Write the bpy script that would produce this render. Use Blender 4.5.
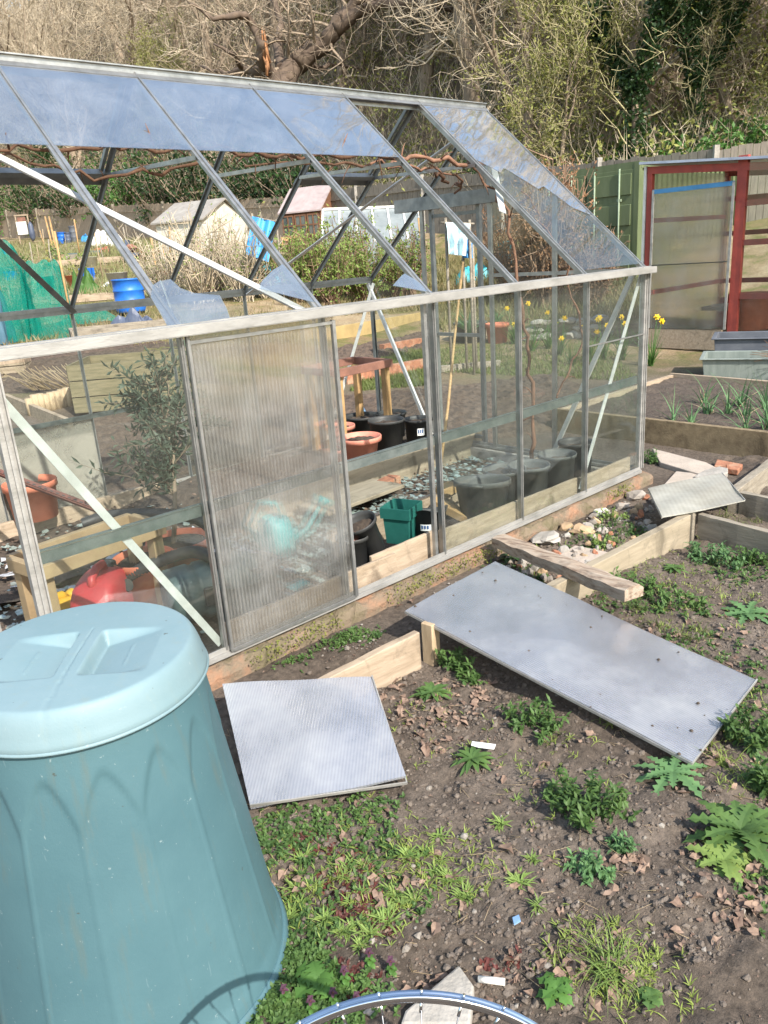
import bpy, bmesh, math, random
import numpy as np
from mathutils import Vector, Matrix, Euler, noise
for o in list(bpy.data.objects): bpy.data.objects.remove(o)
SC = bpy.context.scene
COL = SC.collection
R = math.radians
# ------------------------------------------------------------------ camera, sky, sun, exposure
FPX = 785.0; CX, CY = 384.0, 512.0
TH, ROLL, AZ = R(18.3), R(4.1), R(48.0)
HD = Vector((math.cos(AZ), math.sin(AZ), 0)); RT = Vector((math.sin(AZ), -math.cos(AZ), 0))
FW = HD*math.cos(TH) + Vector((0, 0, -math.sin(TH)))
UP = RT.cross(FW)
R2 = RT*math.cos(ROLL) - UP*math.sin(ROLL); U2 = UP*math.cos(ROLL) + RT*math.sin(ROLL)
EYE = Vector((0, 0, 1.6))
cam_d = bpy.data.cameras.new('camera'); cam = bpy.data.objects.new('camera', cam_d); COL.objects.link(cam)
cam_d.sensor_fit = 'VERTICAL'; cam_d.sensor_height = 36; cam_d.lens = FPX/1024*36
cam_d.clip_start = 0.05; cam_d.clip_end = 2000
m3 = Matrix((R2, U2, -FW)).transposed()
cam.matrix_world = Matrix.Translation(EYE) @ m3.to_4x4()
SC.camera = cam
world = bpy.data.worlds.new('World'); SC.world = world; world.use_nodes = True
wn = world.node_tree; wn.nodes.clear()
sky = wn.nodes.new('ShaderNodeTexSky'); sky.sky_type = 'NISHITA'; sky.sun_disc = False
SUN = Vector((-0.12, -0.75, 0.65)).normalized()
sky.sun_elevation = math.asin(SUN.z); sky.sun_rotation = math.atan2(SUN.x, SUN.y)
sky.air_density = 1.5; sky.dust_density = 1.6; sky.ozone_density = 1.2
bg = wn.nodes.new('ShaderNodeBackground'); bg.inputs[1].default_value = 0.15
wo = wn.nodes.new('ShaderNodeOutputWorld')
wn.links.new(sky.outputs[0], bg.inputs[0]); wn.links.new(bg.outputs[0], wo.inputs[0])
sl = bpy.data.lights.new('sun', 'SUN'); sl.energy = 4.0; sl.angle = R(0.5); sl.color = (1.0, 0.94, 0.85)
so = bpy.data.objects.new('sun', sl); COL.objects.link(so)
so.rotation_euler = (-SUN).to_track_quat('-Z', 'Y').to_euler()
SC.view_settings.view_transform = 'Standard'; SC.view_settings.look = 'None'
SC.view_settings.exposure = 0.97; SC.view_settings.gamma = 1; SC.view_settings.use_curve_mapping = False
SC.render.engine = 'CYCLES'
SC.cycles.transparent_max_bounces = 24; SC.cycles.max_bounces = 7; SC.cycles.transmission_bounces = 6
SC.cycles.diffuse_bounces = 2; SC.cycles.glossy_bounces = 3
SC.cycles.caustics_reflective = False; SC.cycles.caustics_refractive = False
try: SC.cycles.use_denoising = True
except Exception: pass

# ------------------------------------------------------------------ where things stand
def ray(x, y): return FW + R2*((x-CX)/FPX) - U2*((y-CY)/FPX)
def onZ(x, y, z):
    d = ray(x, y); return EYE + d*((z-1.6)/d.z)
def onY(x, y, Y):
    d = ray(x, y); return EYE + d*(Y/d.y)
def onX(x, y, X):
    d = ray(x, y); return EYE + d*(X/d.x)
def onN(x, y):          # near roof slope
    n = Vector((0, -1.11, 1.269)); d = ray(x, y)
    return EYE + d*((Vector((0, 3.845, 2.49))-EYE).dot(n)/d.dot(n))
def sstep(t): t = min(1, max(0, t)); return t*t*(3-2*t)
def LS(l, s, z=None):
    v = HD*s + RT*l
    return Vector((v.x, v.y, terr(v.x, v.y) if z is None else z))
def sfence(l): return 20+(8-l)*1.143 if l < 8 else 20-.3*(l-8)
HILL = .56
def terr(x, y):
    s = x*HD.x+y*HD.y; l = x*RT.x+y*RT.y
    if s < 6.5: return 0.0
    sf = sfence(l); se = min(s, sf+1)
    S = sstep((2-l)/5); q = .695*l+.72*se
    z = .085*max(0, se-7)*S + (.2*max(0, q-14)+.04*max(0, se-10))*(1-S)
    if s > sf+1: z += HILL*(s-sf-1)
    return z
def G(px, py, dz=0.0):   # foot of a ray on the terrain
    d = ray(px, py); t = 1.0
    while t < 150:
        p = EYE+d*t
        if p.z < terr(p.x, p.y)+dz:
            a, b = t-(.04+.004*t), t
            for _ in range(14):
                c = (a+b)/2; p = EYE+d*c
                if p.z < terr(p.x, p.y)+dz: b = c
                else: a = c
            return EYE+d*b
        t += .04+.004*t
    return EYE+d*60
def depth(p): return (p-EYE).dot(FW)

# ------------------------------------------------------------------ materials
MATS = {}
def nt(name):
    m = bpy.data.materials.new(name); m.use_nodes = True
    t = m.node_tree; t.nodes.clear()
    out = t.nodes.new('ShaderNodeOutputMaterial'); MATS[name] = m
    return m, t, out
def N(t, typ, **kw):
    n = t.nodes.new('ShaderNode'+typ)
    for k, v in kw.items():
        if k.startswith('i_'):
            n.inputs[k[2:].replace('_', ' ')].default_value = v
        else: setattr(n, k, v)
    return n
def L(t, a, b): t.links.new(a, b)
def rgba(c): return (c[0], c[1], c[2], 1)
def ramp(t, src, stops):
    r = N(t, 'ValToRGB'); e = r.color_ramp.elements
    e[0].position, e[0].color = stops[0][0], rgba(stops[0][1])
    e[1].position, e[1].color = stops[-1][0], rgba(stops[-1][1])
    for p, c in stops[1:-1]:
        x = e.new(p); x.color = rgba(c)
    L(t, src, r.inputs[0]); return r
def mat(name, a, b=None, scale=8, rough=.7, metal=0, bump=.15, bscale=None, spec=.4, detail=6, stretch=(1,1,1), c=None, rnd=0, trans=0, lo=.32, hi=.68, world=False, stain=0):
    m, t, out = nt(name)
    b = b or tuple(v*.7 for v in a)
    if world:
        co = N(t, 'NewGeometry').outputs['Position']
    else: co = N(t, 'TexCoord').outputs['Object']
    mp = N(t, 'Mapping'); mp.inputs['Scale'].default_value = stretch; L(t, co, mp.inputs[0])
    n = N(t, 'TexNoise', i_Scale=scale, i_Detail=detail, i_Roughness=.62); L(t, mp.outputs[0], n.inputs[0])
    st = [(lo, b), (hi, a)] if c is None else [(lo, b), (.5, a), (hi, c)]
    rp = ramp(t, n.outputs[0], st)
    col = rp.outputs[0]
    if stain:      # damp patches, knots and soil marks of their own shape
        for sc_, l0, l1, dk in ((4.5, .52, .68, .45), (26, .64, .72, .35)):
            ns = N(t, 'TexNoise', i_Scale=sc_, i_Detail=6, i_Roughness=.7, i_Distortion=.8); L(t, co, ns.inputs[0]); ms = N(t, 'MapRange'); ms.inputs[1].default_value = l0; ms.inputs[2].default_value = l1; ms.inputs[4].default_value = stain; L(t, ns.outputs[0], ms.inputs[0])
            mm_ = N(t, 'MixRGB'); L(t, ms.outputs[0], mm_.inputs[0]); L(t, col, mm_.inputs[1]); mm_.inputs[2].default_value = rgba(tuple(v*dk for v in b)); col = mm_.outputs[0]
    if rnd:
        oi = N(t, 'ObjectInfo'); hs = N(t, 'HueSaturation')
        mr = N(t, 'MapRange'); mr.inputs[3].default_value = 1-rnd; mr.inputs[4].default_value = 1+rnd
        L(t, oi.outputs['Random'], mr.inputs[0]); L(t, mr.outputs[0], hs.inputs['Value']); L(t, col, hs.inputs['Color']); col = hs.outputs[0]
    p = N(t, 'BsdfPrincipled'); p.inputs['Roughness'].default_value = rough; p.inputs['Metallic'].default_value = metal
    p.inputs['Specular IOR Level'].default_value = spec
    L(t, col, p.inputs['Base Color'])
    if bump:
        n2 = N(t, 'TexNoise', i_Scale=bscale or scale*4, i_Detail=5, i_Roughness=.6); L(t, mp.outputs[0], n2.inputs[0])
        bp = N(t, 'Bump', i_Strength=bump, i_Distance=.02); L(t, n2.outputs[0], bp.inputs['Height']); L(t, bp.outputs[0], p.inputs['Normal'])
    sh = p.outputs[0]
    if trans:
        tr = N(t, 'BsdfTranslucent'); L(t, col, tr.inputs[0]); mx = N(t, 'MixShader'); mx.inputs[0].default_value = trans
        L(t, sh, mx.inputs[1]); L(t, tr.outputs[0], mx.inputs[2]); sh = mx.outputs[0]
    L(t, sh, out.inputs[0]); return m
def leafmat(name, a, b, scale=3, rough=.55, trans=.3, rnd=.12):
    return mat(name, a, b, scale=scale, rough=rough, bump=0, trans=trans, rnd=rnd, spec=.35, detail=3)
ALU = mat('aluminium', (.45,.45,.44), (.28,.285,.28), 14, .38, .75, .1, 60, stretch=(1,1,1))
ALUD = mat('shaded_aluminium', (.33,.34,.33), (.2,.21,.21), 12, .5, .6, .1)  # darker copy of the aluminium, shade put into its colour
ALUW = mat('oxidised_aluminium', (.35,.34,.32), (.24,.235,.215), 5, .5, .35, .12, 50, stretch=(1,3,3), c=(.42,.41,.385))
WHITEBAR = mat('pale_brace_metal', (.7,.7,.68), (.52,.52,.5), 10, .45, .3, .1)
RAIL = mat('dusty_rail', (.16,.18,.17), (.08,.1,.095), 12, .6, .3, .15)
def fresnel(t, ior):     # the same reflectance on the front and the back face of a thin sheet
    g = N(t, 'NewGeometry'); mr = N(t, 'MapRange'); mr.inputs[3].default_value = ior; mr.inputs[4].default_value = 1/ior
    L(t, g.outputs['Backfacing'], mr.inputs[0]); f = N(t, 'Fresnel'); L(t, mr.outputs[0], f.inputs[0]); return f
def glassmat(name, dirt=.15, tint=(.93,.96,.95), dcol=(.45,.43,.36), refl=1.0, scale=5, blotch=(.35,.75)):
    m, t, out = nt(name)
    co = N(t, 'TexCoord').outputs['Object']
    fr = fresnel(t, 1.52)
    mul = N(t, 'Math', operation='MULTIPLY'); mul.inputs[1].default_value = refl; mul.use_clamp = True; L(t, fr.outputs[0], mul.inputs[0])
    tr = N(t, 'BsdfTransparent'); tr.inputs[0].default_value = rgba(tint)
    nz = N(t, 'TexNoise', i_Scale=2.0, i_Detail=2.0); L(t, co, nz.inputs[0])
    bp = N(t, 'Bump', i_Strength=.05, i_Distance=.05); L(t, nz.outputs[0], bp.inputs['Height'])
    gl = N(t, 'BsdfGlossy'); gl.inputs['Roughness'].default_value = .03; L(t, bp.outputs[0], gl.inputs['Normal'])
    m1 = N(t, 'MixShader'); L(t, mul.outputs[0], m1.inputs[0]); L(t, tr.outputs[0], m1.inputs[1]); L(t, gl.outputs[0], m1.inputs[2])
    n = N(t, 'TexNoise', i_Scale=scale, i_Detail=8, i_Roughness=.7, i_Distortion=.6); L(t, co, n.inputs[0])
    mr = N(t, 'MapRange'); mr.inputs[1].default_value = blotch[0]; mr.inputs[2].default_value = blotch[1]
    mr.inputs[3].default_value = dirt*.3; mr.inputs[4].default_value = dirt*1.7; L(t, n.outputs[0], mr.inputs[0])
    df = N(t, 'BsdfDiffuse'); df.inputs[0].default_value = rgba(dcol)
    m2 = N(t, 'MixShader'); L(t, mr.outputs[0], m2.inputs[0]); L(t, m1.outputs[0], m2.inputs[1]); L(t, df.outputs[0], m2.inputs[2])
    L(t, m2.outputs[0], out.inputs[0]); return m
GLASS = glassmat('old_glass', .025)
GLASSD = glassmat('dirty_glass', .035, dcol=(.34,.35,.32))
GLASSF = glassmat('grimy_glass', .42, dcol=(.36,.34,.29), blotch=(.2,.6))
GLASSR = glassmat('roof_glass', .09, refl=5.0, dcol=(.55,.6,.68), blotch=(.3,.9))
def polymat(name, ribs=95, axis=0, mode='wall'):
    m, t, out = nt(name)
    co = N(t, 'TexCoord').outputs['Object']
    sep = N(t, 'SeparateXYZ'); L(t, co, sep.inputs[0])
    mu = N(t, 'Math', operation='MULTIPLY'); mu.inputs[1].default_value = ribs*2*math.pi; L(t, sep.outputs[axis], mu.inputs[0])
    sn = N(t, 'Math', operation='SINE'); L(t, mu.outputs[0], sn.inputs[0])
    n = N(t, 'TexNoise', i_Scale=3.0, i_Detail=7, i_Roughness=.65); L(t, co, n.inputs[0])
    # milky share rises and falls across the flutes
    mr = N(t, 'MapRange'); mr.inputs[1].default_value = -1; mr.inputs[2].default_value = 1
    lo, hi = {'wall': (.08, .2), 'ground': (.36, .46), 'cloudy': (.6, .66), 'door': (.1, .16)}[mode]
    mr.inputs[3].default_value = lo; mr.inputs[4].default_value = hi; L(t, sn.outputs[0], mr.inputs[0])
    ad = N(t, 'MapRange'); ad.inputs[1].default_value = .3; ad.inputs[2].default_value = .7; ad.inputs[3].default_value = -.1; ad.inputs[4].default_value = .14
    L(t, n.outputs[0], ad.inputs[0])
    sm = N(t, 'Math', operation='ADD'); L(t, mr.outputs[0], sm.inputs[0]); L(t, ad.outputs[0], sm.inputs[1])
    rp = ramp(t, n.outputs[0], [(.3, (.5,.48,.43)), (.7, (.66,.66,.64))] if mode in ('wall', 'door') else ([(.3, (.62,.6,.52)), (.7, (.78,.77,.7))] if mode == 'cloudy' else [(.25, (.6,.63,.72)), (.5, (.76,.78,.86)), (.75, (.9,.91,.93))]))  # ground sheets: lavender sky reflection put into the diffuse colour
    df = N(t, 'BsdfDiffuse'); L(t, rp.outputs[0], df.inputs[0])
    tl = N(t, 'BsdfTranslucent'); L(t, rp.outputs[0], tl.inputs[0])
    dd = N(t, 'MixShader'); dd.inputs[0].default_value = .35; L(t, df.outputs[0], dd.inputs[1]); L(t, tl.outputs[0], dd.inputs[2])
    bp = N(t, 'Bump', i_Strength=.02 if mode != 'ground' else .12, i_Distance=.004); L(t, sn.outputs[0], bp.inputs['Height'])
    rf = N(t, 'BsdfRefraction'); rf.inputs['IOR'].default_value = 1.04; rf.inputs['Roughness'].default_value = .22
    rf.inputs[0].default_value = (.93,.93,.9,1); L(t, bp.outputs[0], rf.inputs['Normal'])
    tp = N(t, 'BsdfTransparent'); tp.inputs[0].default_value = (.93,.93,.92,1)
    see = N(t, 'MixShader'); see.inputs[0].default_value = .6 if mode in ('wall', 'door') else .45; L(t, rf.outputs[0], see.inputs[1]); L(t, tp.outputs[0], see.inputs[2])
    a = N(t, 'MixShader'); L(t, sm.outputs[0], a.inputs[0]); L(t, see.outputs[0], a.inputs[1]); L(t, dd.outputs[0], a.inputs[2])
    gl = N(t, 'BsdfGlossy'); gl.inputs['Roughness'].default_value = .22; L(t, bp.outputs[0], gl.inputs['Normal'])
    fr = fresnel(t, 1.55); ml = N(t, 'Math', operation='MULTIPLY'); ml.inputs[1].default_value = 5.0 if mode == 'ground' else 1.0; ml.use_clamp = True; L(t, fr.outputs[0], ml.inputs[0])
    b = N(t, 'MixShader'); L(t, ml.outputs[0], b.inputs[0]); L(t, a.outputs[0], b.inputs[1]); L(t, gl.outputs[0], b.inputs[2])
    L(t, b.outputs[0], out.inputs[0]); return m
POLYW = polymat('ribbed_polycarbonate', 62, 0, 'wall')
POLYG = polymat('ribbed_sheet', 95, 0, 'ground')
POLYS = polymat('fogged_polycarbonate', 60, 0, 'door')
WOODG = mat('grey_weathered_wood', (.32,.28,.22), (.2,.17,.13), 6, .85, 0, .35, 30, stretch=(1,7,7), stain=.75)
WOODP = mat('pale_softwood', (.43,.34,.25), (.27,.205,.14), 5, .8, 0, .25, 30, stretch=(1,8,8), stain=.75)
WOODP2 = mat('pale_softwood_upright', (.52,.4,.26), (.36,.26,.16), 5, .8, 0, .25, 30, stretch=(8,8,1), stain=.75)
WOODY = mat('treated_board', (.37,.31,.225), (.24,.2,.14), 4, .8, 0, .2, 30, stretch=(1,8,8), stain=.75)
WOODB = mat('shaded_brown_board', (.26,.2,.12), (.15,.11,.065), 5, .85, 0, .3, 30, stretch=(3,3,3), stain=.75)  # brown wood; the front bed board's shade is put into this tone
WOODO = mat('orange_timber', (.46,.3,.14), (.3,.18,.08), 6, .75, 0, .2, 30)
WOODR = mat('red_brown_timber', (.27,.13,.09), (.16,.08,.06), 6, .8, 0, .3)
PLANK = mat('split_timber', (.36,.28,.21), (.17,.115,.08), 5, .9, 0, .5, 12, stretch=(9,1.2,9), c=(.42,.35,.28))
ROT = mat('rotten_wood_face', (.16,.09,.06), (.09,.05,.035), 20, .95, 0, .8, 30, stretch=(1,5,5))
REDP = mat('red_oxide_paint', (.4,.07,.05), (.26,.05,.04), 7, .6, 0, .15)
BLUEP = mat('blue_strip', (.06,.22,.42), (.04,.16,.33), 7, .5)
TERRA = mat('terracotta_plastic', (.6,.2,.12), (.47,.15,.09), 9, .6, 0, .08, spec=.3)
TERRAP = mat('faded_terracotta', (.68,.28,.2), (.56,.2,.14), 9, .65, 0, .08)
BLACKP = mat('black_plastic', (.03,.032,.034), (.055,.055,.052), 10, .5, 0, .08)
TUBP = mat('dusty_black_plastic', (.06,.066,.068), (.11,.11,.1), 7, .6, 0, .08)
GREENP = mat('dark_green_plastic', (.012,.09,.075), (.02,.12,.1), 9, .45, 0, .05)
DGREEN = mat('grey_green_plastic', (.06,.09,.09), (.1,.14,.14), 9, .5, 0, .05)
TURQ = mat('turquoise_plastic', (.03,.3,.31), (.03,.24,.25), 9, .45, 0, .03)
REDPL = mat('red_fuel_plastic', (.48,.04,.045), (.34,.04,.045), 9, .45, 0, .05)
YELP = mat('yellow_plastic', (.75,.42,.03), (.6,.32,.03), 9, .5, 0, .05)
BLUEPL = mat('blue_plastic', (.02,.16,.6), (.02,.12,.48), 9, .45, 0, .05)
BLUET = mat('blue_tarpaulin', (.05,.3,.62), (.04,.22,.48), 4, .5, 0, .3, 20)
NAVY = mat('dark_blue_tarpaulin', (.05,.065,.11), (.1,.12,.17), 4, .45, 0, .4, 12)
WHITEP = mat('white_plastic', (.74,.74,.7), (.55,.54,.5), 6, .6, 0, .1)
LABELP = mat('white_sticker', (.75,.75,.73), (.68,.68,.66), 20, .5, 0, 0)
INK = mat('print_ink', (.05,.12,.3), (.04,.08,.2), 20, .5, 0, 0)
RUST = mat('rusty_angle_iron', (.22,.1,.08), (.13,.06,.05), 14, .8, .2, .2)
SOILP = mat('potting_soil', (.05,.036,.026), (.1,.075,.055), 30, .95, 0, .6, 60)
BRICK = mat('orange_brick', (.38,.16,.09), (.22,.11,.07), 12, .9, 0, .4, c=(.42,.3,.2))
MOSS = mat('moss', (.2,.2,.04), (.12,.14,.03), 20, .95, 0, .6, 80)
FOOT = mat('mossy_brick_footing', (.19,.145,.1), (.12,.105,.055), 6, .95, 0, .8, 40, c=(.32,.17,.1))
CONC = mat('weathered_concrete', (.4,.37,.33), (.25,.23,.2), 7, .9, 0, .4, 40)
SLABP = mat('pinkish_slab', (.48,.4,.33), (.34,.29,.24), 5, .9, 0, .35, 40)
STONE = mat('grey_stone', (.36,.32,.28), (.22,.19,.16), 8, .9, 0, .4, 30, rnd=.3)
STONEO = mat('ochre_stone', (.4,.29,.17), (.28,.19,.12), 8, .9, 0, .4, 30, rnd=.3)
WHITES = mat('white_stone', (.66,.63,.57), (.5,.47,.42), 12, .85, 0, .3, 30)
GALV = mat('pale_green_tank', (.25,.28,.25), (.17,.2,.18), 6, .7, .1, .15, stretch=(3,3,.6))
DTANK = mat('dark_grey_tank', (.09,.1,.12), (.14,.15,.17), 6, .6, .1, .12)
CONTG = mat('green_container_paint', (.1,.13,.06), (.14,.17,.09), 3, .55, .1, .1, stretch=(2,2,.5))
FENCEW = mat('fence_board', (.44,.34,.25), (.28,.21,.15), 6, .9, 0, .2, 20, stretch=(5,5,.7), rnd=.1)
CHROME = mat('polished_rim', (.75,.78,.82), (.65,.68,.72), 20, .12, 1.0, 0)
SPOKE = mat('dark_spoke_steel', (.25,.25,.26), (.18,.18,.19), 20, .35, .9, 0)
BARK = mat('tree_bark', (.32,.25,.18), (.18,.14,.1), 3, .95, 0, .4, 12, rnd=.2, stretch=(4,4,1))
BARKD = mat('dark_oak_bark', (.17,.125,.09), (.09,.065,.05), 3, .95, 0, .5, 10)
TWIG = mat('bare_twigs', (.6,.51,.38), (.38,.31,.22), .6, .9, 0, 0, rnd=.15)
TWIGY = mat('budding_twigs', (.42,.37,.2), (.28,.25,.14), .6, .9, 0, 0, rnd=.15)
TWIGB = mat('shrub_twigs', (.3,.2,.13), (.2,.13,.09), 2, .9, 0, 0)
VINEM = mat('peeling_vine_bark', (.27,.14,.09), (.15,.08,.05), 20, .9, 0, .4)
LEAFB = leafmat('bud_leaves', (.32,.32,.09), (.2,.22,.06))
LEAFI = leafmat('ivy_leaves', (.05,.1,.03), (.025,.055,.02), rough=.4)
LEAFY = leafmat('yellow_green_leaves', (.42,.4,.12), (.28,.28,.08))
LEAFG = leafmat('fresh_green_leaves', (.11,.23,.05), (.06,.14,.03))
LEAFO = leafmat('olive_leaves', (.13,.17,.12), (.07,.1,.07))
LEAFS = leafmat('shrub_leaves', (.27,.36,.09), (.15,.22,.05))
GRASSM = leafmat('grass_blades', (.17,.21,.06), (.1,.125,.04))
GRASSY = leafmat('pale_grass', (.3,.36,.08), (.18,.24,.06))
DRYL = leafmat('dead_leaves', (.3,.21,.155), (.12,.075,.055), scale=26, rough=.8, trans=.1)
DRYG = leafmat('dry_stems', (.5,.4,.26), (.36,.27,.17))
BROWNL = leafmat('withered_foliage', (.36,.2,.1), (.22,.12,.07))
REDL = leafmat('reddish_leaves', (.2,.06,.05), (.12,.05,.04))
PURP = leafmat('purple_flowers', (.16,.06,.12), (.1,.05,.06))
DAFF = leafmat('daffodil_petals', (.85,.6,.02), (.8,.5,.02))
NET0 = mat('solid_netting', (.01,.36,.27), (.01,.26,.2), 3, .6, 0, .2, trans=.3)
def netmat(name, a, b):
    m, t, out = nt(name); co = N(t, 'TexCoord').outputs['Object']; n = N(t, 'TexNoise', i_Scale=2.2, i_Detail=9, i_Roughness=.8); L(t, co, n.inputs[0])
    rp = ramp(t, n.outputs[0], [(.35, b), (.65, a)]); d = N(t, 'BsdfDiffuse'); L(t, rp.outputs[0], d.inputs[0]); tl = N(t, 'BsdfTranslucent'); L(t, rp.outputs[0], tl.inputs[0]); m1 = N(t, 'MixShader'); m1.inputs[0].default_value = .4; L(t, d.outputs[0], m1.inputs[1]); L(t, tl.outputs[0], m1.inputs[2])
    mr = N(t, 'MapRange'); mr.inputs[1].default_value = .35; mr.inputs[2].default_value = .65; mr.inputs[3].default_value = .2; mr.inputs[4].default_value = .8; L(t, n.outputs[0], mr.inputs[0])
    tp = N(t, 'BsdfTransparent'); m2 = N(t, 'MixShader'); L(t, mr.outputs[0], m2.inputs[0]); L(t, m1.outputs[0], m2.inputs[1]); L(t, tp.outputs[0], m2.inputs[2]); L(t, m2.outputs[0], out.inputs[0]); return m
NET = netmat('green_netting', (.02,.42,.32), (.01,.24,.18))
NETB = mat('blue_grey_netting', (.12,.24,.32), (.08,.17,.24), 3, .6, 0, .2, trans=.3)
ROOFG = mat('felt_roof', (.32,.3,.27), (.22,.2,.18), 4, .9)
ROOFP = mat('pinkish_sheet_roof', (.42,.34,.33), (.32,.26,.25), 4, .7)
SHEDW = mat('cream_shed_boards', (.62,.6,.54), (.46,.44,.38), 4, .8)
SHEDB = mat('brown_shed_boards', (.2,.095,.05), (.13,.065,.04), 4, .8)
TEALSHADE = mat('teal_sheet', (.05,.4,.45), (.04,.3,.35), 5, .5)

# ------------------------------------------------------------------ mesh helpers
class MB:
    def __init__(s): s.v = []; s.f = []; s.sm = []
    def quad(s, a, b, c, d, sm=False):
        i = len(s.v); s.v += [tuple(a), tuple(b), tuple(c), tuple(d)]; s.f.append((i, i+1, i+2, i+3)); s.sm.append(sm)
    def tri(s, a, b, c):
        i = len(s.v); s.v += [tuple(a), tuple(b), tuple(c)]; s.f.append((i, i+1, i+2)); s.sm.append(False)
    def hexa(s, P):          # 8 corners: bottom ring 0-3, top ring 4-7
        i = len(s.v); s.v += [tuple(p) for p in P]
        for q in ((3,2,1,0), (4,5,6,7), (0,1,5,4), (1,2,6,5), (2,3,7,6), (3,0,4,7)):
            s.f.append(tuple(i+k for k in q)); s.sm.append(False)
        return s
    def box(s, c, d, rz=0, M=None):
        hx, hy, hz = d[0]/2, d[1]/2, d[2]/2
        P = [Vector(p) for p in ((-hx,-hy,-hz),(hx,-hy,-hz),(hx,hy,-hz),(-hx,hy,-hz),(-hx,-hy,hz),(hx,-hy,hz),(hx,hy,hz),(-hx,hy,hz))]
        Q = Matrix.Rotation(rz, 3, 'Z') if M is None else M
        return s.hexa([Vector(c)+Q@p for p in P])
    def beam(s, a, b, w, h, up=(0,0,1)):   # w sideways, h along up
        a = Vector(a); b = Vector(b); d = (b-a).normalized(); u = Vector(up); sd = d.cross(u)
        if sd.length < 1e-4: sd = d.cross(Vector((1,0,0)))
        sd.normalize(); u = sd.cross(d).normalized(); x = sd*w/2; y = u*h/2
        return s.hexa([a-x-y, a+x-y, b+x-y, b-x-y, a-x+y, a+x+y, b+x+y, b-x+y])
    def tube(s, pts, rad, n=8, cap=True, sm=True):
        pts = [Vector(p) for p in pts]; k = len(pts); base = len(s.v); prev = None
        if not hasattr(rad, '__len__'): rad = [rad]*k
        for i, p in enumerate(pts):
            d = (pts[min(i+1, k-1)]-pts[max(i-1, 0)]).normalized()
            if prev is None:
                prev = d.cross(Vector((0,0,1)))
                if prev.length < .05: prev = d.cross(Vector((1,0,0)))
            prev = (prev-d*prev.dot(d)).normalized(); q = d.cross(prev)
            for j in range(n):
                a = 2*math.pi*j/n; s.v.append(tuple(p+(prev*math.cos(a)+q*math.sin(a))*rad[i]))
        for i in range(k-1):
            for j in range(n):
                a = base+i*n+j; b = base+i*n+(j+1) % n
                s.f.append((a, b, b+n, a+n)); s.sm.append(sm)
        if cap:
            s.f.append(tuple(base+j for j in reversed(range(n)))); s.sm.append(False)
            s.f.append(tuple(base+(k-1)*n+j for j in range(n))); s.sm.append(False)
        return s
    def lathe(s, c, prof, n=32, M=None, sq=None):   # prof: (r,z) list
        if sq == 1: n = 4; Q = Matrix.Rotation(R(45), 3, 'Z'); M = Q if M is None else M@Q; prof = [(r*1.3, z) for r, z in prof]
        flat = sq == 1
        if flat: sq = None
        f0 = len(s.f)
        base = len(s.v); c = Vector(c)
        for r, z in prof:
            for j in range(n):
                a = 2*math.pi*j/n; x, y = math.cos(a), math.sin(a)
                if sq: k = 1/max(abs(x), abs(y))**sq; x *= k; y *= k
                p = Vector((r*x, r*y, z)); s.v.append(tuple(c+(M@p if M is not None else p)))
        for i in range(len(prof)-1):
            for j in range(n):
                a = base+i*n+j; b = base+i*n+(j+1) % n
                s.f.append((a, b, b+n, a+n)); s.sm.append(True)
        if prof[0][0] > 1e-4: s.f.append(tuple(base+j for j in reversed(range(n)))); s.sm.append(False)
        if prof[-1][0] > 1e-4: s.f.append(tuple(base+(len(prof)-1)*n+j for j in range(n))); s.sm.append(False)
        if flat: s.sm[f0:] = [False]*(len(s.f)-f0)
        return s
    def leaf(s, p, d, w, nrm=None, bend=0.0):       # lance leaf: two quads folded
        p = Vector(p); d = Vector(d); n = nrm or Vector((random.gauss(0,1), random.gauss(0,1), random.gauss(0,1)))
        sd = d.cross(n)
        if sd.length < 1e-6: return
        sd.normalize(); up = sd.cross(d).normalized(); m = p+d*.5+up*d.length*bend*.3; e = p+d-up*d.length*bend*.3
        i = len(s.v); s.v += [tuple(p), tuple(m+sd*w/2+up*w*.12), tuple(e), tuple(m-sd*w/2+up*w*.12)]
        s.f.append((i, i+1, i+2)); s.f.append((i, i+2, i+3)); s.sm += [False, False]
    def build(s, name, m, parent=None, local=False, bevel=0, smooth=None):
        me = bpy.data.meshes.new(name); vs = s.v
        if parent is not None and not local:
            inv = parent.matrix_basis.inverted() if parent.parent is None else (parent.parent.matrix_basis @ parent.matrix_basis).inverted()
            vs = [tuple(inv @ Vector(v)) for v in vs]
        me.from_pydata(vs, [], s.f); me.materials.append(m)
        sm = s.sm if smooth is None else [smooth]*len(s.f)
        me.polygons.foreach_set('use_smooth', sm)
        me.update(); o = bpy.data.objects.new(name, me); COL.objects.link(o)
        if parent is not None: o.parent = parent
        if bevel:
            b = o.modifiers.new('bevel', 'BEVEL'); b.width = bevel; b.segments = 2; b.limit_method = 'ANGLE'; b.angle_limit = R(40)
        return o
def tag(o, label=None, cat=None, group=None, kind=None):
    if label: o['label'] = label
    if cat: o['category'] = cat
    if group: o['group'] = group
    if kind: o['kind'] = kind
    return o
def thing(name, label, cat, loc=(0,0,0), rz=0, group=None):
    o = bpy.data.objects.new(name, None); COL.objects.link(o); o.location = loc; o.rotation_euler = (0,0,rz)
    o.empty_display_size = .1
    bpy.context.view_layer.update() if False else None
    o.matrix_basis = Matrix.Translation(Vector(loc)) @ Matrix.Rotation(rz, 4, 'Z')
    return tag(o, label, cat, group)
def solo(mb, name, m, label, cat, loc, group=None, bevel=0, kind=None):
    """a thing that is one mesh; its verts are given in world space"""
    loc = Vector(loc); mb.v = [tuple(Vector(v)-loc) for v in mb.v]
    o = mb.build(name, m, bevel=bevel); o.location = loc
    return tag(o, label, cat, group, kind)
KIDS = {}
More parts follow.
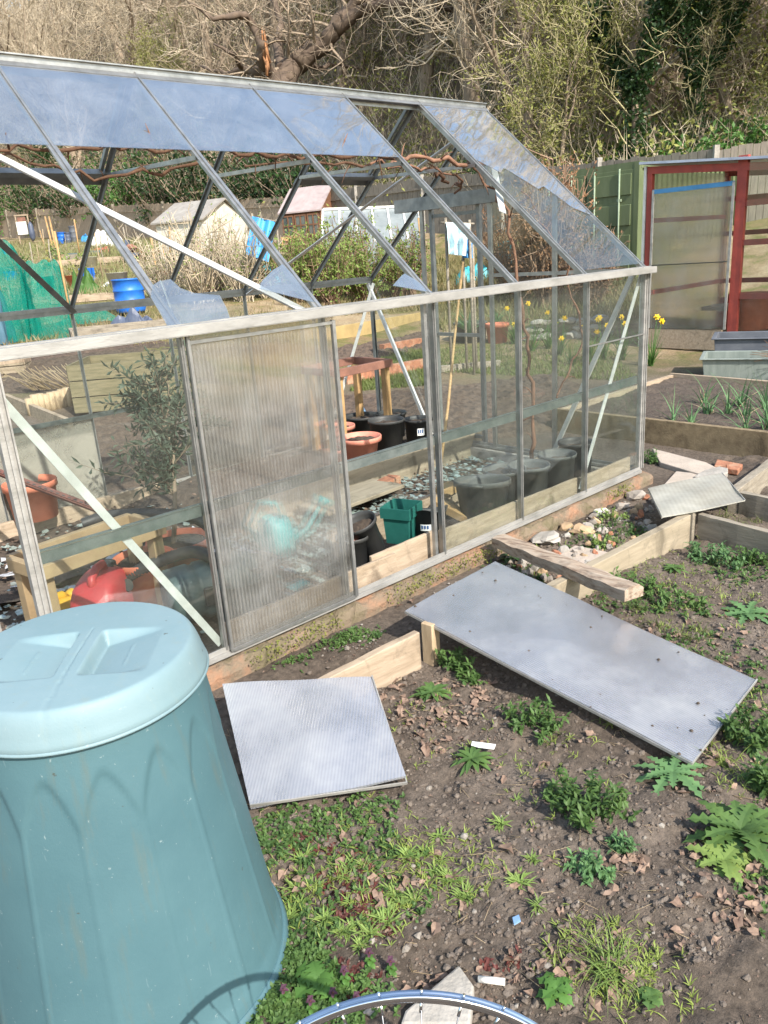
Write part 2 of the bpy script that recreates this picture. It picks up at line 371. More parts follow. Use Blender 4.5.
def kids(o): return [c for c in bpy.data.objects if c.parent == o]
def dup(root, loc, rz=0, sc=1, label=None, group=None):
    def cp(o, parent):
        c = o.copy(); COL.objects.link(c); c.parent = parent
        for k in KID[o.name]: cp(k, c)
        return c
    KID = {}
    def walk(o):
        KID[o.name] = list(o.children)
        for k in o.children: walk(k)
    walk(root)
    r = cp(root, None); r.matrix_basis = Matrix.Translation(Vector(loc)) @ Matrix.Rotation(rz, 4, 'Z') @ Matrix.Diagonal((sc[0], sc[1], sc[2], 1) if hasattr(sc, '__len__') else (sc, sc, sc, 1))
    if label: r['label'] = label
    if group: r['group'] = group
    return r
def rnd_dir(rg, up=0):
    v = Vector((rg.gauss(0,1), rg.gauss(0,1), rg.gauss(0,1)+up)); return v.normalized()
#@@SETTING
# ------------------------------------------------------------------ ground
def vnoise(x, y, f, seed=0):
    x = x*f+seed*17.3; y = y*f-seed*9.1
    xi = np.floor(x).astype(np.int64); yi = np.floor(y).astype(np.int64); u = x-xi; v = y-yi
    u = u*u*(3-2*u); v = v*v*(3-2*v)
    def h(a, b):
        k = (a*374761393+b*668265263+seed*1442695) & 0xffffffff
        k = ((k ^ (k >> 13))*1274126177) & 0xffffffff
        return ((k ^ (k >> 16)) & 0xffff)/65535.0
    return (h(xi, yi)*(1-u)+h(xi+1, yi)*u)*(1-v)+(h(xi, yi+1)*(1-u)+h(xi+1, yi+1)*u)*v
def nterr(x, y):
    s = x*HD.x+y*HD.y; l = x*RT.x+y*RT.y
    sf = np.where(l < 8, 20+(8-l)*1.143, 20-.3*(l-8)); se = np.minimum(s, sf+1)
    t = np.clip((2-l)/5, 0, 1); S = t*t*(3-2*t); q = .695*l+.72*se
    z = .085*np.maximum(0, se-7)*S+(.2*np.maximum(0, q-14)+.04*np.maximum(0, se-10))*(1-S)
    z = z+HILL*np.maximum(0, s-sf-1)
    return np.where(s < 6.5, 0, z)
def axis(a, b, step, lo, hi):
    c = list(np.arange(a, b, step)); g = step; p = c[-1]; q = c[0]; left = []
    while p < hi: g = min(g*1.13, 3.0); p += g; c.append(p)
    g = step
    while q > lo: g = min(g*1.13, 3.0); q -= g; left.append(q)
    return np.array(left[::-1]+c)
gx = axis(-.2, 6.2, .02, -110, 190); gy = axis(-.4, 2.7, .02, -60, 190)
GX, GY = np.meshgrid(gx, gy, indexing='xy')
base = nterr(GX, GY)
amp = np.clip(1-np.maximum(0, np.hypot(GX-2.5, GY-1)-5)/6, 0.0, 1)
soil = np.where(GY > 2.42, .2, 1.0)*amp
bump = (vnoise(GX, GY, 2.3, 1)-.5)*.05+(vnoise(GX, GY, 9, 2)-.5)*.035+(vnoise(GX, GY, 24, 3)-.5)*.02+(vnoise(GX, GY, 45, 4)**3)*.012
def nearbump(x, y):
    a = np.array([x], dtype=float); b = np.array([y], dtype=float)
    v = (vnoise(a, b, 2.3, 1)-.5)*.05+(vnoise(a, b, 9, 2)-.5)*.035+(vnoise(a, b, 24, 3)-.5)*.02+(vnoise(a, b, 45, 4)**3)*.012
    return float(v[0])*(.2 if y > 2.42 else 1)
far = (vnoise(GX, GY, .5, 5)-.5)*.25*(1-amp)*np.clip((GX*HD.x+GY*HD.y-9)/10, 0, 1)
GZ = base+bump*soil+far
# raised soil inside the timber bed
def sgz(x, y): return terr(x, y)+nearbump(x, y)
nx, ny = len(gx), len(gy)
V = np.stack([GX, GY, GZ], -1).reshape(-1, 3)
I = np.arange(nx*ny).reshape(ny, nx)
F = np.stack([I[:-1,:-1], I[:-1,1:], I[1:,1:], I[1:,:-1]], -1).reshape(-1, 4)
gm = bpy.data.meshes.new('ground'); gm.vertices.add(len(V)); gm.vertices.foreach_set('co', V.ravel())
gm.loops.add(len(F)*4); gm.loops.foreach_set('vertex_index', F.ravel()); gm.polygons.add(len(F))
gm.polygons.foreach_set('loop_start', np.arange(0, len(F)*4, 4)); gm.polygons.foreach_set('use_smooth', np.ones(len(F), bool)); gm.update()
go = bpy.data.objects.new('ground', gm); COL.objects.link(go); tag(go, kind='structure')
m, t, out = nt('soil_ground')
pos = N(t, 'NewGeometry').outputs['Position']
n1 = N(t, 'TexNoise', i_Scale=1.4, i_Detail=9, i_Roughness=.65); n2 = N(t, 'TexNoise', i_Scale=38, i_Detail=8, i_Roughness=.7); n3 = N(t, 'TexNoise', i_Scale=.35, i_Detail=7, i_Roughness=.65)
for n in (n1, n2, n3): L(t, pos, n.inputs[0])
r1 = ramp(t, n1.outputs[0], [(.3, (.09,.07,.054)), (.5, (.15,.12,.095)), (.72, (.205,.17,.14))])
r2 = ramp(t, n2.outputs[0], [(.3, (.45,.45,.45)), (.55, (1,1,1)), (.75, (1.5,1.45,1.4))])
mx = N(t, 'MixRGB', blend_type='MULTIPLY'); mx.inputs[0].default_value = 1; L(t, r1.outputs[0], mx.inputs[1]); L(t, r2.outputs[0], mx.inputs[2])
# allotment plots and hillside: rough grass, straw and litter beyond the near plot
r3 = ramp(t, n3.outputs[0], [(.34, (.13,.085,.05)), (.43, (.26,.19,.1)), (.49, (.15,.15,.05)), (.54, (.3,.22,.13)), (.6, (.38,.3,.19)), (.66, (.14,.1,.06)), (.74, (.14,.15,.05))])
mx3 = N(t, 'MixRGB', blend_type='MULTIPLY'); mx3.inputs[0].default_value = 1; L(t, r3.outputs[0], mx3.inputs[1]); L(t, r2.outputs[0], mx3.inputs[2])
dt = N(t, 'VectorMath', operation='DOT_PRODUCT'); L(t, pos, dt.inputs[0]); dt.inputs[1].default_value = tuple(HD)
mr = N(t, 'MapRange'); mr.inputs[1].default_value = 8.5; mr.inputs[2].default_value = 11; L(t, dt.outputs['Value'], mr.inputs[0])
mf0 = N(t, 'MixRGB'); L(t, mr.outputs[0], mf0.inputs[0]); L(t, mx.outputs[0], mf0.inputs[1]); L(t, mx3.outputs[0], mf0.inputs[2])
rl_ = ramp(t, n1.outputs[0], [(.3, (.07,.05,.032)), (.5, (.13,.095,.06)), (.7, (.1,.11,.045))]); sp_ = N(t, 'SeparateXYZ'); L(t, pos, sp_.inputs[0]); mz = N(t, 'MapRange'); mz.inputs[1].default_value = 4.2; mz.inputs[2].default_value = 5.5; L(t, sp_.outputs[2], mz.inputs[0])
mf = N(t, 'MixRGB'); L(t, mz.outputs[0], mf.inputs[0]); L(t, mf0.outputs[0], mf.inputs[1]); L(t, rl_.outputs[0], mf.inputs[2])
p = N(t, 'BsdfPrincipled'); p.inputs['Roughness'].default_value = .95; p.inputs['Specular IOR Level'].default_value = .2
L(t, mf.outputs[0], p.inputs['Base Color'])
n4 = N(t, 'TexNoise', i_Scale=55, i_Detail=8, i_Roughness=.75); L(t, pos, n4.inputs[0])
bp = N(t, 'Bump', i_Strength=.8, i_Distance=.02); L(t, n4.outputs[0], bp.inputs['Height']); L(t, bp.outputs[0], p.inputs['Normal'])
L(t, p.outputs[0], out.inputs[0]); gm.materials.append(m)

# ------------------------------------------------------------------ trees on the wooded hillside
def grow(rg, segs, p, d, r, ln, lvl, maxl, up=.1, spread=.75, wig=.22, kids_=(2,4)):
    k = 4 if lvl < 2 else 3
    pts = [(p, r)]; r0 = r
    for i in range(k):
        d = (d+Vector((rg.gauss(0,wig), rg.gauss(0,wig), rg.gauss(0,wig*.7)+up*.35))).normalized()
        q = p+d*ln/k; r = r0*(1-.45*(i+1)/k)
        segs.append((p, q, pts[-1][1], r, lvl)); p = q; pts.append((p, r))
    if lvl >= maxl: return
    n = rg.randint(*kids_)+ (1 if lvl >= 2 else 0)
    for j in range(n):
        i = k if j < 2 else rg.randint(max(1, k//2), k)
        q, rr = pts[i]
        nd = (d+rnd_dir(rg)*spread*(1+.15*lvl)).normalized(); nd.z = nd.z+up*.5; nd.normalize()
        grow(rg, segs, q, nd, max(.006, rr*rg.uniform(.5, .78)), ln*rg.uniform(.55, .85), lvl+1, maxl, up, spread, wig, kids_)
def seg_mesh(segs, n=3, minr=.0):
    mb = MB()
    for (a, b, ra, rb, lv) in segs:
        d = b-a; 
        if d.length < 1e-5: continue
        d = d.normalized(); u = d.cross(Vector((.3,.2,1)));
        if u.length < .05: u = d.cross(Vector((1,0,0)))
        u.normalize(); w = d.cross(u); base = len(mb.v); ra = max(ra, minr); rb = max(rb, minr)
        for (c, rr) in ((a, ra), (b, rb)):
            for j in range(n):
                t_ = 2*math.pi*j/n; mb.v.append(tuple(c+(u*math.cos(t_)+w*math.sin(t_))*rr))
        for j in range(n):
            mb.f.append((base+j, base+(j+1) % n, base+n+(j+1) % n, base+n+j)); mb.sm.append(True)
    return mb
def make_tree(name, seed, h, r, lvls, leaves=0, leafm=None, leafsize=.12, twigm=None, barkm=None, spread=.75, fork=.35, ivy=0, fine=.012, kids_=(2,4)):
    rg = random.Random(seed); segs = []
    grow(rg, segs, Vector((0,0,-.4)), Vector((rg.gauss(0,.08), rg.gauss(0,.08), 1)).normalized(), r, h*fork, 0, lvls, up=.25, spread=spread, wig=.13, kids_=kids_)
    # side shoots low on the trunk
    for s_ in [q for q in segs if q[4] <= 1]:
        for _ in range(2):
            grow(rg, segs, s_[1], rnd_dir(rg, .2), max(.012, s_[3]*.3), h*.12, 3, lvls, up=.15, spread=spread)
    root = thing(name, 'tree', 'tree', (0,0,0))
    thick = [s_ for s_ in segs if s_[4] <= 2]; thin = [s_ for s_ in segs if s_[4] > 2]
    tk = seg_mesh(thick, 6)
    tk.build('trunk', barkm or BARK, root)
    cr = seg_mesh(thin, 3, fine)
    ends = [s_[1] for s_ in thin]
    cr.build('crown', twigm or TWIG, root)
    if leaves:
        lf = MB()
        for _ in range(leaves):
            p = rg.choice(ends)+rnd_dir(rg)*rg.random()*.35
            lf.leaf(p, rnd_dir(rg)*leafsize*rg.uniform(.6,1.4), leafsize*.6)
        lf.build('leaves', leafm, root)
    if ivy:
        lf = MB()
        low = [s_ for s_ in segs if s_[4] <= 2]
        for _ in range(ivy):
            s_ = rg.choice(low); p = s_[0].lerp(s_[1], rg.random())+rnd_dir(rg)*(s_[2]+rg.random()*.45)
            lf.leaf(p, rnd_dir(rg)*.17*rg.uniform(.6,1.4), .13)
        lf.build('ivy', LEAFI, root)
    return root
W1 = 'tall bare tan-twigged tree in the wood on the hillside, no leaves'
protoA = [make_tree('bare_tree', 11+i, 12+i*1.1, .27+.03*i, 5, spread=.62+.08*i, fork=.42) for i in range(4)]
protoB = [make_tree('budding_tree', 31+i, 9+i, .14, 5, leaves=5200, leafm=[LEAFB, LEAFY][i % 2], leafsize=.13, twigm=TWIGY, spread=.8) for i in range(2)]
protoC = [make_tree('ivy_clad_tree', 41+i, 11, .22, 4, leaves=0, ivy=7000, twigm=TWIGY, spread=.7) for i in range(2)]
GR = {'A': ('bare trees of the hillside wood', 'bare leafless tree with tan twigs in the wood behind the plots', protoA),
      'B': ('budding trees of the hillside wood', 'tree with small yellow-green buds in the wood behind the plots', protoB),
      'C': ('ivy-clad trees of the hillside wood', 'tree with dark green ivy on its trunk in the wood behind the plots', protoC)}
for k in GR:
    for pr in GR[k][2]: pr['label'] = GR[k][1]; pr['group'] = GR[k][0]; pr['category'] = 'tree'
rg = random.Random(5); used = set(); ntree = 0
for row in range(12):
    for j in range(15):
        u = (j+.5+rg.uniform(-.4,.4))/15
        d0 = [2.2, 4.5, 7.5, 11, 15, 20, 26, 33, 41, 50, 62, 76][row]
        ang = -.62+1.24*u
        # intersection of the view bearing with the fence line, then d0 metres beyond it
        s_ = 20.0
        for _ in range(40): s_ = sfence(math.tan(ang)*s_)*.5+s_*.5
        s_ = s_+d0*(1.0 if ang > 0 else 1.25)+rg.uniform(-1,1); l_ = math.tan(ang)*s_
        if row < 3 and -.27 < ang < .1: continue
        green = .12+.5*sstep((ang+.1)/.5)
        x = rg.random(); kind = 'A' if x > green else ('B' if rg.random() < .6 else 'C')
        if ang < -.15 and row > 1 and kind == 'C': kind = 'A'
        pr = rg.choice(GR[kind][2]); p = LS(l_, s_, None); sc = rg.uniform(.75, 1.2); rz = rg.uniform(0, 6.28)
        if row == 0: sc *= .75
        if pr.name not in used:
            used.add(pr.name); pr.matrix_basis = Matrix.Translation(p) @ Matrix.Rotation(rz, 4, 'Z') @ Matrix.Scale(sc, 4)
        else: dup(pr, p, rz, sc)
        ntree += 1
# brambles, saplings and leaf litter that cover the bank: nobody could count them
mb = MB(); ml = MB(); rg = random.Random(8)
for _ in range(9500):
    ang = rg.uniform(-.62, .62); s_ = 20
    for _k in range(25): s_ = sfence(math.tan(ang)*s_)*.5+s_*.5
    s_ += rg.random()**1.4*48+.8; l_ = math.tan(ang)*s_; p = LS(l_, s_)
    d = Vector((rg.gauss(0,.55), rg.gauss(0,.55), 1)).normalized()*rg.uniform(.6, 2.6); w = rg.uniform(.008,.02)
    q = p+d*.5+Vector((rg.gauss(0,.1), rg.gauss(0,.1), 0)); e = p+d+Vector((rg.gauss(0,.3), rg.gauss(0,.3), -.1))
    sd = RT*w; mb.quad(p-sd, p+sd, q+sd*.7, q-sd*.7); mb.tri(q-sd*.7, q+sd*.7, e)
    for _k in range(2):
        f = p+d*rg.uniform(.3,.9); g = f+rnd_dir(rg, .5)*rg.uniform(.3,.8); mb.tri(f-sd*.6, f+sd*.6, g)
    for _k in range(3 if ang < 0 else 7):
        f = p+d*rg.random()+rnd_dir(rg)*.3; ml.leaf(f, rnd_dir(rg)*rg.uniform(.07,.2), .09)
solo(mb, 'brushwood', TWIG, 'tangled tan brushwood covering the bank under the trees', 'brushwood', (0,0,0), kind='stuff')
solo(ml, 'bank_undergrowth', LEAFB, 'olive green undergrowth spread over the wooded bank', 'undergrowth', (0,0,0), kind='stuff')
# green ground ivy patches at the right
mb = MB(); rg = random.Random(18)
for _ in range(9000):
    l_ = rg.uniform(3.5, 16); s_ = sfence(l_)+.6+abs(rg.gauss(0,2.2)); p = LS(l_, s_)
    mb.leaf(p+Vector((0,0,rg.random()*.8*(1+math.sin(l_*1.7))*.6)), rnd_dir(rg, .4)*.17, .13)
solo(mb, 'ground_ivy', LEAFG, 'bright green ivy carpeting the bank just beyond the fence', 'ivy', LS(8,21), kind='stuff')
# the big old oak with a torn orange limb
def oak():
    D = 34.2; rg = random.Random(77)
    def P(x, y, dd=0): return EYE+ray(x, y)*(D+dd)
    foot = P(282, 120); foot.z = terr(foot.x, foot.y)-.3
    tk = MB()
    root = thing('oak_tree', 'large dark-limbed bare oak with a torn orange split limb, above the ridge', 'oak tree', foot)
    segs = []
    def limb(pts, r0, r1, lv=1, sub=True):
        pp = [P(*q) if len(q) > 1 else q for q in pts]; n = len(pp); fine = []
        for i in range(n-1):
            for k in range(4):
                fine.append(pp[i].lerp(pp[i+1], k/4)+rnd_dir(rg)*.07)
        fine.append(pp[-1]); m_ = len(fine); tk.tube(fine, [(r0+(r1-r0)*i/(m_-1))*rg.uniform(.9,1.15) for i in range(m_)], 8)
        for i in range(m_-1):
            ra = r0+(r1-r0)*i/(m_-1); rb = r0+(r1-r0)*(i+1)/(m_-1)
            if sub and i > 1 and i % 2 == 0:
                for _ in range(1):
                    grow(rg, segs, fine[i+1], rnd_dir(rg, .25), max(.02, rb*.28), 1.9, 3, 5, up=.12, spread=.85, kids_=(2,3))
    pf = [(284, 120), (283, 96), (278, 84)]
    tk.tube([foot, P(284,100), P(281,78)], [.8,.62,.5], 9)
    limb([(281,82), (268,76), (262,58,-1), (263,40,-1.5)], .38, .2)
    limb([(283,84), (293,66,.3), (312,52,.2), (328,42,0), (336,22,-.3), (352,6,-.5), (372,-12,-1)], .5, .2)
    limb([(336,28,-.3), (356,14,-.5), (384,3,-1), (420,3,-1.5), (452,10,-2)], .3, .1)
    limb([(265,74), (246,70,1), (226,74,2), (200,66,3)], .2, .06)
    limb([(263,46,-1), (250,20,-1), (238,14,-2), (214,18,-3), (190,4,-3)], .2, .06)
    limb([(282,70), (278,46,1), (281,22,2), (270,-8,2)], .24, .1)
    limb([(300,60,1), (318,68,2), (340,64,3), (362,70,3)], .14, .05)
    limb([(240,68,1), (232,52,0), (214,44,0)], .12, .05)
    tk.build('trunk', BARKD, root)
    seg_mesh([q for q in segs if q[4] > 1], 3, .011).build('crown', BARK, root)
    mb = MB()
    for k in range(9):
        a = P(264+rg.uniform(0,6), rg.uniform(56,76), -1.25); b = a+Vector((rg.gauss(0,.08), rg.gauss(0,.05), rg.uniform(.4,1.3))); mb.tube([a, a.lerp(b,.5)+rnd_dir(rg)*.05, b], [.07,.08,.015], 4)
    mb.build('torn_wood', mat('torn_orange_heartwood', (.42,.2,.09), (.2,.1,.05), 5, .9), root)
oak()

# ------------------------------------------------------------------ fences behind the plots
def fence(name, label, l0, l1, hgt, m, off=0, step=2.6, gap=0.0, post=.12, concrete=False):
    p0 = LS(l0, sfence(l0)+off); root = thing(name, label, 'fence', p0)
    rg = random.Random(int(l0*7+100)); n = max(1, int(math.hypot(l1-l0, sfence(l1)-sfence(l0))/step))
    for i in range(n):
        a = l0+(l1-l0)*i/n; b = l0+(l1-l0)*(i+1)/n
        A = LS(a, sfence(a)+off); B = LS(b, sfence(b)+off); mb = MB(); k = 14
        for j in range(k):
            q0 = A.lerp(B, (j+.03)/k); q1 = A.lerp(B, (j+.97)/k); z0 = min(q0.z, q1.z)-.15; h_ = hgt*rg.uniform(.96, 1.0)
            zt = max(A.z, B.z)*.0+(A.z+(B.z-A.z)*(j+.5)/k)+h_
            mb.beam((q0.x, q0.y, (z0+zt)/2), (q1.x, q1.y, (z0+zt)/2), .03, zt-z0)
        mb.beam(A+Vector((0,0,hgt*.8)), B+Vector((0,0,hgt*.8)), .1, .07)
        mb.build('panel', m, root)
        pb = MB(); c = A+Vector((0,0,(hgt+.12)/2-.1)); pb.box(c, (post, post, hgt+.2), R(48)); pb.build('post', CONC if concrete else WOODG, root)
fence('board_fence', 'weathered brown board fence below the wood, behind the left-hand plots', -34, -2.3, 1.7, FENCEW)
fence('grey_fence', 'grey close-board fence with pale posts behind the green container', -2.3, 19, 1.75, mat('grey_fence_board', (.24,.21,.17), (.15,.13,.11), 5, .9, 0, .2, stretch=(5,5,.6)), concrete=True)
#@@MID
# ------------------------------------------------------------------ the greenhouse
YW, YR, YF = 2.576, 3.845, 5.115
XS = [.76, 1.41, 2.06, 2.715, 3.36, 3.99, 4.635]
ZE, ZRG, ZS, ZM = 1.385, 2.49, .10, .705
def near(x, Y): return Vector((x, Y, ZE+(Y-YW)/(YR-YW)*(ZRG-ZE)))
def farp(x, Y): return Vector((x, Y, ZE+(YF-Y)/(YF-YR)*(ZRG-ZE)))
gh = thing('greenhouse', 'old aluminium greenhouse with broken roof glass and one ribbed plastic side sheet', 'greenhouse', (XS[0], YW, 0))
NN = Vector((0, -1.105, 1.269)).normalized(); NF = Vector((0, 1.105, 1.269)).normalized()
def gpart(name, m, mb, parent=None, **k):
    return mb.build(name, m, parent or gh, **k)
def channel(name, a, b, up, m, w=.026, h=.03, fin=.008, bevel=0):     # glazing bar: flange with a raised web
    mb = MB(); a = Vector(a); b = Vector(b); up = Vector(up)
    mb.beam(a, b, w, .004, up)
    mb.beam(a-up*(h/2), b-up*(h/2), .004, h-.005, up)
    mb.beam(a+up*.006, b+up*.006, fin, .007, up)
    return gpart(name, m, mb)
# brick and concrete footing under the sill
def footing():
    rg = random.Random(3)
    ft = thing('brick_footing', 'low mossy brick and concrete footing under the greenhouse wall', 'footing', (XS[0], YW, 0))
    mb = MB(); n = 120; prof = [(-.055, -.1), (-.05, .035), (-.03, .07), (.06, .085), (.07, -.1)]; b0 = 0
    for i in range(n+1):
        x = .62+4.1*i/n
        for k, (y, z) in enumerate(prof):
            j = 1 if k in (1, 2) else .15
            mb.v.append((x, YW+y+rg.gauss(0,.006)*j, z+rg.gauss(0,.007)*j))
    for i in range(n):
        for k in range(4):
            mb.f.append((i*5+k, i*5+k+1, i*5+k+6, i*5+k+5)); mb.sm.append(False)
    mb.build('kerb', FOOT, ft)
    mb = MB(); mb.box(((XS[0]+XS[-1])/2, YF+.01, .04), (3.9, .1, .09)); mb.box((XS[-1]+.01, (YW+YF)/2, .04), (.1, 2.5, .088)); mb.build('kerb', CONC, ft, bevel=.006)
    mo = MB()
    for _ in range(2600):
        x = rg.uniform(.7, 4.65); y = YW-.075+rg.uniform(-.02,.06)
        if vnoise(np.array([x]), np.array([0.]), 4, 9)[0] < .5: continue
        mo.leaf((x, y, .08+rg.uniform(-.05,.003)), rnd_dir(rg, .3)*.014, .008)
    mo.build('moss', MOSS, ft)
footing()
# sills, eaves, ridge
for (a, b) in (((XS[0], YW), (XS[-1], YW)), ((XS[0], YF), (XS[-1], YF)), ((XS[-1], YW), (XS[-1], YF)), ((XS[0], YW), (XS[0], YF))):
    mb = MB(); A = Vector((a[0], a[1], ZS)); B = Vector((b[0], b[1], ZS)); mb.beam(A, B, .03, .018)
    mb.beam(A+Vector((0,0,.02)), B+Vector((0,0,.02)), .008, .02); gpart('sill', ALUW, mb)
mb = MB(); e = .1
mb.beam((XS[0]-.03, YW-.012, ZE), (XS[-1]+.03, YW-.012, ZE), .004, .03)
mb.beam((XS[0]-.03, YW-.03, ZE-.017), (XS[-1]+.03, YW-.03, ZE-.017), .036, .004)
mb.beam((XS[0]-.03, YW-.048, ZE-.001), (XS[-1]+.03, YW-.048, ZE-.001), .004, .03)
mb.beam((XS[0]-.03, YW-.03, ZE+.016), (XS[-1]+.03, YW-.03, ZE+.016), .036, .004)
mb.beam((XS[0]-.03, YW+.01, ZE+.012), (XS[-1]+.03, YW+.01, ZE+.012), .04, .018)
gpart('eave_gutter', ALUW, mb)
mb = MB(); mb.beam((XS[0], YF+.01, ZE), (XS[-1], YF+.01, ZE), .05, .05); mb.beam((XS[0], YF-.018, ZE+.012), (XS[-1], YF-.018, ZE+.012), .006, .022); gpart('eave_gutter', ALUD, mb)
mb = MB(); mb.beam((XS[0]-.02, YR, ZRG+.006), (XS[-1]+.02, YR, ZRG+.006), .024, .026)
mb.beam((XS[0]-.02, YR, ZRG+.022), (XS[-1]+.02, YR, ZRG+.022), .05, .006)
mb.beam((XS[0]-.02, YR-.03, ZRG-.02), (XS[-1]+.02, YR-.03, ZRG-.02), .032, .005, NN)
mb.beam((XS[0]-.02, YR+.05, ZRG-.02), (XS[-1]+.02, YR+.05, ZRG-.02), .05, .006, NF)
mb.beam((XS[0]-.02, YR, ZRG-.03), (XS[-1]+.02, YR, ZRG-.03), .006, .05); gpart('ridge', ALU, mb)
# bars
for i, x in enumerate(XS):
    endb = i in (0, len(XS)-1)
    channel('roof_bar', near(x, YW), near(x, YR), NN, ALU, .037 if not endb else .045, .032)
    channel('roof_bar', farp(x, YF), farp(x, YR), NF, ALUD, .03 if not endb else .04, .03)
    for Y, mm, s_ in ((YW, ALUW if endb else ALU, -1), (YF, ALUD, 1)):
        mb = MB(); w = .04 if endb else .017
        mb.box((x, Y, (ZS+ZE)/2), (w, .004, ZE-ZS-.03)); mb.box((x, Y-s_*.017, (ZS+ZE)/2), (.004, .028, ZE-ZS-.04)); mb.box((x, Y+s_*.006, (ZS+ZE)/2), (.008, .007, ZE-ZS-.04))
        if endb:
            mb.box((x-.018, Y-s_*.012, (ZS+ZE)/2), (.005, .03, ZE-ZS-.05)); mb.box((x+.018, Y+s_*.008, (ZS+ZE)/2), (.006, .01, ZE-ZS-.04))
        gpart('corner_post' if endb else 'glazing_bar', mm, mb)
mb = MB(); mb.box((XS[3]-.045, YW+.02, (ZS+ZE)/2), (.02, .02, ZE-ZS-.03)); gpart('glazing_bar', ALU, mb)
mb = MB(); mb.box((XS[1]+.018, YW-.012, (ZS+ZE)/2), (.014, .014, ZE-ZS-.03)); gpart('glazing_bar', ALUW, mb)
# mid rails
mb = MB(); mb.beam((XS[0], YW+.032, ZM), (XS[-1], YW+.032, ZM), .006, .04); mb.beam((XS[0], YW+.042, ZM+.024), (XS[-1], YW+.042, ZM+.024), .022, .004); gpart('mid_rail', RAIL, mb)
mb = MB(); mb.beam((XS[0], YF-.03, ZM), (2.72, YF-.03, ZM), .01, .03); gpart('mid_rail', RAIL, mb)
# braces
def brace(a, b, w=.03, m=WHITEBAR, off=(0,.04,0)):
    o = Vector(off); mb = MB(); a = Vector(a)+o; b = Vector(b)+o; up = Vector((0,1,0)) if abs(off[1]) else Vector((1,0,0))
    mb.beam(a, b, w, .004, up); 
    d = (b-a).normalized(); sd = d.cross(up).normalized()
    mb.beam(a+sd*(w/2-.002)+up*.009, b+sd*(w/2-.002)+up*.009, .003, .018, up); gpart('brace', m, mb)
brace((XS[0], YW, 1.28), (XS[1], YW, ZS+.03), .03)
brace((XS[-1], YW, ZE-.03), (XS[-2], YW, ZS+.03), .032)
brace((XS[-1], YF, ZE-.03), (XS[-2], YF, ZS+.03), .03, off=(0,-.04,0))
brace((XS[-1], YF, ZE-.03), (XS[-1], 4.46, ZS+.03), .03, off=(-.035,0,0))
brace((XS[-1], 2.66, ZE-.03), (XS[-1], 3.25, ZS+.03), .03, off=(-.035,0,0))
mb = MB(); a = near(XS[2], YW+.02)-NN*.045; b = near(XS[0], YR-.06)-NN*.045; mb.beam(a, b, .034, .004, NN); mb.beam(a+Vector((.0,0,-.008)), b+Vector((0,0,-.008)), .004, .018, NN); gpart('roof_brace', WHITEBAR, mb)
mb = MB(); a = farp(XS[2], YF-.02)-NF*.045; b = farp(XS[0], YR+.06)-NF*.045; mb.beam(a, b, .034, .006, NF); gpart('roof_brace', ALUD, mb)
mb = MB(); a = farp(XS[4], YF-.02)-NF*.045; b = farp(XS[-1], YR+.06)-NF*.045; mb.beam(a, b, .03, .006, NF); gpart('roof_brace', WHITEBAR, mb)
a = near(XS[-1], YR-.05)-NN*.05; b = onN(507, 205)-NN*.05; mb = MB(); mb.beam(a, b, .045, .004, NN); gpart('roof_brace', WHITEBAR, mb)
for x in (XS[2], XS[3], XS[4], XS[5]):
    mb = MB(); mb.beam((x, 3.37, 2.06), (x, 4.3, 2.085), .022, .02); gpart('collar_tie', ALU, mb)
# far gable: studs, eave-height bar and door frame
gx_ = XS[-1]
for Y, zt in ((3.25, 1.97), (3.80, 2.44), (4.47, 1.94)):
    mb = MB(); mb.box((gx_, Y, (ZS+zt)/2), (.022, .022, zt-ZS)); mb.box((gx_-.012, Y, (ZS+zt)/2), (.004, .034, zt-ZS-.01)); gpart('gable_stud', ALU, mb)
for Y in (3.93, 4.40):
    mb = MB(); mb.box((gx_+.03, Y, 1.02), (.03, .03, 1.8)); gpart('door_jamb', ALUD, mb)
mb = MB(); mb.beam((gx_, YW, ZE), (gx_, 3.8, ZE), .02, .025); gpart('gable_bar', ALU, mb)
mb = MB(); mb.beam((gx_, 3.71, 1.925), (gx_, 4.74, 1.925), .06, .095); gpart('door_header', ALUD, mb)
dr = MB()
for z in (.16, .95, 1.83): dr.beam((gx_+.03, 3.95, z), (gx_+.03, 4.38, z), .02, .025)
gpart('door_rail', ALUD, dr)
# near gable
mb = MB(); mb.box((XS[0], 3.25, 1.0), (.03,.03,1.8)); gpart('gable_stud', ALUW, mb)
# glass panes
def pane(name, P, m, th=.003):       # P: planar polygon
    P = [Vector(p) for p in P]; n = (P[1]-P[0]).cross(P[-1]-P[0]).normalized()*th/2; k = len(P); mb = MB()
    mb.v = [tuple(p-n) for p in P]+[tuple(p+n) for p in P]
    mb.f = [tuple(reversed(range(k))), tuple(range(k, 2*k))]+[(i, (i+1) % k, k+(i+1) % k, k+i) for i in range(k)]; mb.sm = [False]*len(mb.f)
    return gpart(name, m, mb)
def wallpane(Y, x0, x1, z0, z1, m, dy=0): return pane('pane', [(x0+.008, Y+dy, z0), (x1-.008, Y+dy, z0), (x1-.008, Y+dy, z1), (x0+.008, Y+dy, z1)], m)
wallpane(YW, XS[0], XS[1], ZS+.012, .74, GLASS, .006); wallpane(YW, XS[0], XS[1], .735, ZE-.035, GLASS, .012)
for i in (3, 4):
    wallpane(YW, XS[i], XS[i+1], ZS+.012, .74, GLASSD, .006); wallpane(YW, XS[i], XS[i+1], .735, ZE-.035, GLASSD, .012)
wallpane(YW, XS[5], XS[6], ZS+.012, 1.0, GLASSD, .006); wallpane(YW, XS[5], XS[6], .99, ZE-.035, GLASSD, .012)
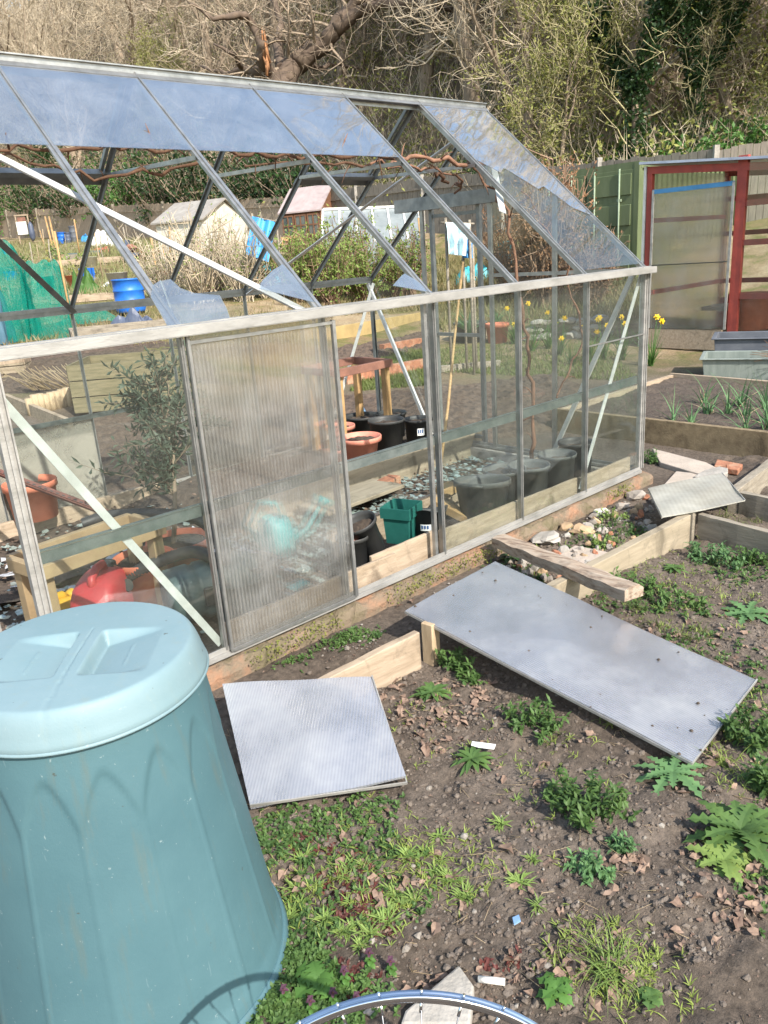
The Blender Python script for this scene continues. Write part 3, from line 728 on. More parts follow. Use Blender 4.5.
mb = MB(); mb.beam((XS[5]+.01, YW-.002, 1.0), (XS[6]-.01, YW-.002, 1.0), .004, .008); gpart('glass_clip', ALU, mb)
for i in range(2): wallpane(YF, XS[i], XS[i+1], ZS+.012, ZM, GLASSF, -.008)
wallpane(YF, XS[3], XS[4], ZS+.012, 1.3, GLASS, -.008)
pane('gable_pane', [(gx_, 2.6, ZS+.01), (gx_, 3.24, ZS+.01), (gx_, 3.24, ZE-.02), (gx_, 2.6, ZE-.02)], GLASSD)
pane('gable_pane', [(gx_, 3.26, ZS+.01), (gx_, 3.79, ZS+.01), (gx_, 3.79, ZE-.02), (gx_, 3.26, ZE-.02)], GLASS)
pane('gable_pane', [(gx_, 2.65, ZE+.02), (gx_, 3.24, ZE+.02), (gx_, 3.24, 1.93)], GLASS)
pane('gable_pane', [(gx_, 3.26, ZE+.02), (gx_, 3.79, ZE+.02), (gx_, 3.79, 2.41), (gx_, 3.26, 1.95)], GLASS)
pane('gable_pane', [(gx_, 4.49, ZS+.01), (gx_, 5.09, ZS+.01), (gx_, 5.09, ZE-.02), (gx_, 4.49, ZE-.02)], GLASS)
# roof panes: only the top row and some shards are left
ylo = 3.385
rg = random.Random(4)
for i in range(4):
    pane('roof_pane', [near(XS[i]+.01, ylo)+NN*.003, near(XS[i+1]-.01, ylo)+NN*.003, near(XS[i+1]-.01, YR-.03)+NN*.003, near(XS[i]+.01, YR-.03)+NN*.003], GLASSR)
x0, x1 = XS[5]+.01, XS[6]-.01; ya = 3.39; yb = 3.2
jag = [(x0, ya), (x0+.12, ya-.1), (x0+.2, ya-.06), (x0+.34, ya-.22), (x0+.42, ya-.2), (x0+.5, ya-.36), (x1, ya-.42)]
pane('cracked_roof_pane', [near(x, y)+NN*.003 for x, y in jag]+[near(x1, YR-.03)+NN*.003, near(x0, YR-.03)+NN*.003], GLASSR)
pane('cracked_roof_pane', [near(x, y-.012)+NN*.001 for x, y in reversed(jag)]+[near(x0, 2.62)+NN*.001, near(x1, 2.62)+NN*.001], GLASS)
# the pale hanging glass shards caught above the eave gutter
def shard(pix, m=GLASSR, lift=.008):
    P = [onN(*p)+NN*lift for p in pix]; return pane('glass_shard', P, m)
shard([(178, 329), (167, 302), (160, 283), (170, 281), (180, 290), (194, 295), (219, 297), (226, 310), (230, 322)])
shard([(150, 300), (152, 288), (160, 283), (178, 329), (168,331)], lift=.012)
shard([(318, 305), (258, 290), (262, 282), (272, 272), (282, 266), (292, 276)])
shard([(432, 294), (392, 287), (401, 277), (404, 275), (414, 281)])
# the ribbed polycarbonate sheet standing in the second bay
root_m = Matrix
pb = MB(); pb.box((0,0,0), (.665, .006, 1.262)); o = pb.build('polycarbonate_sheet', POLYW, gh, local=True)
o.location = Vector((XS[1]+.02+.3325, YW-.018, ZS+.645))-gh.location
mb = MB()
for z in (ZS+.015, ZE-.045): mb.beam((XS[1]+.02, YW-.024, z), (XS[2]+.03, YW-.024, z), .006, .012)
mb.box((XS[2]+.032, YW-.022, (ZS+ZE)/2-.01), (.016, .016, ZE-ZS-.05)); mb.box((XS[1]+.012, YW-.026, (ZS+ZE)/2-.01), (.01, .01, ZE-ZS-.05)); gpart('sheet_edging', ALU, mb)
# roof vents in the far slope
for (xa, xb) in ((XS[1], XS[2]), (XS[4], XS[5])):
    f = MB(); ya_ = 4.30
    f.beam(farp(xa, ya_)-NF*.0, farp(xb, ya_)-NF*.0, .03, .035, NF); f.beam(farp(xa, ya_+.05)+NF*.02, farp(xb, ya_+.05)+NF*.02, .045, .012, NF)
    f.beam(farp(xa+.03, ya_)+NF*.012, farp(xa+.03, YR+.05)+NF*.012, .018, .02, NF); f.beam(farp(xb-.03, ya_)+NF*.012, farp(xb-.03, YR+.05)+NF*.012, .018, .02, NF)
    fo = gpart('roof_vent', ALUD, f)
# dry vine trained along the ties
def vine():
    rg = random.Random(12); root = thing('grape_vine', 'leafless brown vine trained along under the greenhouse roof ties', 'vine', (4.3, 3.35, .05))
    def run(pts, r, m=0):
        mb = MB(); P = []
        for i in range(len(pts)-1):
            a, b = Vector(pts[i]), Vector(pts[i+1])
            for k in range(8): P.append(a.lerp(b, k/8)+Vector((rg.gauss(0,.012), rg.gauss(0,.012), rg.gauss(0,.012))))
        P.append(Vector(pts[-1])); n = len(P); mb.tube(P, [r*(1-.5*i/n)*rg.uniform(.8,1.25) for i in range(n)], 6)
        for i in range(3, n, 2):
            a = P[i]; d = rnd_dir(rg, .1)*rg.uniform(.03,.16); mb.tube([a, a+d*.6, a+d+Vector((0,0,-.02))], [r*.4, r*.3, r*.12], 4)
        mb.build('stem', VINEM, root)
    run([(4.32,3.2,.05), (4.3,3.2,.7), (4.12,3.15,1.2), (4.2,3.3,1.8), (4.0,3.45,2.1)], .013)
    run([(4.3,3.0,.6), (4.45,2.9,1.0), (4.3,2.95,1.5), (4.2,3.2,1.9)], .008)
    run([(4.1,3.42,2.08), (3.6,3.5,2.10), (3.2,3.45,2.1), (2.7,3.55,2.1), (2.2,3.5,2.11), (1.7,3.45,2.1), (1.2,3.5,2.08)], .013)
    run([(4.3,3.9,2.02), (3.99,3.8,2.1), (3.6,3.7,2.1), (3.1,3.7,2.1), (2.6,3.8,2.08)], .011)
    run([(4.5,4.0,1.98), (4.1,3.6,2.0), (3.7,3.5,2.08)], .009)
    run([(2.3,3.7,2.1), (1.9,3.9,2.03), (1.5,4.0,2.12), (1.0,3.9,2.2)], .009)
vine()
#@@INSIDE
# ------------------------------------------------------------------ things inside the greenhouse
def solve(px, py, wpx, k, zb):      # rim centre pixel, rim width in pixels -> centre, radius, height
    d = ray(px, py); D = (1.6-zb)/(k*wpx/FPX-d.z); w = wpx*D/FPX
    p = EYE+d*D; return Vector((p.x, p.y, zb)), w/2, k*w
def pot(name, label, px, py, wpx, k, zb, m, taper=.74, group=None, rim=.05, soil=.86, tilt=None, cat='plant pot', handles=0, soilm=None, sq=None, lip=.02):
    c, r, h = solve(px, py, wpx, k, zb); root = thing(name, label, cat, c, R(20) if sq else 0, group)
    M = None
    if tilt: M = Matrix.Rotation(tilt[0], 3, 'X') @ Matrix.Rotation(tilt[1], 3, 'Y') if len(tilt) == 2 else Matrix.Rotation(tilt[0], 3, HD) @ Matrix.Rotation(tilt[1], 3, RT)
    th = max(.004, r*.035); rr = r*taper; rl = r-lip*.4
    b = MB(); b.lathe((0,0,0), [(rr*.9, 0), (rr, .004), (rl-.004, h-rim*1.0), (r, h-rim), (r, h-.004), (r-th*.4, h), (r-th*1.4, h-.002), (rl-th*1.5, h-rim), (rr-th, h*.12), (.001, h*.12)], 40, M, sq)
    b.build('body', m, root, local=True)
    if soil:
        s_ = MB(); rg = random.Random(int(px)); zz = h*soil; ri = rr+(rl-rr)*soil-th*1.3
        s_.lathe((0,0,0), [(ri*1.0, zz-.01), (ri*.8, zz+.004), (ri*.5, zz-.006), (ri*.25, zz+.008), (.0005, zz+.002)], 24, M, sq)
        s_.v = [(v[0], v[1], v[2]+rg.uniform(-.006,.006)) for v in s_.v]; s_.build('potting_soil', soilm or SOILP, root, local=True)
    for k_ in range(handles):
        a = math.pi*k_+.5; q = MB(); pts = []
        for i in range(9):
            u = -1+2*i/8; aa = a+u*.22; rr_ = r+.002+(1-u*u)*.03; pts.append((rr_*math.cos(aa), rr_*math.sin(aa), h-.02+(1-u*u)*.012))
        q.tube(pts, .007, 6)
        if M is not None: q.v = [tuple(M@Vector(v)) for v in q.v]
        q.build('handle', m, root, local=True)
    return root, c, r, h
ZI = .03
IB = [(2.45, 3.99), (4.75, 4.05)]
def board(name, label, a, b, zb, zt, m, th=.03, group=None, cat='board', wob=.0):
    a = Vector((a[0], a[1], 0)); b = Vector((b[0], b[1], 0)); mid = (a+b)/2; rz = math.atan2((b-a).y, (b-a).x)
    zb1, zb2 = zb if hasattr(zb, '__len__') else (zb, zb); zt1, zt2 = zt if hasattr(zt, '__len__') else (zt, zt)
    Lh = (b-a).length/2; mb = MB(); n = 10; rg = random.Random(int(a.x*100)); ring = []
    for i in range(n+1):
        x = -Lh+2*Lh*i/n; u = i/n; w = th/2; o = rg.gauss(0, .0015)
        mb.v += [(x, -w+o, zb1+(zb2-zb1)*u), (x, w+o, zb1+(zb2-zb1)*u), (x, w+o, zt1+(zt2-zt1)*u+rg.gauss(0,.001)), (x, -w+o, zt1+(zt2-zt1)*u+rg.gauss(0,.001))]
    for i in range(n):
        q = i*4
        for k in range(4): mb.f.append((q+k, q+4+k, q+4+(k+1) % 4, q+(k+1) % 4)); mb.sm.append(False)
    mb.f.append((0,1,2,3)); mb.f.append((n*4+3, n*4+2, n*4+1, n*4)); mb.sm += [False]*2
    o = mb.build(name, m, bevel=.003); o.location = mid; o.rotation_euler = (0,0,rz)
    return tag(o, label, cat, group)
# raised soil of the back bed behind the yellowish board
mb = MB(); rg = random.Random(2); nx_, ny_ = 60, 18
for j in range(ny_+1):
    for i in range(nx_+1):
        x = .8+3.95*i/nx_; y = 4.03+1.05*j/ny_; mb.v.append((x, y, (.13 if x > 2.4 else .05+.03*sstep((x-1.5)/.9))+noise.noise((x*4, y*4, 1))*.03+noise.noise((x*15, y*15, 3))*.012))
for j in range(ny_):
    for i in range(nx_): a = j*(nx_+1)+i; mb.f.append((a, a+1, a+nx_+2, a+nx_+1)); mb.sm.append(True)
solo(mb, 'bed_soil', mat('bed_soil', (.11,.085,.065), (.06,.045,.035), 20, .95, 0, .8, 50), 'dry dark soil filling the back bed of the greenhouse', 'soil', (0,0,0), kind='structure')
board('timber_board', 'yellowish timber board edging the back bed inside the greenhouse', (2.45, 3.985), (4.75, 4.05), -.02, .2, WOODY, .035)
board('timber_board', 'pale timber board beside the inner path, behind the black tubs', (2.5, 3.235), (4.62, 3.2), -.02, .17, WOODP, .03)
board('base_board', 'pale dusty board inside the greenhouse wall below the ribbed sheet', (1.45, 2.63), (2.42, 2.632), .02, .205, WOODP, .02)
board('base_board', 'pale grained board across the open bay beside the leaning black bucket', (2.28, 2.655), (2.73, 2.66), .02, .225, WOODP, .018)
board('base_board', 'stained board inside the dirty glass below the row of tubs', (2.74, 2.63), (3.98, 2.635), .02, (.225,.205), WOODP, .02)
board('base_board', 'pale board inside the last pane by the far corner post', (4.0, 2.63), (4.6, 2.635), .02, .2, WOODP, .02)
board('timber_board', 'dusty pink-brown board lying along the back wall behind the olive tree', (.9, 5.05), (2.5, 5.06), .03, .16, WOODP, .03)
# pots on the back bed
T1 = pot('flower_pot', 'wide faded terracotta pot with flared rim, largest of the pink pots on the back bed', 360, 436, 43, .62, .15, TERRAP, .66, rim=.035, lip=.05, cat='flower pot')
pot('flower_pot', 'faded terracotta pot behind the wide pink one, half hidden by the ribbed sheet', 340, 425, 30, .7, .15, TERRAP, .7, rim=.03, lip=.05, cat='flower pot')
pot('flower_pot', 'small terracotta pot in front of the wide pink one, cut by the sheet edge', 341, 448, 24, .8, .12, TERRAP, .7, rim=.025, lip=.04, cat='flower pot')
pot('flower_pot', 'low black pot behind the wide pink pot with a blue scrap in it', 362, 415, 36, .62, .15, BLACKP, .82, rim=.02, cat='plant pot')
pot('flower_pot', 'large black soil-filled pot, front middle of the back bed cluster', 386, 419, 37, .9, .15, BLACKP, .8, rim=.02, cat='plant pot')
pot('flower_pot', 'black pot rim just showing behind the large black pot', 391, 412, 31, .8, .15, BLACKP, .82, rim=.02, cat='plant pot')
pt, c_, r_, h_ = pot('flower_pot', 'black pot with a white and blue sticker, rightmost of the back bed cluster', 418, 418, 30, .9, .15, BLACKP, .82, rim=.02, cat='plant pot')
def sticker(root, c, r, h, ang, w, hh, z, taper=.82, ink=True, name='sticker'):
    mb = MB(); n = 6; rr = (r*taper+(r*1.0-r*taper)*(z/h))+.003
    for i in range(n):
        a0 = ang-w/2/r+w/r*i/n; a1 = ang-w/2/r+w/r*(i+1)/n
        P = [(math.cos(a)*rr, math.sin(a)*rr, zz) for a, zz in ((a0, z-hh/2), (a1, z-hh/2), (a1, z+hh/2), (a0, z+hh/2))]
        Q = [(p[0]*.985, p[1]*.985, p[2]) for p in P]; mb.hexa([Q[0], Q[1], P[1], P[0], Q[3], Q[2], P[2], P[3]])
    s_ = mb.build(name, LABELP, root, local=True)
    if ink:
        q = MB(); rg = random.Random(3); f = rr+.0015
        for k in range(3):
            a = ang+(-.3+k*.25)*w/r; q.box((math.cos(a)*f, math.sin(a)*f, z+hh*.1), (.002, w*.14, hh*.5), a)
        q.build('print', INK, s_, local=True)
sticker(pt, c_, r_, h_, math.atan2(-c_.y, -c_.x)+.15, .06, .055, h_*.58)
# pots along the near bed
pot('bucket', 'black bucket holding a terracotta pot, low at the edge of the ribbed sheet', 352, 535, 34, .85, .12, BLACKP, .8, soil=.5, rim=.02, cat='bucket')
tr = pot('flower_pot', 'small terracotta pot lying inside the black bucket', 352, 533, 17, .7, .2, TERRAP, .7, soil=0, rim=.015, lip=.03, tilt=(R(50), R(10)), cat='flower pot')
pot('bucket', 'black bucket leaning over beside the square green pot', 370, 515, 37, 1.15, .12, BLACKP, .78, soil=.82, rim=.02, tilt=(R(-17), R(12), 0), cat='bucket')
pot('square_pot', 'tall square dark green plastic pot in the open bay', 401, 504, 35, 1.12, .12, GREENP, .78, soil=0, rim=.06, sq=1, cat='plant pot')
pt, c_, r_, h_ = pot('grow_bag', 'black floppy pot with a white sticker beside the square green pot', 428, 507, 34, .95, .12, BLACKP, .9, soil=.7, rim=.01, cat='plant pot')
for ch in kids(pt):
    if ch.name.startswith('body'):
        for v in ch.data.vertices:
            if v.co.z > h_*.5: v.co.x += noise.noise(v.co*9)*.05; v.co.y += noise.noise(v.co*8+Vector((3,1,2)))*.05; v.co.z += noise.noise(v.co*7+Vector((8,1,2)))*.07
sticker(pt, c_, r_, h_, math.atan2(-c_.y, -c_.x)-.2, .06, .035, h_*.5, .93)
pot('black_tub', 'big black tub with handles and rubble in it, behind the dirty glass', 482, 480, 58, .72, .09, TUBP, .74, soil=.72, rim=.03, handles=2, tilt=(R(-4), R(5)), cat='tub')
pot('black_tub', 'low black pot with a blue scrap, just behind the big handled tub', 504, 468, 44, .75, .09, TUBP, .8, soil=.85, rim=.02, cat='tub')
pot('black_tub', 'dusty grey-black tub in the middle of the row behind the glass', 529, 464, 42, .95, .08, TUBP, .82, soil=.8, rim=.02, cat='tub')
pot('black_tub', 'dusty round tub second from the far end of the row behind the glass', 557, 453, 39, 1.0, .08, TUBP, .82, soil=.8, rim=.02, cat='tub')
pot('black_tub', 'dark pot at the far end of the row, beside the white brace', 576, 441, 36, .95, .08, BLACKP, .82, soil=.8, rim=.02, cat='tub')
def scrap(name, label, m, px, py, z, w, h, cat, rz=0, tx=0.2, ty=.1):
    p = onZ(px, py, z); mb = MB(); rg = random.Random(int(px*3+py)); n = 5
    M = Matrix.Rotation(rz, 3, 'Z') @ Matrix.Rotation(tx, 3, 'X') @ Matrix.Rotation(ty, 3, 'Y')
    for s_ in (0, .003):
        for j in range(n+1):
            for i in range(n+1):
                v = Vector(((i/n-.5)*w, (j/n-.5)*h, noise.noise(Vector((i*.7+px, j*.7, py)))*.06*max(w, h)+s_)); mb.v.append(tuple(p+M@v))
    q = (n+1)*(n+1)
    for j in range(n):
        for i in range(n):
            a = j*(n+1)+i; mb.f.append((q+a, q+a+1, q+a+n+2, q+a+n+1)); mb.f.append((a+n+1, a+n+2, a+1, a)); mb.sm += [True]*2
    for i in range(n):
        for a, b in ((i, i+1), ((n)*(n+1)+i+1, n*(n+1)+i), ((i+1)*(n+1), i*(n+1)), (i*(n+1)+n, (i+1)*(n+1)+n)): mb.f.append((a, b, b+q, a+q)); mb.sm.append(False)
    return solo(mb, name, m, label, cat, p)
scrap('plastic_scrap', 'pale blue plastic scrap lying across the low black pot behind the glass', mat('blue_plastic_scrap', (.2,.33,.5), (.14,.24,.4), 9, .4), 511, 470, .2, .09, .16, 'scrap', .3, .3)
scrap('plastic_scrap', 'small pale blue scrap on the rubble in the big handled tub', MATS['blue_plastic_scrap'], 489, 484, .21, .07, .09, 'scrap', 1, .3)
scrap('plastic_scrap', 'blue scrap stuck up in the low black pot on the back bed', MATS['blue_plastic_scrap'], 362, 409, .3, .07, .07, 'scrap', .2, 1.0)
# bricks and offcuts lying by the tubs
def brickthing(name, label, px, py, z, dims, rz, m, tilt=0, cat='brick', ux=0):
    p = onZ(px, py, z); M = Matrix.Rotation(rz, 3, 'Z') @ Matrix.Rotation(tilt, 3, 'Y') @ Matrix.Rotation(ux, 3, 'X'); mb = MB(); mb.box(p, dims, M=M)
    return solo(mb, name, m, label, cat, p, bevel=.005)
brickthing('wood_offcut', 'orange-brown timber offcut propped against the big handled tub', 457, 513, .14, (.32, .07, .05), R(-75), WOODO, R(20), cat='timber')
brickthing('wood_offcut', 'short timber block lying behind the black floppy pot', 446, 490, .17, (.16, .08, .06), R(10), WOODO, 0, cat='timber')
brickthing('brick', 'orange brick standing behind the inner path board, beside the pink dusty slab', 389, 484, .07, (.16, .1, .09), R(15), BRICK)
brickthing('flat_board', 'pale dusty flat board lying on the inner path by the brick', 352, 496, .1, (.7, .3, .025), R(3), WOODY, cat='board')
# wooden frames (old tables)
def frame_table(name, label, c, w, d, h, rz, mt, ml, leg=.05):
    root = thing(name, label, 'table frame', c, rz)
    f = MB(); 
    for y in (-d/2, d/2): f.box((0, y, h-.03), (w, .035, .06))
    for x in (-w/2, w/2): f.box((x, 0, h-.031), (.035, d-.035, .058))
    f.build('top_frame', mt, root, local=True, bevel=.003)
    for x in (-1, 1):
        for y in (-1, 1):
            l_ = MB(); l_.box((x*(w/2-.03), y*(d/2-.045), (h-.06)/2), (leg, leg, h-.062)); l_.build('leg', ml, root, local=True, bevel=.003)
    return root
frame_table('table_frame', 'rusty-topped open wooden table frame with an orange leg, at the back of the greenhouse', (3.99, 4.74, .12), .56, .42, .68, R(2), WOODR, WOODO)
frame_table('table_frame', 'low pale wooden frame stool standing over the red fuel can', (1.24, 3.36, .02), .62, .26, .46, R(10), mat('pale_frame_timber', (.42,.3,.17), (.28,.19,.11), 5, .8), MATS['pale_frame_timber'], .055)
# left-hand clutter
T = pot('flower_pot', 'terracotta pot against the corner post, under the rusty angle strip', 29, 481, 52, .74, .16, TERRA, .8, soil=.85, rim=.04, cat='flower pot')
OT = pot('flower_pot', 'large terracotta pot holding the olive tree', 178, 538, 64, .72, .03, TERRA, .8, soil=.9, rim=.04, lip=.03, cat='flower pot')
pot('flower_pot', 'big terracotta pot half behind the timber leg, left of the olive pot', 143, 556, 62, .8, .03, TERRA, .8, soil=.9, rim=.04, lip=.03, cat='flower pot')
def olive():
    rg = random.Random(21); _, c, r, h = OT; c = Vector((c.x-.03, c.y, h)); root = thing('olive_tree', 'small grey-green olive tree in the large terracotta pot', 'olive tree', c)
    segs = []; D = depth(c); top = EYE+ray(156, 385)*(D+.25); tr_ = MB(); mid = EYE+ray(173, 455)*(D+.1)
    tr_.tube([c, c.lerp(mid, .5)+Vector((.01,0,0)), mid, mid.lerp(top, .4), top], [.014,.012,.01,.007,.003], 6); tr_.build('trunk', BARK, root)
    br = MB(); lf = MB()
    for k in range(62):
        u = rg.uniform(.25, 1); b0 = (c.lerp(mid, u*2) if u < .5 else mid.lerp(top, u*2-1)); d = rnd_dir(rg, .35); d.z = abs(d.z)*.6+.1; d.normalize()
        d = (d - RT*.45).normalized(); ln = rg.uniform(.16, .42)*(1.35-u*.55); pts = [b0]
        for i in range(4):
            d = (d+rnd_dir(rg)*.25+Vector((0,0,.03))).normalized(); pts.append(pts[-1]+d*ln/4)
        br.tube(pts, [.004,.003,.0025,.002,.001], 4)
        for i in range(26):
            v = rg.random()*4; i0 = min(3, int(v)); q = pts[i0].lerp(pts[i0+1], v-i0); ld = (d*.6+rnd_dir(rg)).normalized()
            lf.leaf(q, ld*rg.uniform(.04, .075), .016, bend=rg.uniform(0,.4))
    br.build('branch', BARK, root); lf.build('foliage', LEAFO, root)
olive()
# rusty slotted strip
mb = MB(); a = onZ(0, 472, .62); b = onZ(128, 520, .35); a = EYE+(a-EYE)*1.0; rt_ = thing('angle_strip', 'rusty perforated angle strip leaning above the terracotta pot', 'metal strip', b)
d = (b-a).normalized(); a = a-d*.35; mb.beam(a, b, .038, .003, (0,-.6,.8)); mb.beam(a+Vector((0,-.02,-.015)), b+Vector((0,-.02,-.015)), .003, .03, (0,-.6,.8)); mb.build('strip', RUST, rt_)
mb = MB(); up_ = Vector((0,-.6,.8)); sd_ = d.cross(up_).normalized(); u_ = sd_.cross(d).normalized(); n = int((b-a).length/.035)
for i in range(n): c = a+d*(.02+i*.035)+u_*.0022; mb.beam(c, c+d*.018, .008, .001, up_)
mb.build('slot', BLACKP, rt_)
# ribbed black hose
def hose():
    pts = [onZ(128, 585, .2), onZ(108, 592, .14), onZ(140, 570, .25), onZ(190, 552, .33), onZ(220, 560, .33), onZ(222, 545, .36), onZ(200, 520, .42), onZ(160, 514, .44), onZ(110, 516, .42), onZ(82, 524, .4)]
    P = []; n = len(pts)-1
    for i in range(n):
        p0, p1, p2, p3 = pts[max(i-1,0)], pts[i], pts[i+1], pts[min(i+2,n)]
        for k in range(34):
            u = k/34; P.append(.5*((2*p1)+(p2-p0)*u+(2*p0-5*p1+4*p2-p3)*u*u+(3*p1-p0-3*p2+p3)*u**3))
    mb = MB(); mb.tube(P, [.026 if i % 2 else .031 for i in range(len(P))], 10); solo(mb, 'ribbed_hose', BLACKP, 'black ribbed flexible hose looping around the terracotta pots', 'hose', P[0])
hose()
# red fuel can
def can(name, label, c, rz, w, d, h, m, capm, cat):
    root = thing(name, label, cat, c, rz); b = MB(); prof = [(0,.0,1,1), (.02,.0,1.04,1.04), (h*.5,0,1.04,1.04), (h*.68,0,.98,1), (h*.85,0,.78,.92), (h*.93,.0,.6,.8), (h*.96,0,.3,.4)]
    n = 32
    for z, o, sx, sy in prof:
        for j in range(n):
            a = 2*math.pi*j/n; x, y = math.cos(a), math.sin(a); k = 1/max(abs(x), abs(y))**.72
            b.v.append((x*k*w/2*sx, y*k*d/2*sy, z))
    for i in range(len(prof)-1):
        for j in range(n): a = i*n+j; e = i*n+(j+1) % n; b.f.append((a, e, e+n, a+n)); b.sm.append(True)
    b.f.append(tuple(reversed(range(n)))); b.f.append(tuple(range((len(prof)-1)*n, len(prof)*n))); b.sm += [False]*2
    b.build('body', m, root, local=True)
    q = MB(); q.tube([(-w*.3, 0, h*.8), (-w*.27, 0, h*1.02), (-w*.05, 0, h*1.1), (w*.18, 0, h*1.06), (w*.24, 0, h*.86)], [.022,.02,.019,.02,.022], 10); q.build('handle', m, root, local=True)
    q = MB(); q.tube([(w*.34, 0, h*.74), (w*.47, 0, h*.9)], [.034,.032], 14); q.tube([(w*.455, 0, h*.885), (w*.5, 0, h*.94)], .028, 12); q.build('cap', capm, root, local=True)
    return root
can('fuel_can', 'red plastic fuel can just beyond the turquoise bin lid', onZ(108, 622, .04), R(48), .34, .2, .255, REDPL, BLACKP, 'fuel can')
p = onZ(80, 620, .02)
can('yellow_can', 'yellow plastic container low behind the red fuel can', (p.x-.05, p.y+.14, .02), R(10), .22, .12, .09, YELP, YELP, 'container')
def jerry():
    p = onZ(212, 612, .04); root = thing('water_butt', 'dark grey-green plastic container lying on its side beside the olive pot', 'container', p, R(-12))
    b = MB(); M = Matrix.Rotation(R(90), 3, 'Y')
    b.lathe((-.2,0,.13), [(.001,0),(.1,.002),(.125,.02),(.13,.12),(.122,.13),(.122,.15),(.13,.16),(.13,.3),(.122,.31),(.122,.33),(.13,.34),(.12,.42),(.06,.44),(.001,.44)], 28, M, .25); b.build('body', DGREEN, root, local=True)
    q = MB(); q.box((.0,-.135,.14), (.12,.02,.09)); q.build('grip', BLACKP, root, local=True, bevel=.006)
jerry()
# turquoise watering can behind the sheet
def wcan():
    p = onZ(288, 556, .05); p = Vector((p.x, p.y+.1, .04)); root = thing('watering_can', 'turquoise watering can behind the ribbed sheet', 'watering can', p, R(-10))
    b = MB(); b.lathe((0,0,0), [(.08,0),(.105,.01),(.1,.14),(.085,.2),(.06,.22),(.05,.2),(.001,.19)], 28); b.build('body', TURQ, root, local=True)
    q = MB(); q.tube([(.08,0,.05),(.2,0,.1),(.3,0,.22)], [.02,.016,.012], 10); q.build('spout', TURQ, root, local=True)
    q = MB(); q.tube([(.29,0,.21),(.33,0,.25)], [.014,.036], 12); q.build('rose', TURQ, root, local=True)
    q = MB(); q.tube([(.05,0,.2),(.02,0,.3),(-.08,0,.31),(-.15,0,.2),(-.1,0,.08)], .012, 8); q.build('handle', TURQ, root, local=True)
wcan()
pot('bucket', 'round dusty tub behind the ribbed sheet, beside the turquoise watering can', 252, 560, 50, .9, .03, TUBP, .85, soil=.7, rim=.02, cat='bucket')
pot('bucket', 'dark round bucket close behind the ribbed sheet under its mid rail', 235, 575, 56, .75, .03, DGREEN, .85, soil=.6, rim=.02, cat='bucket')
scrap('plastic_trug', 'turquoise crumpled plastic bag beside the watering can behind the sheet', TURQ, 298, 585, .08, .14, .05, 'bag', .3, .2)
# stick leaning in the greenhouse
mb = MB(); a = onZ(440, 470, .13); b = EYE+ray(463, 262)*(depth(a)+.15); mb.tube([a, a.lerp(b,.3)+Vector((.01,0,0)), a.lerp(b,.6), b], [.012,.011,.01,.009], 6)
solo(mb, 'bamboo_cane', mat('bamboo', (.5,.33,.16), (.36,.22,.1), 20, .6, stretch=(1,1,4)), 'tan bamboo cane leaning up by the middle post', 'cane', a)
# broken glass, newspaper and rubble strewn on the greenhouse floor
def litter(name, label, m, n, reg, size, seed, cat, zf, thick=.003):
    rg = random.Random(seed); mb = MB()
    for _ in range(n):
        x = rg.uniform(reg[0], reg[1]); y = rg.uniform(reg[2], reg[3]); s_ = size*rg.uniform(.4, 1.5); k = rg.randint(3, 5); a0 = rg.random()*6.28
        nrm = (Vector((0,0,1))+rnd_dir(rg)*.25).normalized(); u = nrm.cross(Vector((1,0,0))).normalized(); w = nrm.cross(u); c = Vector((x, y, zf(x, y)+.008+rg.random()*.012)); b = len(mb.v)
        P = [c+(u*math.cos(a0+6.283*i/k)+w*math.sin(a0+6.283*i/k)*.7)*s_*rg.uniform(.6,1) for i in range(k)]
        mb.v += [tuple(q) for q in P]+[tuple(q+nrm*thick) for q in P]; mb.f.append(tuple(range(b+k, b+2*k))); mb.sm.append(False)
        for i in range(k): mb.f.append((b+i, b+(i+1) % k, b+k+(i+1) % k, b+k+i)); mb.sm.append(False)
    return solo(mb, name, m, label, cat, ((reg[0]+reg[1])/2, (reg[2]+reg[3])/2, 0), kind='stuff')
zin = lambda x, y: .02 if y < 4.03 else (.14 if x > 2.4 else .07)
GL2 = mat('green_glass_shards', (.34,.4,.37), (.18,.22,.2), 30, .2, 0, 0, spec=.8)
litter('glass_shards', 'greenish broken glass strewn over the greenhouse path and floor', GL2, 1500, (.9, 4.55, 3.27, 3.96), .026, 3, 'broken glass', zin)
litter('glass_shards', 'broken glass and rubbish strewn on the bare floor at the left end', GL2, 420, (.85, 2.4, 2.7, 4.9), .03, 5, 'broken glass', zin)
litter('paper_scraps', 'torn white newspaper scraps on the soil under the olive tree', mat('newspaper', (.55,.55,.55), (.38,.39,.42), 60, .8), 90, (1.0, 2.3, 3.2, 4.6), .06, 6, 'paper', zin)
litter('bark_crumbs', 'brown bark crumbs and dead leaves on the greenhouse soil', DRYL, 1400, (.85, 4.5, 2.7, 5.0), .016, 7, 'debris', zin)
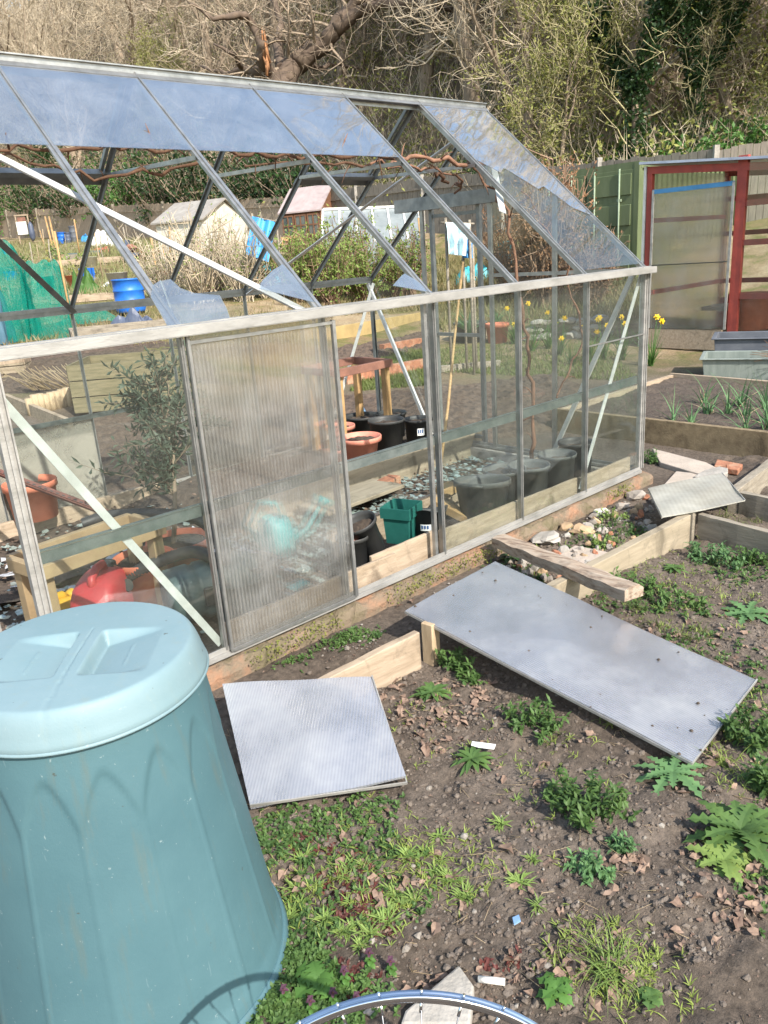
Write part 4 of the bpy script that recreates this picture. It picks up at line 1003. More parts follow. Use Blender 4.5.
#@@FORE
# ------------------------------------------------------------------ the turquoise compost bin in front
def binmat(name, col, dark, stain):
    m, t, out = nt(name); co = N(t, 'TexCoord').outputs['Object']
    def noise_(sc, st, det=6): mp = N(t, 'Mapping'); mp.inputs['Scale'].default_value = st; L(t, co, mp.inputs[0]); n = N(t, 'TexNoise', i_Scale=sc, i_Detail=det, i_Roughness=.65); L(t, mp.outputs[0], n.inputs[0]); return n.outputs[0]
    base_ = ramp(t, noise_(2.5, (1,1,1)), [(.35, dark), (.65, col)])
    def over(prev, src, lo, hi, c, amt):
        mr = N(t, 'MapRange'); mr.inputs[1].default_value = lo; mr.inputs[2].default_value = hi; mr.inputs[4].default_value = amt; L(t, src, mr.inputs[0]); mx = N(t, 'MixRGB'); L(t, mr.outputs[0], mx.inputs[0]); L(t, prev, mx.inputs[1]); mx.inputs[2].default_value = rgba(c); return mx.outputs[0]
    c = over(base_.outputs[0], noise_(6, (5,5,.35)), .56, .74, stain, .5)          # run-down stains
    c = over(c, noise_(70, (1,1,1), 3), .68, .74, (.3,.36,.36), .5)                 # pale scuffs
    c = over(c, noise_(38, (1,1,1), 4), .7, .73, (.05,.045,.03), .7)                # soil specks
    c = over(c, noise_(14, (9,.6,1), 3), .7, .73, (.32,.4,.42), .12)                # scratches
    p = N(t, 'BsdfPrincipled'); p.inputs['Specular IOR Level'].default_value = .4; L(t, c, p.inputs['Base Color']); rr = N(t, 'MapRange'); rr.inputs[3].default_value = .42; rr.inputs[4].default_value = .7; L(t, noise_(9, (1,1,1)), rr.inputs[0]); L(t, rr.outputs[0], p.inputs['Roughness'])
    bp = N(t, 'Bump', i_Strength=.06, i_Distance=.01); L(t, noise_(160, (1,1,1), 3), bp.inputs['Height']); L(t, bp.outputs[0], p.inputs['Normal']); L(t, p.outputs[0], out.inputs[0]); return m
BINM = binmat('pale_teal_bin_plastic', (.07,.145,.165), (.055,.12,.14), (.1,.12,.1))
LIDM = binmat('pale_lid_plastic', (.19,.27,.295), (.15,.235,.26), (.2,.25,.23))  # lid colour set paler than the body
def compost_bin():
    cx_, cy_, zl, rt, rb = .505, 1.565, .787, .249, .352
    root = thing('compost_bin', 'large turquoise compost bin with fluted sides and pale lid in the foreground', 'compost bin', (cx_, cy_, 0))
    b = MB(); NA, NZ = 320, 70; nf = 15
    for j in range(NZ+1):
        z = zl*j/NZ*.985
        for i in range(NA):
            a = 2*math.pi*i/NA; u = ((a/(2*math.pi)*nf) % 1)*2-1
            r = rb+(rt-rb)*z/zl
            arch = zl-.075-.12*abs(u)**1.7
            k = min(1, max(0, (arch-z)/.018)); k = k*k*(3-2*k); kb = min(1, max(0, (z-.05)/.02))
            e = min(1, (1-abs(u))/.1)
            r -= .0055*k*kb*(.35+.65*e)*(1-.35*u*u)
            if z < .045: r += .004*(1-z/.045)
            b.v.append((r*math.cos(a), r*math.sin(a), z))
    for j in range(NZ):
        for i in range(NA): p = j*NA+i; q = j*NA+(i+1) % NA; b.f.append((p, q, q+NA, p+NA)); b.sm.append(True)
    b.build('body', BINM, root, local=True)
    s_ = MB(); s_.lathe((0,0,0), [(rb+.006, .0), (rb+.01, .008), (rb+.006, .02), (rb+.0, .03)], 96); s_.build('base_skirt', BINM, root, local=True)
    # lid: shallow dome with two hand recesses either side of a bar
    ax = math.atan2((onZ(118,612,.86)-onZ(52,722,.86)).y, (onZ(118,612,.86)-onZ(52,722,.86)).x); rl = rt+.012
    l_ = MB(); NR = 90; NA = 240; mid = onZ(86, 662, .86)-Vector((cx_, cy_, 0))
    def top(x, y):
        r = math.hypot(x, y)/rl; z = .07-.012*r*r
        if r > .9: z -= .052*((r-.9)/.1)**2.2
        X = (x-mid.x*.35)*math.cos(ax)+(y-mid.y*.35)*math.sin(ax); Y = -(x-mid.x*.35)*math.sin(ax)+(y-mid.y*.35)*math.cos(ax)
        w = abs(Y)-.028; ex = .085-.18*max(0, abs(Y)-.05)*.3
        if w > -.01 and abs(X) < .1:
            dd = sstep((w+.006)/.014)*sstep((.098-abs(X))/.022)*max(0, 1-max(0, w)/.13)
            z -= .034*dd
        if abs(Y-.002) < .0025 and X < .11: z -= .002
        if abs(abs(Y)-.1) < .002 and abs(X) < .045: z += .0015
        return z
    for j in range(NR+1):
        for i in range(NA):
            a = 2*math.pi*i/NA; r = rl*j/NR; x, y = r*math.cos(a), r*math.sin(a); l_.v.append((x, y, zl+top(x, y)))
    for j in range(NR):
        for i in range(NA): p = j*NA+i; q = j*NA+(i+1) % NA; l_.f.append((p, p+NA, q+NA, q)); l_.sm.append(True)
    bs = NR*NA; off = len(l_.v)
    for r, z in ((rl+.003, zl-.002), (rl+.005, zl-.016), (rl-.002, zl-.022), (rl-.02, zl-.02)):
        for i in range(NA): a = 2*math.pi*i/NA; l_.v.append((r*math.cos(a), r*math.sin(a), z))
    rings = [bs, off, off+NA, off+2*NA, off+3*NA]
    for k in range(4):
        for i in range(NA): p = rings[k]+i; q = rings[k]+(i+1) % NA; l_.f.append((p, rings[k+1]+i, rings[k+1]+(i+1) % NA, q)); l_.sm.append(True)
    l_.build('lid', LIDM, root, local=True)
    q = MB(); q.lathe((0,0,0), [(rl+.0045, zl-.012), (rl+.0075, zl-.016), (rl+.0045, zl-.02)], 96); q.build('lid_rim', LIDM, root, local=True)
compost_bin()
# ------------------------------------------------------------------ bicycle wheel rim standing at the bottom edge
def wheel():
    D = 1.11; top = EYE+ray(400, 991)*D; Rw = .31; lean = R(10)
    n = (-(HD*math.cos(lean))*1.0+Vector((0,0,1))*math.sin(lean)).normalized(); u = RT; w = u.cross(n).normalized()
    if w.z < 0: w = -w
    c = top-w*Rw; root = thing('bicycle_wheel', 'bare spoked bicycle wheel without a tyre, at the bottom edge beside the turquoise bin', 'bicycle wheel', (c.x, c.y, max(0,c.z-Rw*.99)))
    rim = MB(); NA = 160; prof = [(-.005,.007), (-.0065,.003), (-.006,-.003), (-.004,-.007), (.004,-.007), (.006,-.003), (.0065,.003), (.005,.007), (.004,.003), (-.004,.003)]
    k = len(prof)
    for i in range(NA):
        a = 2*math.pi*i/NA; d = u*math.cos(a)+w*math.sin(a)
        for (s_, r) in prof: rim.v.append(tuple(c+d*(Rw-.01+r)+n*s_))
    for i in range(NA):
        for j in range(k): p = i*k+j; q = ((i+1) % NA)*k+j; p2 = i*k+(j+1) % k; q2 = ((i+1) % NA)*k+(j+1) % k; rim.f.append((p, p2, q2, q)); rim.sm.append(True)
    ro = rim.build('rim', CHROME, root)
    hb = MB(); M = Matrix((u, w, n)).transposed(); hb.lathe(c-n*.05, [(.001,0),(.006,.001),(.006,.02),(.024,.022),(.024,.026),(.013,.032),(.013,.07),(.024,.076),(.024,.08),(.006,.082),(.006,.1),(.001,.1)], 20, M); hb.build('hub', CHROME, root)
    for i in range(32):
        a = 2*math.pi*(i+.5)/32; d = u*math.cos(a)+w*math.sin(a); s_ = 1 if i % 2 else -1; a2 = a+(R(50) if i % 4 < 2 else -R(50)); d2 = u*math.cos(a2)+w*math.sin(a2)
        q = MB(); q.tube([c+d2*.022+n*s_*.026, c+d*(Rw-.02)], .0011, 5); sp = q.build('spoke', SPOKE, root)
        q = MB(); q.tube([c+d*(Rw-.034), c+d*(Rw-.018)], .0024, 6); q.tube([c+d*(Rw-.007), c+d*(Rw+.001)], .0022, 6); q.build('nipple', CHROME, sp)
wheel()
# ------------------------------------------------------------------ sheets lying on the plot
def sheet(name, label, P, m, th=.008, group=None, edge=None):
    P = [Vector(p) for p in P]; c = sum(P, Vector())/4; ex = (P[1]-P[0]).normalized(); nz = (P[1]-P[0]).cross(P[3]-P[0]).normalized()
    if nz.z < 0: nz = -nz
    ey = nz.cross(ex); M = Matrix((ex, ey, nz)).transposed(); Mi = M.inverted(); mb = MB(); n = 16
    Q = [Mi@(p-c) for p in P]
    for s_ in (-th/2, th/2):
        for j in range(n+1):
            for i in range(n+1):
                u, v = i/n, j/n; p = (Q[0]*(1-u)+Q[1]*u)*(1-v)+(Q[3]*(1-u)+Q[2]*u)*v
                mb.v.append((p.x, p.y, s_+.006*math.sin(u*3.1)*math.sin(v*2.5+1)+.003*math.sin(u*9+v*5)))
    q = (n+1)**2
    for j in range(n):
        for i in range(n):
            a = j*(n+1)+i; mb.f.append((q+a, q+a+1, q+a+n+2, q+a+n+1)); mb.f.append((a+n+1, a+n+2, a+1, a)); mb.sm += [True]*2
    for i in range(n):
        for a, b in ((i, i+1), (n*(n+1)+i+1, n*(n+1)+i), ((i+1)*(n+1), i*(n+1)), (i*(n+1)+n, (i+1)*(n+1)+n)): mb.quad(mb.v[a], mb.v[b], mb.v[b+q], mb.v[a+q])
    root = thing(name, label, 'plastic sheet', c, 0, group); o = mb.build('sheet', m, root, local=True); o.rotation_euler = M.to_euler()
    e = MB()
    for a, b in ((0,1), (3,2)) if edge is None else edge:
        e.beam(P[a], P[b], .004, th+.002, nz)
    e.build('edge_strip', ALUW, root)
    return root, M, c, Q
big, MBig, cB, QB = sheet('plastic_sheet', 'large ribbed translucent sheet lying aslant on the soil across the timber edging', [onZ(405,612,.17), onZ(692,764,.03), onZ(757,680,.04), onZ(495,562,.17)], polymat('sky_tinted_sheet', 95, 1, 'ground'), edge=((0,1),(1,2)))
sheet('plastic_sheet', 'smaller ribbed translucent sheet on the ground between the turquoise bin and timber edging', [onZ(222,683,.14), onZ(372,676,.16), onZ(407,783,.035), onZ(250,806,.03)], POLYG, edge=((3,2),(1,2)))
CLOUD = polymat('cloudy_sheet', 40, 1, 'cloudy')
sheet('plastic_sheet', 'small cloudy cream-grey sheet resting on the timber edging near the far corner of the greenhouse', [onZ(648,489,.165), onZ(662,518,.165), onZ(745,500,.175), onZ(722,473,.165)], CLOUD, .006)
# grit and black slugs' worth of dirt on the big sheet
rg = random.Random(9); mb = MB()
for _ in range(46):
    u, v = rg.random(), rg.random(); p = (QB[0]*(1-u)+QB[1]*u)*(1-v)+(QB[3]*(1-u)+QB[2]*u)*v; p = cB+MBig@Vector((p.x, p.y, .007)); s_ = rg.choice([.002,.003,.003,.005,.007])
    mb.lathe(p, [(.0005,-.002), (s_, 0), (s_*.6, s_*.5), (.0005, s_*.6)], 6)
solo(mb, 'soil_crumbs', SOILP, 'dark soil crumbs scattered over the large ribbed sheet', 'soil crumbs', cB, kind='stuff')
# ------------------------------------------------------------------ timber edging
board('edging_board', 'pale upright edging board between the smaller sheet and the split peg', (1.36, 2.10), (1.965, 2.035), -.03, (.115,.155), WOODP, .034)
board('edging_board', 'long edging board running from the rough plank to the cloudy sheet peg', (2.62, 1.92), (3.87, 1.868), -.03, (.13,.15), WOODY, .045)
board('edging_board', 'grey edging board running right from the peg towards the bottom corner bed', (3.95, 1.83), (3.82, 1.05), -.03, .14, WOODG, .04)
board('edging_board', 'grey edging board slanting away behind the cloudy sheet', (4.42, 1.86), (5.45, 1.965), -.03, .15, WOODG, .055)
board('edging_board', 'short grey board at the right edge below the slanting board', (4.44, 1.82), (4.36, 1.3), -.03, .14, WOODG, .04)
def peg(name, label, x, y, h, m, w=.055, notch=True, rz=.1):
    mb = MB(); mb.box((x-.017, y, h/2-.03), (w*.48, w, h+.06), rz); mb.box((x+w*.5-.016, y+.004, h/2-.036), (w*.46, w*.94, h+.045), rz); solo(mb, name, m, label, 'peg', (x, y, 0), bevel=.003)
peg('timber_peg', 'split square timber peg at the left end of the large sheet', 2.045, 2.035, .165, WOODP2)
peg('timber_peg', 'square timber peg under the corner of the cloudy sheet', 3.92, 1.87, .155, WOODG)
def plank():
    a = onZ(500, 540, .13); b = onZ(634, 592, .19); root = thing('rough_plank', 'thick split weathered timber lying across the edging board and rubble', 'plank', (a+b)/2)
    d = (b-a).normalized(); sd = d.cross(Vector((0,0,1))).normalized(); mb = MB(); n = 26; rg = random.Random(6); prof = [(-.05,-.028), (.05,-.03), (.052,.02), (.02,.03), (-.03,.026), (-.052,.012)]
    for i in range(n+1):
        p = a.lerp(b, i/n)
        for (x, z) in prof: mb.v.append(tuple(p+sd*(x+noise.noise(Vector((i*.3, x*40, 1)))*.012)+Vector((0,0,z+noise.noise(Vector((i*.35, x*50, 5)))*.01))))
    k = 6
    for i in range(n):
        for j in range(k): p = i*k+j; q = i*k+(j+1) % k; mb.f.append((p, p+k, q+k, q)); mb.sm.append(False)
    mb.f.append(tuple(range(k))); mb.f.append(tuple(n*k+j for j in reversed(range(k)))); mb.sm += [False]*2
    mb.build('timber', PLANK, root)
plank()
# ------------------------------------------------------------------ stones, rubble, slabs
def rock(mb, c, r, rg, flat=.65):
    bm = bmesh.new(); bmesh.ops.create_icosphere(bm, subdivisions=2, radius=1); s_ = Vector((rg.uniform(.7,1.3), rg.uniform(.7,1.3), flat*rg.uniform(.7,1.2))); of = Vector((rg.random()*9,)*3); rz = Matrix.Rotation(rg.random()*6, 3, 'Z')
    b = len(mb.v)
    for v in bm.verts:
        k = 1+noise.noise(v.co*1.1+of)*.55; q = Vector((v.co.x*s_.x, v.co.y*s_.y, v.co.z*s_.z))*k*r; mb.v.append(tuple(Vector(c)+rz@q))
    for f in bm.faces: mb.f.append(tuple(b+v.index for v in f.verts)); mb.sm.append(False)
    bm.free(); return mb
def stone(px, py, wpx, m, label, name='stone', cat='stone', flat=.65, group=None):
    p = onZ(px, py, .01); r = wpx/2*depth(p)/FPX; mb = MB(); rock(mb, (p.x, p.y, r*.3), r, random.Random(int(px*7+py)), flat); return solo(mb, name, m, label, cat, p, group)
stone(601, 514, 17, WHITES, 'palest round stone in the rubble beside the far greenhouse corner')
stone(636, 497, 18, STONE, 'pinkish angular stone against the greenhouse sill near its far corner')
stone(582, 532, 22, STONEO, 'ochre stone in the rubble between greenhouse and edging board')
stone(565, 527, 14, STONEO, 'small ochre stone touching the greenhouse sill')
stone(622, 507, 12, STONE, 'grey stone between the pale round stone and the pinkish one')
stone(548, 541, 34, CONC, 'broad flat lump of grey mortar by the sill behind the rough plank', flat=.35)
stone(520, 556, 20, STONEO, 'brownish stone at the inner end of the rough plank')
stone(395, 831, 12, WHITES, 'white pebble on the weedy soil below the smaller sheet', flat=.5)
stone(702, 963, 8, WHITES, 'small cream stone on the bare soil at lower right', flat=.6)
stone(375, 1005, 22, STONE, 'brown stone just above the wheel rim', flat=.5)
GRB = 'loose rubble pieces beside the greenhouse sill'
rg = random.Random(31); protos = []
for k, m_ in enumerate((STONE, STONEO, BRICK, CONC)):
    mb = MB(); rock(mb, (0,0,0), .02, random.Random(k+50)); o = mb.build('loose_stone', m_); tag(o, 'small loose stone or brick lump in the patch beside the greenhouse sill', 'stone', GRB); protos.append(o)
spots = []
while len(spots) < 120:
    px, py = rg.uniform(505, 655), rg.uniform(480, 590)
    p = onZ(px, py, 0)
    if 1.98 < p.y < 2.46 and 2.3 < p.x < 4.9: spots.append(p)
for i, p in enumerate(spots):
    o = protos[i] if i < 4 else protos[min(3, int(rg.random()**1.6*4))].copy()
    if i >= 4: COL.objects.link(o)
    o.location = (p.x, p.y, .008); o.rotation_euler = (rg.random()*6, rg.random()*6, rg.random()*6); o.scale = [rg.uniform(.5,1.7)]*3
def slab(name, label, pix, m, z=.02, th=.04, cat='slab'):
    P = [onZ(x, y, z) for x, y in pix]; k = len(P); c = sum(P, Vector())/k; mb = MB()
    mb.v = [tuple(p-Vector((0,0,th))) for p in P]+[tuple(p) for p in P]; mb.f = [tuple(reversed(range(k))), tuple(range(k, 2*k))]+[(i, (i+1) % k, k+(i+1) % k, k+i) for i in range(k)]; mb.sm = [False]*len(mb.f)
    area = sum((P[i].x*P[(i+1) % k].y-P[(i+1) % k].x*P[i].y) for i in range(k))
    if area < 0: mb.f = [tuple(reversed(f)) for f in mb.f]
    return solo(mb, name, m, label, cat, c, bevel=.006)
slab('paving_slab', 'cracked pinkish paving slab by the far corner post of the greenhouse', [(652,448), (706,462), (722,470), (700,474), (660,462)], SLABP, .03)
slab('paving_slab', 'grey concrete slab beside the loose orange brick', [(704,470), (728,464), (728,472), (712,478), (694,476)], CONC, .035)
slab('paving_slab', 'flat pale stone at the back edge of the cloudy sheet', [(664,484), (676,471), (706,474), (700,484), (672,490)], SLABP, .02)
slab('paving_slab', 'pinkish flat slab between the rubble and the long edging board', [(550,560), (575,545), (610,552), (596,568), (570,572)], SLABP, .02)
slab('brick', 'flat orange brick lying loose beside the raised bed', [(717,459), (743,464), (738,470), (714,466)], BRICK, .035, .04, 'brick')
slab('concrete_shard', 'triangular grey concrete shard behind the wheel rim', [(405,1010), (459,964), (474,985), (470,1024), (400,1024)], CONC, .03, .04, 'concrete')
slab('plant_label', 'small white plastic plant label lying on the soil', [(472,741), (496,744), (494,749), (478,747), (471,745)], LABELP, .03, .003, 'plant label')
p = onZ(478, 979, .02); q = onZ(505, 982, .02); mb = MB(); mb.tube([p, q], .008, 8); solo(mb, 'stick', WHITES, 'short pale stick above the wheel rim', 'stick', p)
slab('glass_chip', 'small blue-grey glass chip on the bare soil right of centre', [(512,917), (519,914), (521,921), (514,925)], MATS['blue_plastic_scrap'], .02, .003, 'glass')
# ------------------------------------------------------------------ raised bed at the right
board('bed_board', 'shade-darkened brown front board of the raised bed beside the greenhouse corner', (5.7, 4.0), (5.69, 1.1), -.04, .2, WOODB, .05)
board('bed_board', 'pale back board of the raised bed, in front of the metal tanks', (7.75, 4.0), (7.5, 1.0), -.03, .2, WOODP, .04)
board('bed_board', 'short side board of the raised bed next to the greenhouse', (5.73, 3.97), (7.72, 3.97), -.03, .19, WOODP, .04)
mb = MB(); A_, B_, C_, D_ = Vector((5.71,3.96,0)), Vector((5.71,1.1,0)), Vector((7.5,1.1,0)), Vector((7.72,3.96,0)); n = 50
for j in range(n+1):
    for i in range(n+1):
        u, v = i/n, j/n; p = (A_*(1-u)+B_*u)*(1-v)+(D_*(1-u)+C_*u)*v; mb.v.append((p.x, p.y, .15+noise.noise(p*5)*.03+noise.noise(p*17)*.02+noise.noise(p*40)*.008))
for j in range(n):
    for i in range(n): a = j*(n+1)+i; mb.f.append((a, a+1, a+n+2, a+n+1)); mb.sm.append(True)
solo(mb, 'raised_bed_soil', MATS['bed_soil'], 'dark crumbly soil filling the raised bed', 'soil', (0,0,0), kind='structure')
def blades(mb, c, n, ln, w, rg, lean=.5, seg=3):
    for _ in range(n):
        d = Vector((rg.gauss(0,lean), rg.gauss(0,lean), 1)).normalized(); l_ = ln*rg.uniform(.5,1.15); p = Vector(c)+Vector((rg.gauss(0,.012), rg.gauss(0,.012), 0)); a = rg.random()*6.28; sd = Vector((math.cos(a), math.sin(a), 0))*w/2; pr = (p-sd, p+sd)
        for k in range(1, seg+1):
            d = (d+Vector((d.x, d.y, -.25))*.28).normalized(); p = p+d*l_/seg; ww = sd*(1-k/seg) if k < seg else sd*.05
            nx = (p-ww, p+ww); mb.quad(pr[0], pr[1], nx[1], nx[0]); pr = nx
LEEKM = leafmat('leek_leaves', (.16,.3,.12), (.1,.2,.09))
rg = random.Random(44); lk = None
rows = [(u, v) for v in (.1,.3,.52) for u in (.34,.42,.5,.57,.64,.7,.77,.84,.92)]
for i, (u, v) in enumerate(rows):
    u += rg.uniform(-.04,.04); v += rg.uniform(-.05,.05); p = (A_*(1-u)+B_*u)*(1-v)+(D_*(1-u)+C_*u)*v; p.z = .14
    if lk is None or i < 4:
        mb = MB(); blades(mb, (0,0,0), 12, .3, .014, rg, .38, 5); mb.tube([(0,0,-.01),(0,0,.06)], .009, 8); q = MB(); blades(q, (0,0,0), 5, .2, .012, rg, 1.1, 4)
        lk = thing('onion_plant', 'leafy green onion plant growing in the raised bed beside the greenhouse', 'onion plant', p, 0, 'onion plants in the raised bed'); mb.build('green_leaf', LEEKM, lk, local=True); q.build('dry_leaf', DRYG, lk, local=True)
        LKS = [lk] if i == 0 else LKS+[lk]
    else: dup(LKS[i % 4], p, rg.random()*6.28, rg.uniform(.9,1.5))
# metal tanks
def tank(name, label, c, rz, w, d, h, m):
    root = thing(name, label, 'tank', c, rz); t_ = .012; b = MB(); fl = .03
    def ring(sx, sy, z): return [(-w/2*sx, -d/2*sy, z), (w/2*sx, -d/2*sy, z), (w/2*sx, d/2*sy, z), (-w/2*sx, d/2*sy, z)]
    R_ = [ring(.93,.93,0), ring(1,1,h), ring(1+fl/w*2,1+fl/d*2,h), ring(1+fl/w*2,1+fl/d*2,h+.012), ring(.975,.96,h+.012), ring(.93,.9,.02)]
    for r in R_: b.v += r
    for i in range(len(R_)-1):
        for j in range(4): b.f.append((i*4+j, i*4+(j+1) % 4, i*4+4+(j+1) % 4, i*4+4+j)); b.sm.append(False)
    b.f.append((3,2,1,0)); b.f.append(tuple(20+j for j in range(4))); b.sm += [False]*2
    b.build('body', m, root, local=True, bevel=.008); return root
pT = onZ(700, 352, .33)
tank('water_tank', 'pale green galvanised tank with brown stems in it, behind the raised bed', (8.29, 3.27, .0), R(-68), 1.15, .55, .34, GALV)
tank('water_tank', 'dark blue-grey tank behind the pale green one, by the red framed shed', (9.14, 3.44, .0), R(-68), 1.35, .6, .44, DTANK)
mb = MB(); rg = random.Random(5)
for _ in range(160):
    p = Vector((8.2+rg.uniform(-.12,.15), 2.95+rg.uniform(-.15,.12), .3)); d = rnd_dir(rg, .25)*rg.uniform(.15,.42); d.z = abs(d.z)*.6; mb.tube([p, p+d*.5+Vector((0,0,.03)), p+d], [.004,.003,.002], 4)
solo(mb, 'stem_bundle', BROWNL, 'bundle of dry brown stems in the pale green tank', 'dry stems', (8.28,2.85,.3))
#@@SHED
# ------------------------------------------------------------------ red framed lean-to shed
def red_shed():
    X0 = 10.45; D = 2.3
    def q(x, y): v = onX(x, y, X0); return v.y, v.z
    yl, zt = q(649, 168)[0], q(649, 168)[1]; yr = q(900, 160)[0]
    yr = yl-4.2; sl_ = (q(768, 163)[1]-zt)/(yl-q(768, 163)[0]); zr = zt+sl_*4.2; zb = terr(X0, yl)
    root = thing('garden_shed', 'red framed shed glazed with cloudy ribbed plastic, beyond the raised bed', 'shed', (X0, yl, zb))
    f = MB(); P = lambda y, z, x=X0: Vector((x, y, z)); yd = q(736, 200)[0]; y1 = q(655, 200)[0]
    def post(y, w=.09, x=X0, z0=zb, z1=None): f.box((x, y, (z0+(z1 or zt))/2), (.07, w, (z1 or zt)-z0))
    post(yl-.035, .07); post(yd-.07, .12); post(yd-1.0, .07); post(yr, .08)
    post(yl-.03, .07, X0+D, z1=zt+.02); post(yd-.2, .07, X0+D); post(yd-1.1, .07, X0+D); post(yr, .07, X0+D)
    for a, z, w in ((0, zt-.03, .09),): f.beam(P(yl, z), P(yr, z+zr-zt), .075, w)
    f.beam(P(yl, zt-.04, X0+D), P(yr, zr-.04, X0+D), .06, .09)
    for z in (.75, 1.45, 1.95):
        f.beam(P(yl, zb+z, X0+D), P(yr, zb+z, X0+D), .05, .07)
        f.beam(P(yd-.13, zb+z*.93, X0), P(yr, zb+z*.93, X0), .05, .07)
    for y in (yl-.04, yr):
        for z in (.75, 1.7): f.beam(P(y, zb+z, X0), P(y, zb+z, X0+D), .05, .06)
    f.build('frame', REDP, root)
    rf = MB(); a, b = P(yl+.08, zt+.05, X0-.12), P(yr-.1, zr+.05, X0-.12); w = Vector((D+.35, 0, -.05)); t_ = Vector((0,0,.03)); rf.hexa([a, b, b+w, a+w, a+t_, b+t_, b+w+t_, a+w+t_]); rf.build('roof', mat('blue_grey_roof_sheet', (.45,.5,.6), (.32,.36,.45), 5, .5, 0, .1), root)
    pb = MB(); pb.box((X0-.02, yl+.03, (zb+zt)/2), (.05, .035, zt-zb+.04)); pb.build('corner_trim', WHITEP, root)
    # hanging plastic door with a blue strip
    d0, d1 = y1, yd; zd0, zd1 = zb+.28, q(695, 186)[1]
    dm = MB(); dm.box((0,0,0), (abs(d0-d1)-.02, .008, zd1-zd0)); o = dm.build('door', POLYS, root, local=True); o.location = Vector((X0-.06, (d0+d1)/2, (zd0+zd1)/2))-root.location; o.rotation_euler = (0,0,R(-90))
    e = MB(); e.box((X0-.07, (d0+d1)/2, zd1-.02), (.012, abs(d0-d1), .055)); e.build('door_strip', BLUEP, root)
    e = MB(); e.box((X0-.07, d1+.01, (zd0+zd1)/2), (.015, .03, zd1-zd0)); e.build('door_edge', ALUW, root); e = MB(); e.box((X0-.07, d0-.01, (zd0+zd1)/2), (.015, .03, zd1-zd0)); e.build('door_edge', ALUW, root)
    e = MB(); e.beam(P(d0, zb+1.12, X0-.068), P(d1, zb+1.13, X0-.068), .01, .012); e.build('door_tie', BLACKP, root)
    e = MB(); e.box((X0-.04, (yl+yd)/2, zb+.14), (.04, yl-yd-.1, .26)); e.build('door_board', WOODP, root)
    for i in range(3):
        w0 = MB(); a0 = yd-.16-i*1.1; w0.box((0,0,0), (1.0, .008, zt-zb-.35)); o = w0.build('glazing_sheet', POLYS if i != 0 else GLASSD, root, local=True); o.location = Vector((X0-.045, a0-.5, (zt+zb)/2+.1))-root.location; o.rotation_euler = (0,0,R(-90))
    s_ = MB(); s_.box((0,0,0), (D-.1, .008, zt-zb-.1)); o = s_.build('glazing_sheet', POLYS, root, local=True); o.location = Vector((X0+D/2, yl-.04, (zt+zb)/2))-root.location
    b_ = MB(); b_.box((X0+D-.02, (yl+yr)/2, zb+.25), (.03, yl-yr, .5)); b_.build('back_board', REDP, root)
    g = MB(); g.box((X0+1.2, yl-1.0, zb+.45), (.6, 1.2, .05)); g.build('shelf', WOODP, root)
    pot('flower_pot', 'large reddish pot inside the red framed shed', 752, 293, 44, .8, .3, TERRA, .8, soil=.8, cat='flower pot')
red_shed()
# ------------------------------------------------------------------ green shipping container
def container():
    c = onZ(641, 161, 2.95); zb = .36; W, Ln, H = 2.44, 6.0, 2.59; x0, yr = c.x, c.y
    root = thing('shipping_container', 'dull green steel container with lock rods behind the red framed shed', 'container', (x0, yr+W/2, zb))
    b = MB(); b.box((x0+Ln/2, yr+W/2, zb+H/2), (Ln-.02, W-.08, H-.04))
    n = 26
    for s_, y in ((-1, yr+.02), (1, yr+W-.02)):
        for i in range(n): b.box((x0+.2+(Ln-.4)*(i+.5)/n, y, zb+H/2), (.11, .05, H-.3))
    for z in (zb+.07, zb+H-.06): b.box((x0+Ln/2, yr+.03, z), (Ln, .08, .12)); b.box((x0+Ln/2, yr+W-.03, z), (Ln, .08, .12)); b.box((x0, yr+W/2, z), (.1, W, .13))
    for y in (yr+.05, yr+W-.05): b.box((x0, y, zb+H/2), (.12, .11, H))
    b.build('body', CONTG, root)
    for k in range(2):
        y0 = yr+.1+k*(W/2-.09); d = MB(); w = W/2-.12; d.box((x0-.035, y0+w/2, zb+H/2), (.04, w, H-.25))
        for j in range(4): d.box((x0-.065, y0+w/2, zb+.45+j*.58), (.03, w-.12, .4))
        do = d.build('door', CONTG, root, bevel=.01)
        for j in (.28, .8):
            r_ = MB(); yy = y0+w*j; r_.tube([(x0-.1, yy, zb+.1), (x0-.1, yy, zb+H-.1)], .018, 8)
            for z in (.4, 1.0, 1.9): r_.box((x0-.09, yy, zb+z), (.04, .09, .05))
            r_.build('lock_rod', mat('worn_rod_paint', (.3,.36,.25), (.2,.26,.17), 8, .5) if 'worn_rod_paint' not in MATS else MATS['worn_rod_paint'], do)
container()
